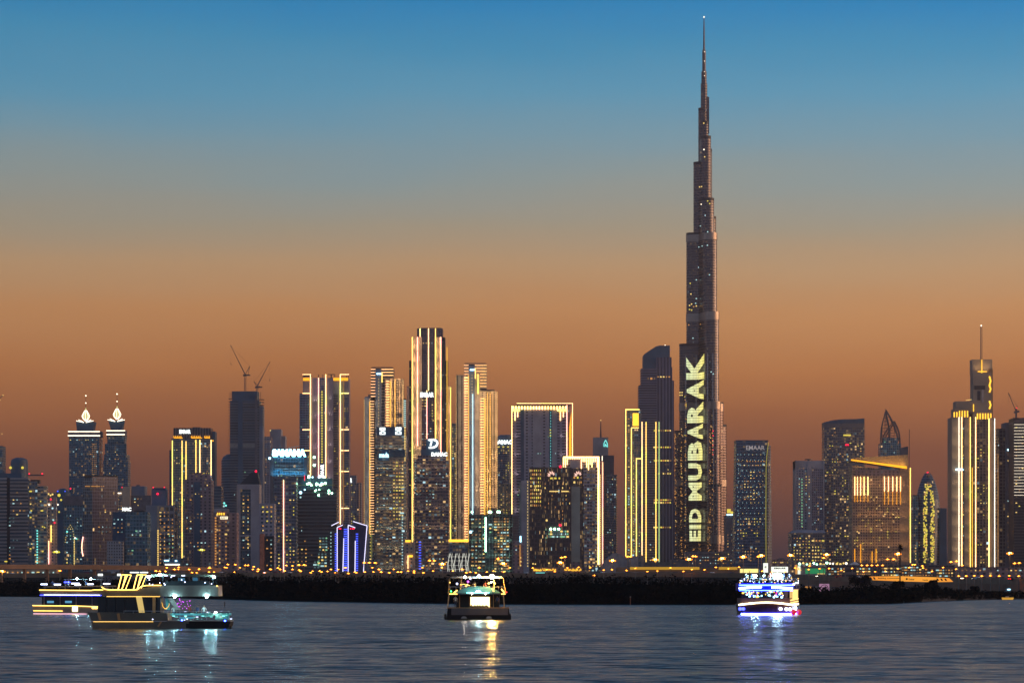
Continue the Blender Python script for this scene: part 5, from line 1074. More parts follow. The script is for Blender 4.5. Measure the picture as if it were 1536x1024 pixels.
# ================================================================== LOWER STRIP: halls, hoardings, viaducts, roads
t = T('parking_building', 'long low car park building with rows of white lit openings, right of the green hoarding', 2900, 1330, 'building')
m_pk = fac('car_park', (.09, .07, .07), BLK, 6, 4.5, .8, .5, 0)
t.box('block', 1240, 1432, 847, m_pk, d=60)
for (a, b, c, d_, n) in ((1242, 1268, 850, 862, 14), (1284, 1306, 850, 862, 16), (1322, 1352, 849, 864, 26), (1352, 1378, 848, 864, 24), (1378, 1400, 851, 864, 12), (1404, 1430, 852, 865, 20)): t.lits(a, b, c, d_, n, 'w', f=-.5, size=(2.2, 1.2), cw=2.4, ch=2.2)
t.box('parapet', 1240, 1432, 846, m_concd, yb=847.5, f=-.6, d=1)
t = T('tent_hall', 'brightly lit white canopy row with a small tent peak at its right end', 3000, 1235, 'hall')
t.box('hall', 1196, 1273, 850, m_conc, d=20)
for x in range(1200, 1272, 5): t.beacon(x + R.uniform(-.8, .8), 844 + R.uniform(-1, 2), R.uniform(1.2, 2), -1, R.choice((g_green, g_white, g_w1)), 'lamp')
t.box('roof', 1197, 1272, 846, m_whitep, yb=848, f=-3, d=24); t.front('tent_peak', [(1272, 848), (1279, 843.5), (1283, 841.5), (1287, 844), (1291, 848)], m_whitep, -2, 12)
t.beacon(1197, 852, 2.2, -2, g_w1, 'lamp'); t.box('lit_panel', 1196.5, 1200.5, 848, glow('panel_pale', (235, 245, 220), 1.3), yb=860, f=-1, d=.6); t.lits(1196, 1205, 848, 860, 10, 'w', f=-1.2)
t.box('orange_lit_wall', 1192, 1196, 846, g_w2, yb=860, f=-1, d=.5)  # warm light on the end wall, made as a glowing box
t = T('hoarding', 'green lit hoarding standing under the white canopy row', 2700, 1224, 'billboard')
t.box('panel', 1208, 1238, 851.5, glow('hoarding_green', (20, 130, 85), .8, vary=((40, 150, 90), (10, 95, 70))), yb=859.5, d=.6)
for x in (1210, 1223, 1236): t.rod('post', (x, 859), (x, 868), .5, m_steel, .3)
t.hbar(859.5, 1226, 1237, g_w1, .8, -.4)
t = T('billboard', 'tall narrow white lit billboard left of the wide white sign board', 2600, 1148, 'billboard')
t.box('panel', 1145, 1152, 843.5, glow('board_white', (235, 240, 225), 1.5), yb=857.5, d=.8); t.rod('post', (1148.5, 857), (1148.5, 867), 1, m_steel, .4); t.box('frame', 1152, 1154, 843.5, m_conc, yb=857.5, d=1.2); t.text('mark', 'E', 1147, 1150, 848, 851, m_dark, -.4)
t = T('billboard', 'wide white lit sign board with dark lettering beside the narrow billboard', 2600, 1169, 'billboard')
t.box('panel', 1157, 1182, 849, glow('board_white', (235, 240, 225), 1.5), yb=857.5, d=.8); t.text('lettering', 'EMAAR', 1161, 1179, 850, 852.5, m_dark, -.5, bold=.04); t.rod('post', (1162, 857), (1162, 867), .8, m_steel, .4); t.rod('post', (1177, 857), (1177, 867), .8, m_steel, .4)
t = T('hoarding', 'long cream lit hoarding left of the narrow white billboard', 2600, 1122, 'billboard')
t.box('panel', 1107, 1138, 852, glow('hoarding_cream', (255, 235, 140), 1.3), yb=858, d=.6)
for x in (1109, 1122, 1136): t.rod('post', (x, 857), (x, 867), .6, m_steel, .4)
t = T('billboard', 'small shopfront panel row of white letters low at the far left shore', 1900, 200, 'sign')
for a, b in ((147, 154), (176, 181), (195, 208), (210, 222)): t.hbar(857.5 if a > 190 else 861, a, b, g_sign, 1.6 if a > 190 else 3, 0, 'lit_panel')
t.box('wall', 140, 226, 862, m_concd, f=1, d=8)

m_deck = plain('sodium_lit_concrete', (.3, .18, .11), .85, sc=.1)  # orange lamplight put into the concrete colour
def viaduct(name, label, D0, D1, pts, th, width, piers, mat=m_deck, cat='bridge'):
    """pts: (column, row) of the deck's near edge; D runs from D0 to D1"""
    n = len(pts); W_ = []
    for i, (px, py) in enumerate(pts):
        D = D0 + (D1 - D0) * i / (n - 1); W_.append(Vector(((px - 768) * D / F, D, CAMZ + (HOR - py) * D / F)))
    o = W_[n // 2].copy(); o.z = GZ; e = empty(name, o); tag(e, label, cat)
    def loft(part, dy0, dy1, z0, z1, m):
        V = []; 
        for p in W_:
            q = p - o; V += [(q.x, q.y + dy0, q.z + z0), (q.x, q.y + dy1, q.z + z0), (q.x, q.y + dy1, q.z + z1), (q.x, q.y + dy0, q.z + z1)]
        Fc = [(0, 1, 2, 3), tuple(4 * (n - 1) + i for i in (3, 2, 1, 0))]
        for i in range(n - 1):
            b = 4 * i
            for j in range(4): Fc.append((b + j, b + 4 + j, b + 4 + (j + 1) % 4, b + (j + 1) % 4))
        return mk(part, V, Fc, m, e)
    loft('deck', 0, width, -th, 0, mat); loft('parapet', -.3, .1, -.3, 1.0, mat); loft('parapet', width - .1, width + .3, -.3, 1.0, mat)
    if piers:
        for i in range(piers):
            k = (i + .5) / piers * (n - 1); a, b = W_[int(k)], W_[min(n - 1, int(k) + 1)]; q = a.lerp(b, k - int(k)) - o
            if q.z - th > 1: MB().box(q.x - .9, q.x + .9, width * .35, width * .65, 0, q.z - th).build('pier', mat, e, (0, q.y, 0))
    return e, W_, loft
viaduct('viaduct', 'pale elevated rail viaduct on piers crossing the far left foreground', 2000, 2150, [(-260, 847), (0, 848), (120, 848.5), (260, 850), (330, 853)], 1.8, 10, 14)
e_, W1, lf = viaduct('bridge', 'low highway bridge with a yellow-lit parapet under the tallest spire', 2250, 2250, [(925, 852), (1000, 852), (1060, 853), (1110, 854)], 2.2, 22, 6)
for a, b in ((945, 1049), (1078, 1106)):
    o = MB().box((a - 768) * .45, (b - 768) * .45, -.8, -.5, 15.2, 17.0).build('lit_parapet', glow('parapet_glow', (200, 150, 40), .9), e_, (-e_.location.x, 0, -GZ));  # lamplight on the parapet made as its own glow
e2, W2, lf = viaduct('highway', 'orange-lit highway embankment running along the whole far shore', 2150, 1900, [(-100, 862), (330, 860), (560, 861), (800, 861), (1000, 860), (1190, 862)], 1.6, 26, 0, cat='road')
lf('embankment', .6, 25, -9, -1.6, m_ground)
e3, W3, lf = viaduct('flyover', 'curving flyover with lit parapet descending behind the right bank', 2100, 1350, [(1176, 862), (1220, 864.5), (1270, 866.5), (1330, 869), (1390, 869.5), (1450, 868.5), (1500, 869), (1560, 870), (1700, 870)], 1.8, 12, 0)
lf('retaining_wall', 1.0, 11, -5.2, -1.8, plain('sodium_lit_wall', (.3, .15, .09), .9, sc=.06))  # sodium light put into the wall's base colour
t = T('hoarding', 'long yellow-orange lit hoarding on the flyover with dark lettering and round dark badge', 1380, 1370, 'billboard')
t.front('panel', [(1309, 869), (1302, 863.5), (1350, 863), (1400, 864.5), (1424, 866), (1430, 871.5), (1400, 872), (1350, 870.8)], glow('hoarding_orange', (250, 150, 45), 1.0, True, ((255, 175, 60), (250, 200, 50))), 0, .5)
t.text('lettering', 'Building communities', 1317, 1350, 865, 867.5, m_dark, -.5, bold=.01); t.beacon(1360, 867.2, 1.6, -.3, m_dark, 'badge'); t.text('lettering', 'Dubai', 1363, 1371, 866.5, 869, m_dark, -.5, bold=.01); t.text('lettering', 'Properties', 1384, 1392, 867.8, 870, m_dark, -.5, bold=.01)
for a in (1304, 1309, 1404, 1410, 1416): t.front('chevron', [(a, 864.5 if a < 1400 else 866.5), (a + 2.5, 864.5 if a < 1400 else 866.5), (a + 4.5, 868 if a < 1400 else 870), (a + 2, 868 if a < 1400 else 870)], m_dark, -.5, .2)
for x in (1315, 1360, 1405): t.rod('post', (x, 869), (x, 880), .6, m_steel, .4)
t = T('lit_kiosk', 'small white-blue lit kiosk on the right bank under the flyover', 1300, 1513, 'kiosk'); t.box('hut', 1509, 1517, 881, m_concd, d=3); t.hbar(883, 1511, 1515, g_cool, 1.4, -.3, 'lit_panel')
t = T('shed', 'low shed with two dim warm windows behind the right dhow', 1300, 1212, 'shed'); t.box('shed', 1204, 1222, 876, m_concd, d=5); t.hbar(880, 1208, 1212, g_w2, 3, -.3, 'window'); t.hbar(880, 1214, 1217, g_w2, 3, -.3, 'window')
# low sheds and walls along the far shore so no building stands without a foot
for i, (a, b, y, lab) in enumerate(((0, 84, 853, 'long beige wall building under the viaduct at far left'), (84, 200, 857, 'low dark shed left of the front cruise boat'), (250, 420, 855, 'low brown depot below the office towers at left'),
        (425, 560, 857, 'low depot at the foot of the blue-lit pavilion'), (600, 705, 857, 'low service block under the dark logo tower'), (775, 945, 860, 'low arcade under the textured block'), (1440, 1560, 850, 'low lit podium at the foot of the masted tower'))):
    t = T('low_building', lab, 2400 + 40 * i, (a + b) / 2, 'building'); t.box('wall', a, b, y, (m_beigeblank, m_concd, m_brown, m_concd, m_brown, m_concd, m_brown)[i], d=16); t.lits(a, b, y + 1, y + 8, 14, 'w', f=-.4, size=(1.6, 1), ch=2.4)
    t.box('parapet', a, b, y - .7, m_concd, yb=y + .3, f=-.5, d=1)

# ------------------------------------------------------------------ street lights
m_pole = plain('lamp_pole', (.2, .18, .15), .6)
g_sod = glow('sodium_lamp', (255, 150, 45), 35, True); g_sodb = glow('sodium_lamp_bright', (255, 165, 60), 90, True); g_lime = glow('lamp_lime', (250, 235, 110), 9, True); g_wl = glow('lamp_white', (220, 240, 255), 8, True)
LAMPS = [(88, 827, 2, 'l'), (305, 824, 1.7, 'l'), (8, 856, 1.8, 'b'), (94, 855, 1.2, 's')]
LAMPS += [(x, y, .9, 's') for x, y in ((271, 850), (243, 856), (251.5, 856), (291, 858), (298, 858), (301.6, 852.5), (344, 845.6), (340, 850), (355, 846), (370, 847), (374, 847), (383, 849), (388.7, 856), (407.5, 853), (419, 851), (450.6, 854), (440.5, 847.6), (484, 857), (493, 856), (561.5, 856.7), (431, 847))]
LAMPS += [(x, y, 1.2, 's') for x, y in ((317, 851), (450, 846.5), (458, 846.5), (547.5, 843), (555, 843), (564, 843.4), (645, 840), (652, 840), (747, 837), (842, 835.5), (847, 834.6), (940.4, 834), (944.7, 834), (1038, 833.6), (1042, 833.6), (1135.5, 834), (1233, 836), (1328.6, 838), (1337.5, 838), (1423, 842), (1431.5, 841), (1525, 843.6), (1518, 844))]
LAMPS += [(x, y, 1.9, 'b') for x, y in ((664, 845), (755, 844.5), (840, 843), (918, 840), (981.8, 838.6), (1032, 838), (1081.5, 837), (1113, 834.4), (1140, 832.5), (1183.7, 832), (1237.7, 831), (1344, 830), (1511, 829))]
LAMPS += [(x, y, 1.0, 's') for x, y in ((1369, 846), (1380.5, 848), (1290, 847), (1298, 847), (1305, 847), (1313, 847), (1321, 847), (1366, 846), (1432.6, 863), (1444, 863), (1456, 862.5), (1467, 863), (1480, 862.5), (1493, 863), (1508, 862.5), (1522, 863), (1534.6, 863), (573, 857), (585, 858), (598, 857), (622, 858), (636, 858), (890, 862), (700, 858), (1440, 847), (1212, 848))]
RL = random.Random(5)
LAMPS += [(x + RL.uniform(-5, 5), RL.choice((850.5, 853, 855.5, 857)), RL.choice((.8, .9, 1.1)), 's') for x in range(236, 780, 13)] + [(x + RL.uniform(-3, 3), RL.uniform(849.5, 857), .85, 's') for x in range(800, 1440, 17)]
LAMPS += [(399, 858, 1.0, 'w'), (468, 858, .9, 's'), (505, 858, 1, 's'), (524, 859, 1, 's'), (536, 858, .9, 's'), (714, 858, .9, 's')]
g_halo = glow('halo_orange', (255, 135, 25), 2.6); g_halo_lime = glow('halo_lime', (200, 190, 40), 1.5)  # glowing rings added to imitate the halo round each lamp
for i, (x, y, r, k) in enumerate(LAMPS):
    D = 2350 if y < 849 else 1950
    if y > 861: D = 1500
    s_ = D / F; h = CAMZ + (HOR - y) * s_ - GZ
    e = empty('street_lamp', ((x - 768) * s_, D - 12, GZ)); zone = 'at far left' if x < 120 else 'before the left towers' if x < 600 else 'before the central towers' if x < 930 else 'under the tallest spire' if x < 1160 else 'on the right bank'
    tag(e, {'l': 'tall lime-yellow street lamp ', 'b': 'tall starburst-bright orange street lamp ', 's': 'small orange street lamp ', 'w': 'white street lamp '}[k] + zone + (' on a low pole by the road' if y > 849 else ' rising above the road'), 'street lamp', {'l': 'lime street lamps ', 'b': 'bright street lamps ', 's': 'small street lamps ', 'w': 'white street lamps '}[k] + zone + (' low' if y > 849 else ' high'))
    MB().cyl((0, 0), .28, 0, h, 6, .14).build('pole', m_pole, e)
    rr = r * s_ * (1.4 if k in 'bl' else 1.2)
    MB().rev([(.05, h + rr * .5), (rr * .7, h + rr * .35), (rr, h), (rr * .5, h - rr * .45), (.05, h - rr * .5)], (0, 0), 8).build('lamp_head', {'l': g_lime, 'b': g_sodb, 's': g_sod, 'w': g_wl}[k], e)
    ring = MB()
    for q in range(8):
        a = q * math.pi / 4; ring.ball((rr * 1.5 * math.cos(a), rr * 1.5 * math.sin(a), h - rr * .1), rr * .48, 6, 4)
        ring.bar((0, 0, h), (rr * 1.35 * math.cos(a), rr * 1.35 * math.sin(a), h), .12)
    ring.build('halo_ring', g_halo_lime if k == 'l' else g_halo, e)
    MB().cyl((0, 0), rr * .5, h + rr * .5, h + rr * .8, 8).build('lamp_cap', m_pole, e)

# cars on the highway
def make_car(m_body):
    e = empty('car', (0, 0, 0))
    b = MB(); b.prism([(-2.2, -.85), (2.2, -.85), (2.2, .85), (-2.2, .85)], .35, .95).prism([(-1.6, -.8), (1.3, -.8), (1.3, .8), (-1.6, .8)], .95, 1.5, [(-1.2, -.65), (.7, -.65), (.7, .65), (-1.2, .65)]); b.build('body', m_body, e)
    for x in (-1.4, 1.4):
        for y in (-.8, .8):
            w = MB(); w.V = [(.33 * math.cos(a), q, .33 * math.sin(a)) for q in (-.1, .1) for a in [i * math.pi / 5 for i in range(10)]]; w.F = [tuple(range(10)), tuple(range(19, 9, -1))] + [((i + 1) % 10, i, 10 + i, 10 + (i + 1) % 10) for i in range(10)]
            w.build('wheel', m_dark, e, (x, y, .33))
    for y in (-.6, .6): MB().box(2.2, 2.28, y - .2, y + .2, .6, .85).build('headlight', glow('headlight', (255, 235, 190), 12), e); MB().box(-2.28, -2.2, y - .2, y + .2, .6, .85).build('taillight', glow('taillight', (255, 20, 10), 6), e)
    return e
cars = [make_car(plain('car_paint_' + n_, c, .35)) for n_, c in (('white', (.6, .6, .6)), ('dark', (.05, .05, .06)), ('red', (.3, .02, .02)))]
def on_path(Wp, px):
    for a, b in zip(Wp, Wp[1:]):
        ka, kb = a.x / a.y * F + 768, b.x / b.y * F + 768
        if ka <= px <= kb: return a.lerp(b, (px - ka) / (kb - ka))
    return Wp[0]
first = [True] * 3
CARP = [(W2, x) for x in (20, 60, 131, 170, 236, 262, 330, 362, 415, 436, 520, 575, 610, 655, 720, 790, 822, 868, 905, 1015, 1062, 1070, 1100, 1160)] + [(W3, x) for x in (1190, 1232, 1262, 1288, 1405, 1452, 1470, 1525)]
for i, (Wp, x) in enumerate(CARP):
    k = i % 3; c = cars[k] if first[k] else copy_tree(cars[k]); first[k] = False
    p = on_path(Wp, x); c.location = (p.x, p.y + R.choice((4, 9)), p.z + .02); c.rotation_euler.z = R.choice((0, math.pi)) + R.choice((-.7, .6))
    where = 'highway behind the mangroves' if Wp is W2 else 'flyover on the right'
    tag(c, ['white', 'dark', 'red'][k] + ' car with headlights on, driving on the ' + where, 'car', ['white', 'dark', 'red'][k] + ' cars on the ' + where)

# ================================================================== MANGROVES AND TREES
def leaf_mat(name, a, b):
    m, n, l, p = nm(name); g = n.new('ShaderNodeNewGeometry'); r = n.new('ShaderNodeValToRGB'); e = r.color_ramp.elements
    e[0].color = (*a, 1); e[1].color = (*b, 1); l.new(g.outputs['Random Per Island'], r.inputs[0]); l.new(r.outputs[0], p.inputs['Base Color']); p.inputs['Roughness'].default_value = 1; p.inputs['Specular IOR Level'].default_value = 0; return m
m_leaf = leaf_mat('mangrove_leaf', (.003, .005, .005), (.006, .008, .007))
TOP = [(-900, 866), (-300, 865), (0, 866), (60, 867), (200, 863), (330, 862), (345, 860), (380, 859), (420, 861), (470, 859), (560, 861), (640, 859), (660, 861), (740, 862), (770, 864), (800, 863), (830, 862.5), (870, 861), (905, 863), (960, 864), (1050, 866), (1100, 867), (1180, 873), (1230, 880), (1262, 881), (1290, 876), (1330, 874), (1350, 878), (1380, 875), (1420, 879), (1450, 882), (1475, 884), (1540, 886), (1700, 886), (2400, 884)]
def topY(px):
    for (a, ya), (b, yb) in zip(TOP, TOP[1:]):
        if a <= px <= b: return ya + (yb - ya) * (px - a) / (b - a)
    return 866
def leaves(m, c, rx, ry, rz, n, size):
    for _ in range(n):
        u = R.uniform(-.5, 1); a = R.uniform(0, 6.283); q = math.sqrt(max(0, 1 - u * u)); k = R.uniform(.75, 1.1)
        P = Vector((c[0] + rx * q * math.cos(a) * k, c[1] + ry * q * math.sin(a) * k, c[2] + rz * u * k))
        d1 = Vector((R.gauss(0, 1), R.gauss(0, 1), R.gauss(0, 1))).normalized(); d2 = d1.cross(Vector((R.gauss(0, 1), R.gauss(0, 1), R.gauss(0, 1)))).normalized()
        s_ = size * R.uniform(.6, 1.4); b = len(m.V)
        m.V += [tuple(P - d1 * s_), tuple(P + d2 * s_ * .45), tuple(P + d1 * s_), tuple(P - d2 * s_ * .45)]; m.F.append((b, b + 1, b + 2, b + 3))
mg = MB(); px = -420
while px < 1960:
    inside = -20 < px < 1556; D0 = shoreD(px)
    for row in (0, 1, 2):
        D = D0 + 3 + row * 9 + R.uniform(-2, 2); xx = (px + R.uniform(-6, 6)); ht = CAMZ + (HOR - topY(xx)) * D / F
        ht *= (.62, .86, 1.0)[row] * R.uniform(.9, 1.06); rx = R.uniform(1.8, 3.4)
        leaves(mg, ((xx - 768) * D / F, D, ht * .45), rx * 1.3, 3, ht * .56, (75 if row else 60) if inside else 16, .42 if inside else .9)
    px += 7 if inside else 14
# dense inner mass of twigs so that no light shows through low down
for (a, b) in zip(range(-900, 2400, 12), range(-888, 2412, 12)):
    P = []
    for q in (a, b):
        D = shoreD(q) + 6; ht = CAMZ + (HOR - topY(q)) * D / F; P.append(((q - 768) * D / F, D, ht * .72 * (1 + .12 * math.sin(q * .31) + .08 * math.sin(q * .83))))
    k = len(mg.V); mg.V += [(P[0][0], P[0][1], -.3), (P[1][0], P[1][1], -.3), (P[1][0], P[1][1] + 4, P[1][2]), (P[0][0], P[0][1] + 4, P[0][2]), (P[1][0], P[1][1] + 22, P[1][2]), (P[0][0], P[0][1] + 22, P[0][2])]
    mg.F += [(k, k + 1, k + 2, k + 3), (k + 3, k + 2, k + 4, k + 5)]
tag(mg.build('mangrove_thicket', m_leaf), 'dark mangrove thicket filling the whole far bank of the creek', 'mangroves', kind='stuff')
m_bark = plain('bark', (.04, .03, .02), .9)
def bush(label, px, yt, D, w, grp=None):
    s_ = D / F; h = CAMZ + (HOR - yt) * s_ - GZ; e = empty('tree', ((px - 768) * s_, D, GZ)); tag(e, label, 'tree', grp)
    tr = MB(); tr.cyl((0, 0), .3, 0, h * .5, 7, .18)
    for i in range(5):
        a = i * 1.26 + R.random(); tr.bar((0, 0, h * .35), (math.cos(a) * w * s_ * .3, math.sin(a) * w * s_ * .3, h * .75), .2, .08)
    tr.build('trunk', m_bark, e); m = MB()
    for i in range(16): leaves(m, (R.uniform(-.36, .36) * w * s_, R.uniform(-.3, .3) * w * s_, h * R.uniform(.45, .8)), w * s_ * .2, w * s_ * .2, h * .2, 130, .3)
    m.build('crown', m_leaf, e)
bush('round dark tree hiding the left end of the orange hoarding', 1291, 861, 1240, 34); bush('small dark bushy tree under the orange hoarding, left of the palm', 1347, 870, 1220, 20); bush('low dark bushy tree right of the round orange-hoarding badge', 1397, 868, 1240, 20)
bush('small bare-looking tree on the right bank before the flyover wall', 1462, 878, 1230, 14); bush('dark roadside tree below the office towers at left', 355, 854, 1700, 36); bush('dark roadside tree left of the arched hall', 872, 858, 1700, 44)
# palm
D = 1280; s_ = D / F; e = empty('palm_tree', ((1350 - 768) * s_, D, GZ)); tag(e, 'tall thin palm silhouetted against the tan slab building', 'palm tree'); h = CAMZ + (HOR - 820) * s_ - GZ
MB().cyl((0, 0), .3, 0, h, 8, .2).build('trunk', m_bark, e); m = MB()
for i in range(46):
    a = R.uniform(0, 6.28); el = R.uniform(-1.2, 1.2); d = Vector((math.cos(a) * math.cos(el), math.sin(a) * math.cos(el), math.sin(el))); P = Vector((0, 0, h)); L0 = 1.35
    for k in range(4):
        Q = P + d * L0 * .3; m.bar(P, Q, .16 * (1 - k * .2), .12 * (1 - k * .22)); 
        for s2 in (-1, 1):
            sd2 = d.cross(Vector((0, 0, 1))).normalized() * s2; b = len(m.V); m.V += [tuple(P), tuple(Q), tuple(P + sd2 * .28 + d * .25)]; m.F.append((b, b + 1, b + 2))
        P = Q; d = (d + Vector((0, 0, -.22))).normalized()
m.build('crown', m_leaf, e)

# ------------------------------------------------------------------ small things on the water and bank
t = T('navigation_sign', 'square pink-white board with a ringed black figure four on posts over the right mangroves', 1010, 1236, 'sign', gz=.2)
t.box('panel', 1229, 1244, 874.5, glow('board_pink_glow', (205, 150, 185), .6), yb=889, d=.3)  # the board's brightness is put in as emission
m = MB(); P = [(t.X(1236.6 + 5.8 * math.cos(a)), -.12, t.Z(881.8 - 5.8 * math.sin(a))) for a in [i * 2 * math.pi / 28 for i in range(29)]]; m.line(P, .17); m.build('ring', plain('ring_maroon', (.05, .005, .03), .8), t.e)
t.text('figure', '4', 1234, 1239, 878.3, 885.3, m_dark, -.15, bold=.05)
for x in (1232, 1241): t.rod('post', (x, 889), (x, 903), .6, m_steel, .3)
for x, y, yw, lab in ((945.6, 893.5, 905.5, 'slim reddish marker post standing in the creek before the mangroves'), (837, 902, 907.5, 'short dark marker stake in the open water right of the middle boat'), (337, 902, 909, 'dark marker stake in the water right of the front cruise boat'), (1356, 900.5, 904.5, 'small dark marker buoy close to the right shore'), (1419.5, 898, 902, 'marker stake near the right shore with a pale top')):
    D = CAMZ * F / (yw - HOR) * .97; t = T('marker_post', lab, D, x, 'marker', gz=0); t.rod('stake', (x, yw), (x, y + 1), 1.2, plain('rusty_post', (.25, .09, .05), .8) if x == 945.6 else m_dark); t.rod('cap', (x, y + 1.2), (x, y), 1.9, m_conc if x in (945.6, 1419.5) else m_dark)
D = 1020; t = T('motor_boat', 'small moored boat with a yellow-lit hull near the right shore', 1120, 1511, 'boat', gz=0)
m = MB(); P0 = [(-1.6, -.5), (1.0, -.6), (1.9, 0), (1.0, .6), (-1.6, .5)]; m.prism(P0, -.2, .75, [(p[0] * 1.15, p[1] * 1.15) for p in P0]); m.build('hull', glow('lit_hull_glow', (230, 170, 60), .8), t.e); MB().box(-.6, .5, -.4, .4, .75, 1.25).build('cabin', m_conc, t.e)  # light falling on the hull is put in as its own glow
# ================================================================== PEOPLE (small figures on the decks)
def person_mesh(pose, shirt, trousers):
    J = {'pelvis': (0, 0, .93, .15), 'waist': (0, 0, 1.08, .13), 'chest': (0, 0, 1.3, .165), 'neckb': (0, 0, 1.45, .08), 'neck': (0, .0, 1.52, .055), 'head': (0, -.02, 1.6, .09), 'top': (0, -.01, 1.73, .085), 'nose': (0, -.115, 1.63, .018)}
    E = [('pelvis', 'waist'), ('waist', 'chest'), ('chest', 'neckb'), ('neckb', 'neck'), ('neck', 'head'), ('head', 'top'), ('head', 'nose')]
    for s, k in ((-1, 'l'), (1, 'r')):
        up = pose == 'wave' and k == 'r'
        J['sh' + k] = (s * .19, 0, 1.4, .065); E.append(('neckb', 'sh' + k))
        J['el' + k] = (s * (.3 if not up else .36), .02 if not up else -.05, 1.13 if not up else 1.5, .042); J['wr' + k] = (s * (.3 if not up else .3), -.14 if not up else -.1, .92 if not up else 1.75, .03)
        E += [('sh' + k, 'el' + k), ('el' + k, 'wr' + k)]
        w = Vector(J['wr' + k][:3]); dz = 1 if up else -1
        J['pa' + k] = (w.x, w.y - .01, w.z + dz * .07, .032); E.append(('wr' + k, 'pa' + k))
        for q, (ox, ln) in enumerate(((-.03, .07), (-.01, .085), (.012, .08), (.032, .06))):
            J['f%d' % q + k] = (w.x + ox, w.y - .03, w.z + dz * (.08 + ln), .009); E.append(('pa' + k, 'f%d' % q + k))
        J['th' + k] = (w.x - s * .055, w.y - .03, w.z + dz * .06, .011); E.append(('wr' + k, 'th' + k))
        J['hip' + k] = (s * .1, 0, .86, .095); sit = pose == 'sit'
        J['kn' + k] = (s * .12, -.02 if not sit else -.42, .48 if not sit else .86, .062); J['an' + k] = (s * .13, .02 if not sit else -.42, .08 if not sit else .42, .042); J['to' + k] = (s * .15, -.14 if not sit else -.6, .03 if not sit else .38, .036)
        E += [('pelvis', 'hip' + k), ('hip' + k, 'kn' + k), ('kn' + k, 'an' + k), ('an' + k, 'to' + k)]
    names = list(J); me = bpy.data.meshes.new('person'); me.from_pydata([J[n][:3] for n in names], [(names.index(a), names.index(b)) for a, b in E], [])
    o = bpy.data.objects.new('person', me); COL.objects.link(o); md = o.modifiers.new('skin', 'SKIN'); 
    if not me.skin_vertices: 
        bm = bmesh.new(); bm.from_mesh(me); bm.verts.layers.skin.verify(); bm.to_mesh(me); bm.free()
    for i, n_ in enumerate(names): me.skin_vertices[0].data[i].radius = (J[n_][3], J[n_][3]); me.skin_vertices[0].data[i].use_root = (n_ == 'pelvis')
    sb = o.modifiers.new('sub', 'SUBSURF'); sb.levels = 1
    bpy.context.view_layer.update(); ev = o.evaluated_get(bpy.context.evaluated_depsgraph_get()); m2 = bpy.data.meshes.new_from_object(ev)
    bpy.data.objects.remove(o)
    m2.materials.clear()
    for q in (plain('skin', (.3, .17, .11), .6), shirt, trousers, plain('hair', (.015, .01, .008), .6)): m2.materials.append(q)
    sit = pose == 'sit'
    for p in m2.polygons:
        c = p.center; r = math.hypot(c.x, 0)
        if c.z > 1.62 and (c.y > -.04 or c.z > 1.7) and r < .13: p.material_index = 3
        elif c.z > 1.49 and r < .14: p.material_index = 0
        elif (c.z > .98 and r < .27) or (c.z > 1.2 and r < .32 and c.z < 1.5): p.material_index = 1
        elif r > .235: p.material_index = 0
        else: p.material_index = 2
        if c.z < .1 and not sit: p.material_index = 3
    m2.shade_smooth(); return m2
PM = []
for pose, sh, tr in (('stand', (.6, .6, .58), (.04, .05, .1)), ('stand', (.08, .1, .2), (.03, .03, .03)), ('wave', (.4, .1, .08), (.05, .05, .06)), ('sit', (.5, .45, .35), (.05, .05, .08))):
    PM.append((pose, person_mesh(pose, plain('shirt_%d' % len(PM), sh, .9), plain('trousers_%d' % len(PM), tr, .9))))
def person(k, loc, rz, label):
    o = bpy.data.objects.new('person', PM[k][1]); COL.objects.link(o); o.location = loc; o.rotation_euler.z = rz; tag(o, label, 'person'); return o
def wpt(t, x, y, f): return (t.e.location.x + t.X(x), t.D + f, t.gz + t.Z(y))

# ================================================================== BOATS
b_gold = glow('boat_led_gold', (255, 200, 95), 4.5, True); b_white = glow('boat_lamp_white', (255, 240, 215), 110, True); b_cyan = glow('boat_lamp_cyan', (170, 238, 255), 600, True)
b_blue = glow('boat_led_blue', (60, 70, 255), 7, True); b_ice = glow('boat_led_ice', (205, 215, 255), 7, True); b_amber = glow('boat_lamp_amber', (255, 195, 100), 1800, True); b_int = glow('saloon_light', (255, 225, 150), 5, True)
b_teal = glow('boat_teal', (130, 220, 210), 2.2, True); b_pur = glow('garland_purple', (230, 70, 255), 3); b_yelg = glow('garland_gold', (255, 190, 60), 3); b_grn = glow('nav_green', (60, 255, 110), 14, True); b_red = glow('nav_red', (255, 60, 60), 5, True)
m_hull = plain('dark_hull', (.1, .09, .065), .35, spec=.5); m_gel = plain('grey_gelcoat', (.22, .2, .17), .35); m_glass = plain('smoked_glass', (.01, .012, .015), .08, spec=.6); m_rail = plain('rail_steel', (.5, .5, .5), .3, .8)
m_wood = plain('lit_teak', (.45, .25, .1), .5); m_black = plain('black_rubber', (.01, .01, .01), .7)  # lamplight on the teak put into its colour
def bx(t, part, x0, x1, y0, y1, f, d, mat): return MB().box(t.X(x0), t.X(x1), f, f + d, t.Z(y1), t.Z(y0)).build(part, mat, t.e)
def ln(t, part, pts, w, f, mat): return MB().line([(t.X(a), f, t.Z(b)) for a, b in pts], w * t.s).build(part, mat, t.e)

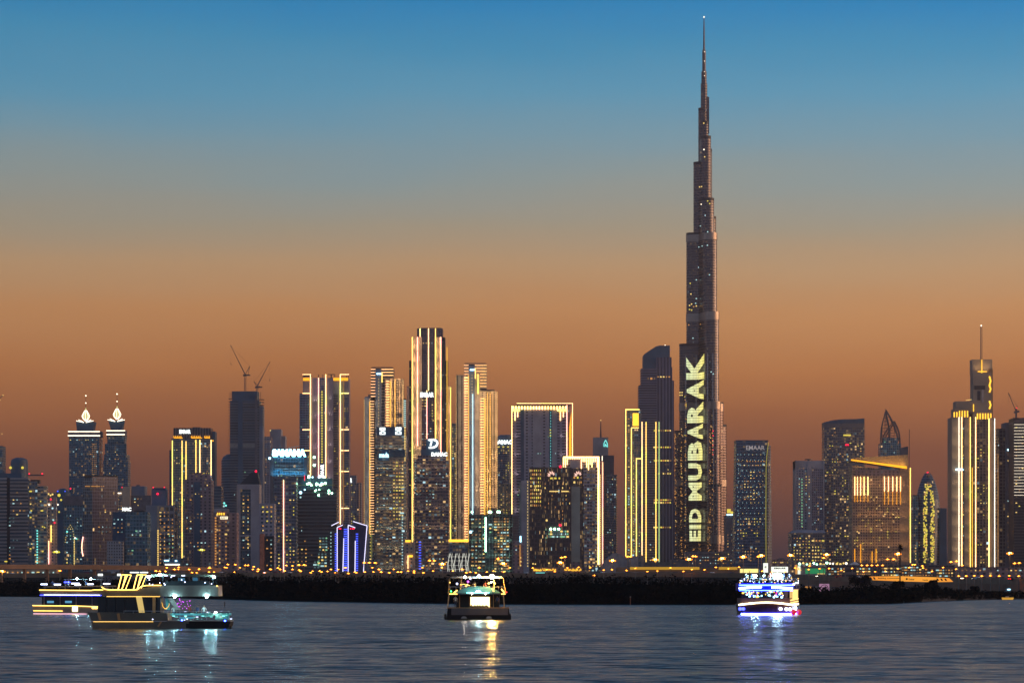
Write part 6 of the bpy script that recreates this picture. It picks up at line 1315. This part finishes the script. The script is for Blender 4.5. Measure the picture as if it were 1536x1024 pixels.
# --- front left cruise boat
D = CAMZ * F / (941.5 - HOR); A = T('cruise_boat', 'dark two-deck cruise boat with gold LED outlines and slanted arches, nearest boat at left', D, 235, 'boat', gz=0)
def Zraw(t): t.Z = lambda py: CAMZ + (HOR - py) * t.s
Zraw(A); t = A
A.front('hull', [(131.5, 917), (137, 930), (139, 942.5), (283, 942.5), (283, 931), (252, 931), (250, 918)], m_hull, 0, 5)
A.front('stern_hull', [(283, 942.5), (283, 931), (345, 931), (344, 938), (340, 942.5)], m_black, .1, 4.8)
bx(t, 'stern_deck', 250, 345, 929.5, 931, -.1, 5, m_gel); ln(t, 'rub_rail', [(134, 930.6), (255, 930.6)], .7, -.06, m_rail); ln(t, 'rub_light', [(140, 931.2), (230, 931.2)], .35, -.1, b_gold)
ln(t, 'hull_stripe', [(237, 938.5), (242, 931)], 2.2, -.05, m_wood); ln(t, 'anchor_bracket', [(147.5, 918), (150.5, 929)], 3.4, -.05, m_wood); ln(t, 'anchor_bracket', [(177, 919), (179, 929)], 3.6, -.05, m_wood)
ln(t, 'deck_rail', [(186, 915), (252, 915.4), (345, 915.8)], .6, -.1, m_rail)
for x in (186, 200, 214, 228, 252, 270, 290, 310, 330, 344): ln(t, 'stanchion', [(x, 915), (x, 929 if x > 250 else 919)], .35, -.1, m_rail)
bx(t, 'cabin', 146, 236, 893, 918, .5, 4, m_glass)
for x in (158, 172, 186, 202): bx(t, 'mullion', x, x + .9, 893, 918, .44, .1, m_dark)
A.front('slanted_pillar', [(203.5, 893), (212, 893), (217, 921), (209, 921)], b_gold if False else glow('pillar_gold_glow', (215, 185, 110), 1.0, True), .1, .4)  # the lit look of the pillar is put in as emission
bx(t, 'pillar', 228.5, 232.5, 893, 918, .2, .3, m_wood); bx(t, 'aft_bulkhead', 236, 240, 893, 918, .3, 4, m_dark)
A.front('upper_deck', [(153, 880), (160, 883.5), (203, 883.5), (212, 881), (240, 877), (240, 893.8), (160, 893.8)], plain('warm_gelcoat', (.2, .16, .1), .5), 0, 5); A.front('aft_fascia', [(240, 877), (327.5, 877), (328, 893), (240, 893.8)], m_gel, .05, 4.9)
ln(t, 'led_line', [(152.5, 879), (157, 882.5), (163, 883.4), (202, 883.4), (206, 883), (212, 878.5), (219, 877), (242, 876.6)], 1.25, -.1, b_gold); ln(t, 'under_light', [(160, 893.6), (240, 893.6)], .4, -.05, b_gold)
for x0 in (176.5, 199.5): ln(t, 'led_arch', [(x0, 883), (x0 + 5.5, 861), (x0 + 14, 861), (x0 + 5.5, 883)], 1.3, .4, b_gold)
for x0 in (176.5, 199.5): ln(t, 'led_arch', [(x0, 883), (x0 + 5.5, 861), (x0 + 14, 861), (x0 + 5.5, 883)], 1.0, 4.2, b_gold)
A.front('hardtop', [(215, 866), (222, 861.5), (240, 859.5), (318, 861), (322, 863), (318, 864.5), (240, 863), (222, 865)], m_hull, .3, 4.2)
for x in (221, 243, 268, 296, 318): ln(t, 'hardtop_post', [(x, 863), (x + (2 if x > 230 else -5), 878)], .8, .4, m_dark); ln(t, 'hardtop_post', [(x, 863), (x + (2 if x > 230 else -5), 878)], .8, 4.2, m_dark)
for x in (246, 257, 272): bx(t, 'roof_light', x, x + 5, 861.8, 862.6, .2, .1, b_ice)
for x, y, r in ((239.5, 860.5, 1.3), (222.5, 864, 1.0), (321.5, 864.5, 1.2), (262, 894.3, 1.1), (310, 894.3, 1.1)): MB().ball((t.X(x), -.05, t.Z(y)), r * t.s * 1.3, 8, 5).build('deck_lamp', b_cyan, t.e)
MB().ball((t.X(325.5), 0, t.Z(877.8)), .08, 6, 4).build('deck_lamp', b_gold, t.e)
g_ = MB(); g2 = MB()
for i in range(26):
    a = i / 25; g_.ball((t.X(238 + 14 * a), 1 + R.random(), t.Z(897 + 15 * math.sin(a * 2.6))), .035, 5, 3); g2.ball((t.X(269 + R.uniform(-6, 14)), 1.5 + R.random(), t.Z(R.uniform(896, 912))), .04, 5, 3)
g_.build('garland', b_yelg, t.e); g2.build('garland', b_pur, t.e)
bx(t, 'helm_screen', 246, 252, 896, 914, 2.0, .1, plain('teal_panel', (.05, .25, .25), .4)); A.front('stair', [(249, 896), (256, 896), (268, 914), (262, 914)], m_gel, 1.6, .8)
for a, b, c, e__ in ((254, 345, 919, 922), (268, 290, 924, 927), (322, 342, 922, 928), (300, 318, 920, 924)): bx(t, 'bench', a, b, c, e__, .8, 1.2, plain('bench_teal_light', (.12, .4, .38), .5))  # teal light on the seats put into their colour
for x in (258, 276, 302, 333): MB().box(t.X(x), t.X(x + 4), .2, .35, t.Z(923.5), t.Z(922)).build('deck_light', b_teal, t.e)
for x, y in ((273, 929), (337.5, 930)): MB().ball((t.X(x), -.1, t.Z(y)), .09, 6, 4).build('blue_lamp', glow('boat_lamp_blue', (50, 80, 255), 40, True), t.e)
bx(t, 'swim_recess', 279, 336, 934, 941, -.02, .2, m_black); MB().ball((t.X(229), -.05, t.Z(927.7)), .06, 6, 4).build('bow_lamp', b_ice, t.e)
RB = random.Random(3)
for i in range(46):
    x, y = RB.uniform(256, 344), RB.choice((915.5, 917, 919, 921.5, 924, 927, 928.5)); MB().box(t.X(x), t.X(x + RB.uniform(.8, 4)), -.05, .05, t.Z(y + .5), t.Z(y)).build('deck_light', RB.choice((b_teal, b_teal, b_ice, b_white if i % 9 == 0 else b_teal, b_gold if i % 5 == 0 else b_teal)), t.e, (0, RB.uniform(0, 1.6), 0))
for i in range(18):
    x, y = RB.uniform(218, 322), RB.uniform(861.5, 876); MB().ball((t.X(x), RB.uniform(.2, 3), t.Z(y)), .06, 6, 4).build('deck_lamp', RB.choice((b_ice, b_teal, b_ice)), t.e)
bx(t, 'upper_bench', 246, 312, 870, 877, 1.5, 1, m_dark); bx(t, 'upper_window', 262, 272, 865.5, 872, 4.0, .1, glow('window_blue_dim', (60, 110, 140), .8)); bx(t, 'upper_window', 284, 292, 865, 870, 4.0, .1, glow('window_blue_dim', (60, 110, 140), .8))
for k, (x, yf, f, rz, lab) in enumerate(((258, 929.5, 2.0, .4, "person in white shirt at the cabin end of the nearest left boat's aft deck"), (293, 929.5, 2.6, -.8, 'person in dark clothes amid the purple garland lights, nearest boat'), (280, 929.5, 3.2, 2.6, "person in red top, one arm raised, on the aft deck of the nearest boat"), (304, 929.5, 1.8, .2, 'person in a white shirt under the aft lamp, nearest boat'))):
    person((0, 1, 2, 0)[k], wpt(t, x, yf, f), rz, lab)

# --- rear left cruise boat
D = 566; B = T('cruise_boat', "farther pale cruise boat partly hidden at left, gold lines and two big white lamps", D, 105, 'boat', gz=0); Zraw(B); t = B
B.front('hull', [(48, 906), (150, 908), (205, 909), (200, 921), (54, 921), (50, 915)], m_gel, 0, 5); bx(t, 'saloon', 62, 190, 892, 907, .6, 3.8, m_glass); B.front('upper_deck', [(59, 883), (150, 885), (190, 885), (190, 892.5), (60, 892.5)], plain('warm_gelcoat', (.2, .16, .1), .5), 0, 5)
ln(t, 'led_line', [(59, 883.8), (136, 884.4), (142, 883.6), (180, 883.6)], 1.1, -.1, b_gold); ln(t, 'blue_line', [(60, 891.6), (152, 892)], .9, -.12, b_blue); ln(t, 'ice_line', [(66, 891), (150, 891.4)], .5, -.16, b_ice)
ln(t, 'led_line', [(49, 907), (113, 907.6), (152, 909)], 1.0, -.1, b_gold); ln(t, 'led_line', [(50, 914.8), (94, 915.2)], .8, -.1, b_gold); ln(t, 'lilac_line', [(50, 919.3), (130, 919.6)], .7, -.1, glow('boat_led_lilac', (225, 170, 190), 3, True))
bx(t, 'lit_doorway', 108.5, 116.5, 908, 916, -.1, .1, b_int); bx(t, 'lit_bow_panel', 148, 159, 909, 915, -.1, .1, b_int); bx(t, 'lit_bow_panel', 138, 146, 909, 912, -.1, .1, b_gold)
for a, b in ((70, 80), (97, 107)): bx(t, 'cabin_window', a, b, 900, 903.3, .5, .1, glow('window_cyan_dim', (90, 160, 200), .9))
for x in (66, 90, 114, 138): ln(t, 'post', [(x, 892), (x, 907)], .8, .1, m_gel)
ln(t, 'lamp_bar', [(94, 868), (152, 868)], .7, 1.5, m_rail); ln(t, 'lamp_post', [(96, 868), (96, 884)], .6, 1.5, m_rail); ln(t, 'lamp_post', [(150, 868), (150, 884)], .6, 1.5, m_rail); B.front('canopy', [(64, 878), (170, 877), (170, 879), (64, 880)], m_gel, 1, 3.5)
for x in (66, 118, 168): ln(t, 'canopy_post', [(x, 879), (x, 884)], .5, 1.2, m_rail)
for x, y, r in ((114, 867, 2.4), (134.8, 867, 2.4)): MB().ball((t.X(x), 1.2, t.Z(y)), r * t.s * .55, 8, 5).build('flood_lamp', b_cyan, t.e)
for a, b, y in ((60, 70, 875.2), (80, 90, 875.5), (106, 118, 874), (111, 120, 876), (130, 139, 875), (154, 164, 874.5), (95, 104, 872)): bx(t, 'deck_light', a, b, y - .8, y + .8, .9, .1, b_ice if y != 872 else b_blue)
for k, (x, f, rz) in enumerate(((76, 2.5, .3), (100, 2.2, -.5), (126, 2.8, .9))): person((1, 0, 1)[k], wpt(t, x, 884.5, f), rz, ('person in dark clothes near the stern', 'person in a white shirt between the two big lamps', 'person in dark clothes below the right big lamp')[k] + ' on the farther left boat')

# --- middle boat
D = CAMZ * F / (928 - HOR); C_ = T('house_boat', "end-on party boat in mid-creek with bright saloon window and starry amber lamp", D, 716, 'boat', gz=0); Zraw(C_); t = C_
C_.front('hull', [(669, 929.5), (671.5, 911), (763, 911), (765.5, 929.5)], m_black, 0, 15); bx(t, 'transom', 677, 762, 911, 921.3, -.25, .3, plain('mauve_transom', (.1, .085, .09), .5)); bx(t, 'deck', 670, 764, 910.2, 911.2, -.1, 14, m_wood)
for x, w_ in ((667.8, 2.6), (765, 2.6)): C_.front('fender', [(x - w_ + 1.5, 929), (x - w_ + 1, 921), (x, 918.5), (x + w_ - 1, 921), (x + w_ - 1, 929)], m_black, -.2, .6)
for x in (696, 733.5): C_.front('float_bow', [(x - 4.5, 926.5), (x - 3, 923.8), (x, 923), (x + 3, 923.8), (x + 4.5, 926.5)], plain('pale_float', (.3, .3, .3), .4), -.35, .4)
for a, b in (((671.5, 910), (673.5, 889.5)), ((756.5, 910), (755, 889.5))): ln(t, 'corner_post', [a, b], 1.6, .1, plain('lit_post', (.6, .38, .18), .6));  # lamplight on the corner posts put into a paler wood colour
for x in (689, 740): ln(t, 'inner_post', [(x, 910.5), (x, 890)], 1.2, 2, m_wood)
bx(t, 'saloon', 683, 749, 890.5, 911, 3.2, 9, m_dark); bx(t, 'saloon_window', 705.5, 734, 894.5, 909.5, 3.0, .1, b_int); bx(t, 'window_frame', 703.5, 705.5, 893.5, 910, 2.95, .2, m_wood); bx(t, 'window_frame', 734, 736, 893.5, 910, 2.95, .2, m_wood)
bx(t, 'bar_counter', 704, 733, 907.5, 911, 2.2, .5, m_dark)
for x in (707, 712, 716, 719.5, 724, 729): MB().ball((t.X(x), 2.4, t.Z(906.5)), .11, 6, 5).build('bottle_group' if False else 'cushion', m_dark, t.e)
bx(t, 'upper_deck', 672, 758, 888.6, 890.4, -.2, 14, m_concd); bx(t, 'edge_light', 674, 686, 889.2, 890.4, -.3, .1, b_gold); bx(t, 'edge_light', 752, 758, 889.2, 890.4, -.3, .1, b_gold)
C_.front('canopy_hood', [(683.5, 888.6), (688, 884.5), (696, 881), (706, 878.7), (717, 878), (728, 878.7), (738, 881), (747, 885), (750.5, 888.6)], plain('teal_lit_canvas', (.13, .35, .36), .6), -.3, 3)  # teal light on the hood put into the canvas colour
MB().box(t.X(700), t.X(734), -.9, -.8, t.Z(888.2), t.Z(887.6)).build('hood_light', glow('hood_teal', (120, 235, 225), 12, True), t.e); 
C_.front('hood_badge', [(713, 887), (715, 884.8), (717.5, 884), (720, 884.8), (722, 887)], b_ice, -.45, .1)
for x in (708, 728.5): MB().ball((t.X(x), -.35, t.Z(889.6)), .07, 6, 4).build('deck_lamp', b_white, t.e)
for a, b in (((686, 884), (681, 888)), ((752, 882), (756.5, 888)), ((738.5, 881), (740.5, 886))): ln(t, 'brace_light', [a, b], 1.7, -.3, b_gold)
for a, b in (((672, 889), (674, 865)), ((758, 888), (755, 866)), ((690, 888), (692, 864)), ((742, 888), (740, 864))): ln(t, 'upper_post', [a, b], .8, 1, m_wood); ln(t, 'upper_post', [a, b], .8, 8, m_wood)
C_.front('upper_roof', [(674, 865.5), (680, 863.5), (752, 863.5), (756, 866), (752, 866.2), (680, 866)], m_concd, .4, 10); ln(t, 'upper_rail', [(673, 879), (758, 879)], .5, .1, m_rail)
for x in range(676, 757, 8): ln(t, 'baluster', [(x, 879), (x, 888.5)], .3, .1, m_rail)
MB().ball((t.X(738), -.4, t.Z(864)), .3, 12, 8).build('flood_lamp', b_amber, t.e); MB().ball((t.X(718.5), -.4, t.Z(863)), .17, 10, 6).build('flood_lamp', b_cyan, t.e); MB().ball((t.X(697), -.4, t.Z(864.5)), .16, 10, 6).build('flood_lamp', b_white, t.e)
for x, y, m_, r in ((676.5, 885.7, b_grn, .1), (760, 887, b_red, .07), (702, 871.3, b_pur, .16), (685.5, 874.5, b_ice, .14), (701, 876, b_gold, .12), (705.5, 867, b_ice, .1), (733, 874, b_gold, .15), (742, 874, b_gold, .15), (737, 872, b_white, .08), (699, 878, b_gold, .1), (674.8, 872.5, b_gold, .08)): MB().ball((t.X(x), .3, t.Z(y)), r, 8, 5).build('deck_lamp', m_, t.e)
ln(t, 'string_lights', [(690, 876), (696, 875), (700, 876.4), (705, 877)], .5, .3, b_gold); ln(t, 'mast', [(717.5, 864), (717.5, 846)], .5, 4, m_steel)
for k, (kk, x, yf, f, rz, lab) in enumerate(((0, 683, 910.2, 1.2, .3, 'person in a white shirt standing on the left side walkway of the middle boat'), (1, 746, 910.2, 1.6, -.6, 'person in dark clothes right of the bright window, middle boat'), (1, 694, 888.6, 3.5, .5, 'person in dark clothes on the upper deck of the middle boat, left side'), (2, 728, 888.6, 4, .2, 'person in a red top waving on the upper deck of the middle boat'), (0, 711, 888.6, 5, -.2, 'person in a white shirt standing behind the canopy on the middle boat'))): person(kk, wpt(t, x, yf, f), rz, lab)

# --- right dhow
D = CAMZ * F / (921 - HOR); E_ = T('dinner_boat', 'bulky dark dinner boat at right with curved blue lit bands and red ball fenders', D, 1150, 'boat', gz=0); Zraw(E_); t = E_
# footprint: broad rounded end toward the viewer, right flank seen at a slant
def footprint(x0, x1, xr, bow, n=10):
    P = [(t.X(x0 + (x1 - x0) * k / n), -bow * math.sin(math.pi * k / n)) for k in range(n + 1)]
    return P + [(t.X(xr), 9.0), (t.X(xr) - 1.2, 12), (t.X(x0) + .8, 12), (t.X(x0) - .2, 6)]
fpL = footprint(1112, 1186, 1201, 1.6); fpH = footprint(1108.5, 1188, 1204, 2.2)
n = len(fpH); sheer = [t.Z(906 - 3.6 * math.sin(math.pi * k / 10)) for k in range(11)] + [t.Z(905)] * 4
m = MB(); m.prism(fpL, -.3, sheer, fpH); m.build('hull', plain('maroon_hull', (.06, .02, .02), .35, spec=.5), t.e)
def rim(part, fp, zs, w, mat, i0=0, i1=10, off=.06):
    m = MB(); P = [Vector((p[0], p[1], z)) for p, z in zip(fp, zs)]; c = Vector((t.X(1150), 5, 0))
    P = [Vector((p.x, p.y - off, p.z)) if i < 11 else p for i, p in enumerate(P)]
    m.line([tuple(p) for p in P[i0:i1 + 1]], w); return m.build(part, mat, t.e)
rim('sheer_light', fpH, sheer, .26, glow('sheer_warm', (255, 235, 185), 6, True), 0, 11)
for x, y in ((1110, 912), (1114.5, 912), (1169.8, 912), (1179, 912.5), (1184.5, 912.5)):
    k = (x - 1108.5) / 79.5; f = -2.1 * math.sin(math.pi * max(0, min(1, k))) - .25
    MB().cyl((0, 0), .28, -.08, .08, 12).build('porthole', b_ice if x > 1120 else b_blue, t.e, (t.X(x), f + .1, t.Z(y))).rotation_euler = (rad(90), 0, 0)
MB().cyl((0, 0), .36, -.08, .08, 14).build('porthole', b_ice, t.e, (t.X(1195.5), 3.2, t.Z(911.3))).rotation_euler = (rad(90), 0, rad(-60))
for x, y, r, f in ((1189.8, 917, .5, .2), (1201, 917.3, .46, 4)): MB().ball((t.X(x), f - .6, t.Z(y)), r, 12, 8).build('ball_fender', glow('fender_red_glow', (225, 30, 40), .9), t.e); MB().bar((t.X(x), f - .6, t.Z(y)), (t.X(x), f - .4, t.Z(905)), .05).build('fender_rope', m_rail, t.e)  # fenders are no lamps, their brightness is painted as a glow
fp1 = footprint(1111, 1185, 1200, 1.5); zt = [t.Z(904)] * 15
MB().prism(fp1, t.Z(905.5), t.Z(896)).build('main_deck', plain('maroon_deck', (.1, .05, .05), .5), t.e)
fp2 = footprint(1113, 1184, 1199, 1.2); MB().prism(fp2, t.Z(896), t.Z(884)).build('saloon_glass', m_glass, t.e)
for i in range(54):
    x = R.uniform(1114, 1174); y = R.uniform(885.5, 894.5); k = (x - 1113) / 71; f = -1.2 * math.sin(math.pi * k) - .12; w_ = R.uniform(.05, .2)
    MB().box(-w_, w_, -.03, .03, -R.uniform(.05, .2), R.uniform(.05, .2)).build('saloon_lamp', R.choice((b_teal, g_cool, g_w3, g_cool, g_blue, b_yelg, g_red, g_white)), t.e, (t.X(x), f, t.Z(y)))
for x in (1113, 1122, 1131, 1140, 1149, 1158, 1167, 1176, 1184):
    k = (x - 1112) / 74; MB().box(t.X(x) - .06, t.X(x) + .06, -1.4 * math.sin(math.pi * k) - .12, -1.4 * math.sin(math.pi * k) + .02, t.Z(896), t.Z(883)).build('window_post', m_dark, t.e)
fp3 = footprint(1109, 1188, 1203, 2.0); MB().prism(fp3, t.Z(884.5), t.Z(873.5)).build('upper_band', plain('royal_blue_band', (.01, .02, .5), .4), t.e)
zb = [t.Z(881.3 - 2.2 * math.sin(math.pi * k / 10)) for k in range(11)] + [t.Z(882)] * 4
b_bi = glow('band_ice', (150, 170, 255), 30, True); rim('band_light', fp3, zb, .26, b_bi, 0, 4, .25); rim('band_light', fp3, [z - .05 for z in zb], .26, b_bi, 6, 10, .25)
zc = [t.Z(876.5)] * 15; b_bl2 = glow('boat_led_deep_blue', (45, 65, 255), 26, True)
rim('blue_light', fp3, zc, .22, b_bl2, 0, 11, .2)
zc = [t.Z(879.5 + .5)] * 15; rim('blue_light', fp3, [t.Z(884.3)] * 15, .14, b_bl2, 0, 10, .2)
# gold-lit arched flank
for i in range(7):
    a = i / 6; x = 1189 + 14 * a; f = 9.0 * a - .3; MB().box(t.X(x) - .07, t.X(x) + .07, f - .12, f + .05, t.Z(899), t.Z(884.5 - 1.5 * a)).build('arch_post', glow('arch_gold', (255, 205, 120), 1.6, True), t.e)
for yy in (884, 898.5, 902.5): MB().bar((t.X(1186), -.2, t.Z(yy + .8)), (t.X(1203.5), 8.6, t.Z(yy - 1.5)), .22).build('flank_light', glow('arch_gold', (255, 205, 120), 1.6, True), t.e)
MB().bar((t.X(1190), -.2, t.Z(875.5)), (t.X(1203.5), 8.6, t.Z(873)), .22).build('flank_light', b_ice, t.e); MB().box(t.X(1190), t.X(1201), 1.2, 4, t.Z(883), t.Z(874)).build('bridge_cabin', plain('cabin_brown', (.16, .1, .06), .6), t.e)
for x in (1192.5, 1196.5): MB().box(t.X(x), t.X(x + 2), 1.1, 1.2, t.Z(881), t.Z(877)).build('cabin_window', m_dark, t.e)
fp4 = [(p[0], p[1]) for p in fp3]; zr = [t.Z(869)] * 15; rim('deck_rail', fp4, zr, .07, m_rail, 0, 12, 0)
for i in range(60):
    x = R.uniform(1110, 1201); y = R.uniform(866, 873.2); k = min(1, (x - 1109) / 79); f = -1.9 * math.sin(math.pi * k) + R.uniform(.2, 4)
    MB().ball((t.X(x), f, t.Z(y)), R.uniform(.04, .1), 6, 4).build('deck_lamp', R.choice((b_gold, b_ice, b_yelg, b_teal, b_ice, b_gold)), t.e)
ln(t, 'top_frame', [(1112, 866.5), (1200, 866.5)], .6, 1, m_rail)
for x in (1114, 1140, 1168, 1196): ln(t, 'top_post', [(x, 874), (x, 866)], .6, 1, m_rail)
MB().rev([(.02, .42), (.5, .35), (.85, 0), (.5, -.35), (.02, -.42)], (0, 0), 12).build('flood_lamp', glow('lamp_ice', (190, 240, 255), 120, True), t.e, (t.X(1166.5), .6, t.Z(862.5))); MB().ball((t.X(1133), .6, t.Z(862.2)), .3, 10, 6, .5).build('flood_lamp', b_cyan, t.e)
ln(t, 'lamp_mast', [(1166.5, 874), (1166.5, 863)], .5, .9, m_rail); ln(t, 'lamp_mast', [(1133, 874), (1133, 863)], .5, .9, m_rail); ln(t, 'flag_mast', [(1141, 874), (1141, 853)], .45, 2, m_dark)
# waterline light strips
wl = [(p[0], p[1]) for p in fpL]; rim('waterline_light', [(p[0], p[1] - .1) for p in wl], [.12] * 15, .22, glow('waterline_white', (55, 75, 255), 130, True), 0, 11)
for k, (kk, x, f, rz, lab) in enumerate(((0, 1120, 1.2, .2, 'person in a white shirt at the left rail'), (1, 1129, 1.5, -.4, 'person in dark clothes beside the left lamp mast'), (3, 1147, 1.4, 0, 'seated person in a beige shirt mid-deck'), (2, 1156, 1.2, .1, 'person in a red top waving'), (1, 1177, 1.5, .5, 'person in dark clothes right of the big lamp'), (0, 1186, 1.8, -.3, 'person in a white shirt at the right end'))): person(kk, wpt(t, x, 873.5, f), rz, lab + ', top deck of the blue-lit dinner boat')

# ================================================================== HAZE over the city and creek
m = bpy.data.materials.new('haze'); m.use_nodes = True; n = m.node_tree.nodes; n.remove(n['Principled BSDF'])
v = n.new('ShaderNodeVolumePrincipled'); v.inputs['Color'].default_value = (.80, .70, .70, 1); v.inputs['Density'].default_value = 3.6e-5; v.inputs['Anisotropy'].default_value = .2
m.node_tree.links.new(v.outputs[0], n['Material Output'].inputs['Volume'])
hz = MB().box(-4000, 4000, -400, 7000, -1.6, 900).build('haze', m); hz['kind'] = 'stuff'

# pieces that belong to a part go one level below it
NEST = {'halo_ring': 'lamp_head', 'lamp_cap': 'lamp_head', 'window_frame': 'saloon_window', 'mullion': 'cabin', 'stanchion': 'deck_rail', 'baluster': 'upper_rail', 'hardtop_post': 'hardtop',
        'roof_light': 'hardtop', 'hood_light': 'canopy_hood', 'hood_badge': 'canopy_hood', 'canopy_post': 'canopy', 'lamp_post': 'lamp_bar', 'window_post': 'saloon_glass', 'saloon_lamp': 'saloon_glass',
        'porthole': 'hull', 'finial_ribs': 'finial', 'lit_window': 'facade', 'window_dot': 'facade', 'crown_light': 'crown', 'lettering': 'panel', 'hook_line': 'jib', 'stay_cable': 'jib', 'ring': 'panel', 'figure': 'panel', 'chevron': 'panel', 'badge': 'panel', 'mark': 'panel', 'cabin_window': 'bridge_cabin'}
for th in [o for o in COL.objects if o.parent is None and o.type == 'EMPTY']:
    kids = list(th.children); by = {}
    for k in kids: by.setdefault(k.name.split('.')[0], k)
    for k in kids:
        p_ = by.get(NEST.get(k.name.split('.')[0]))
        if p_ and p_ is not k and p_.location.length < 1e-6: k.parent = p_
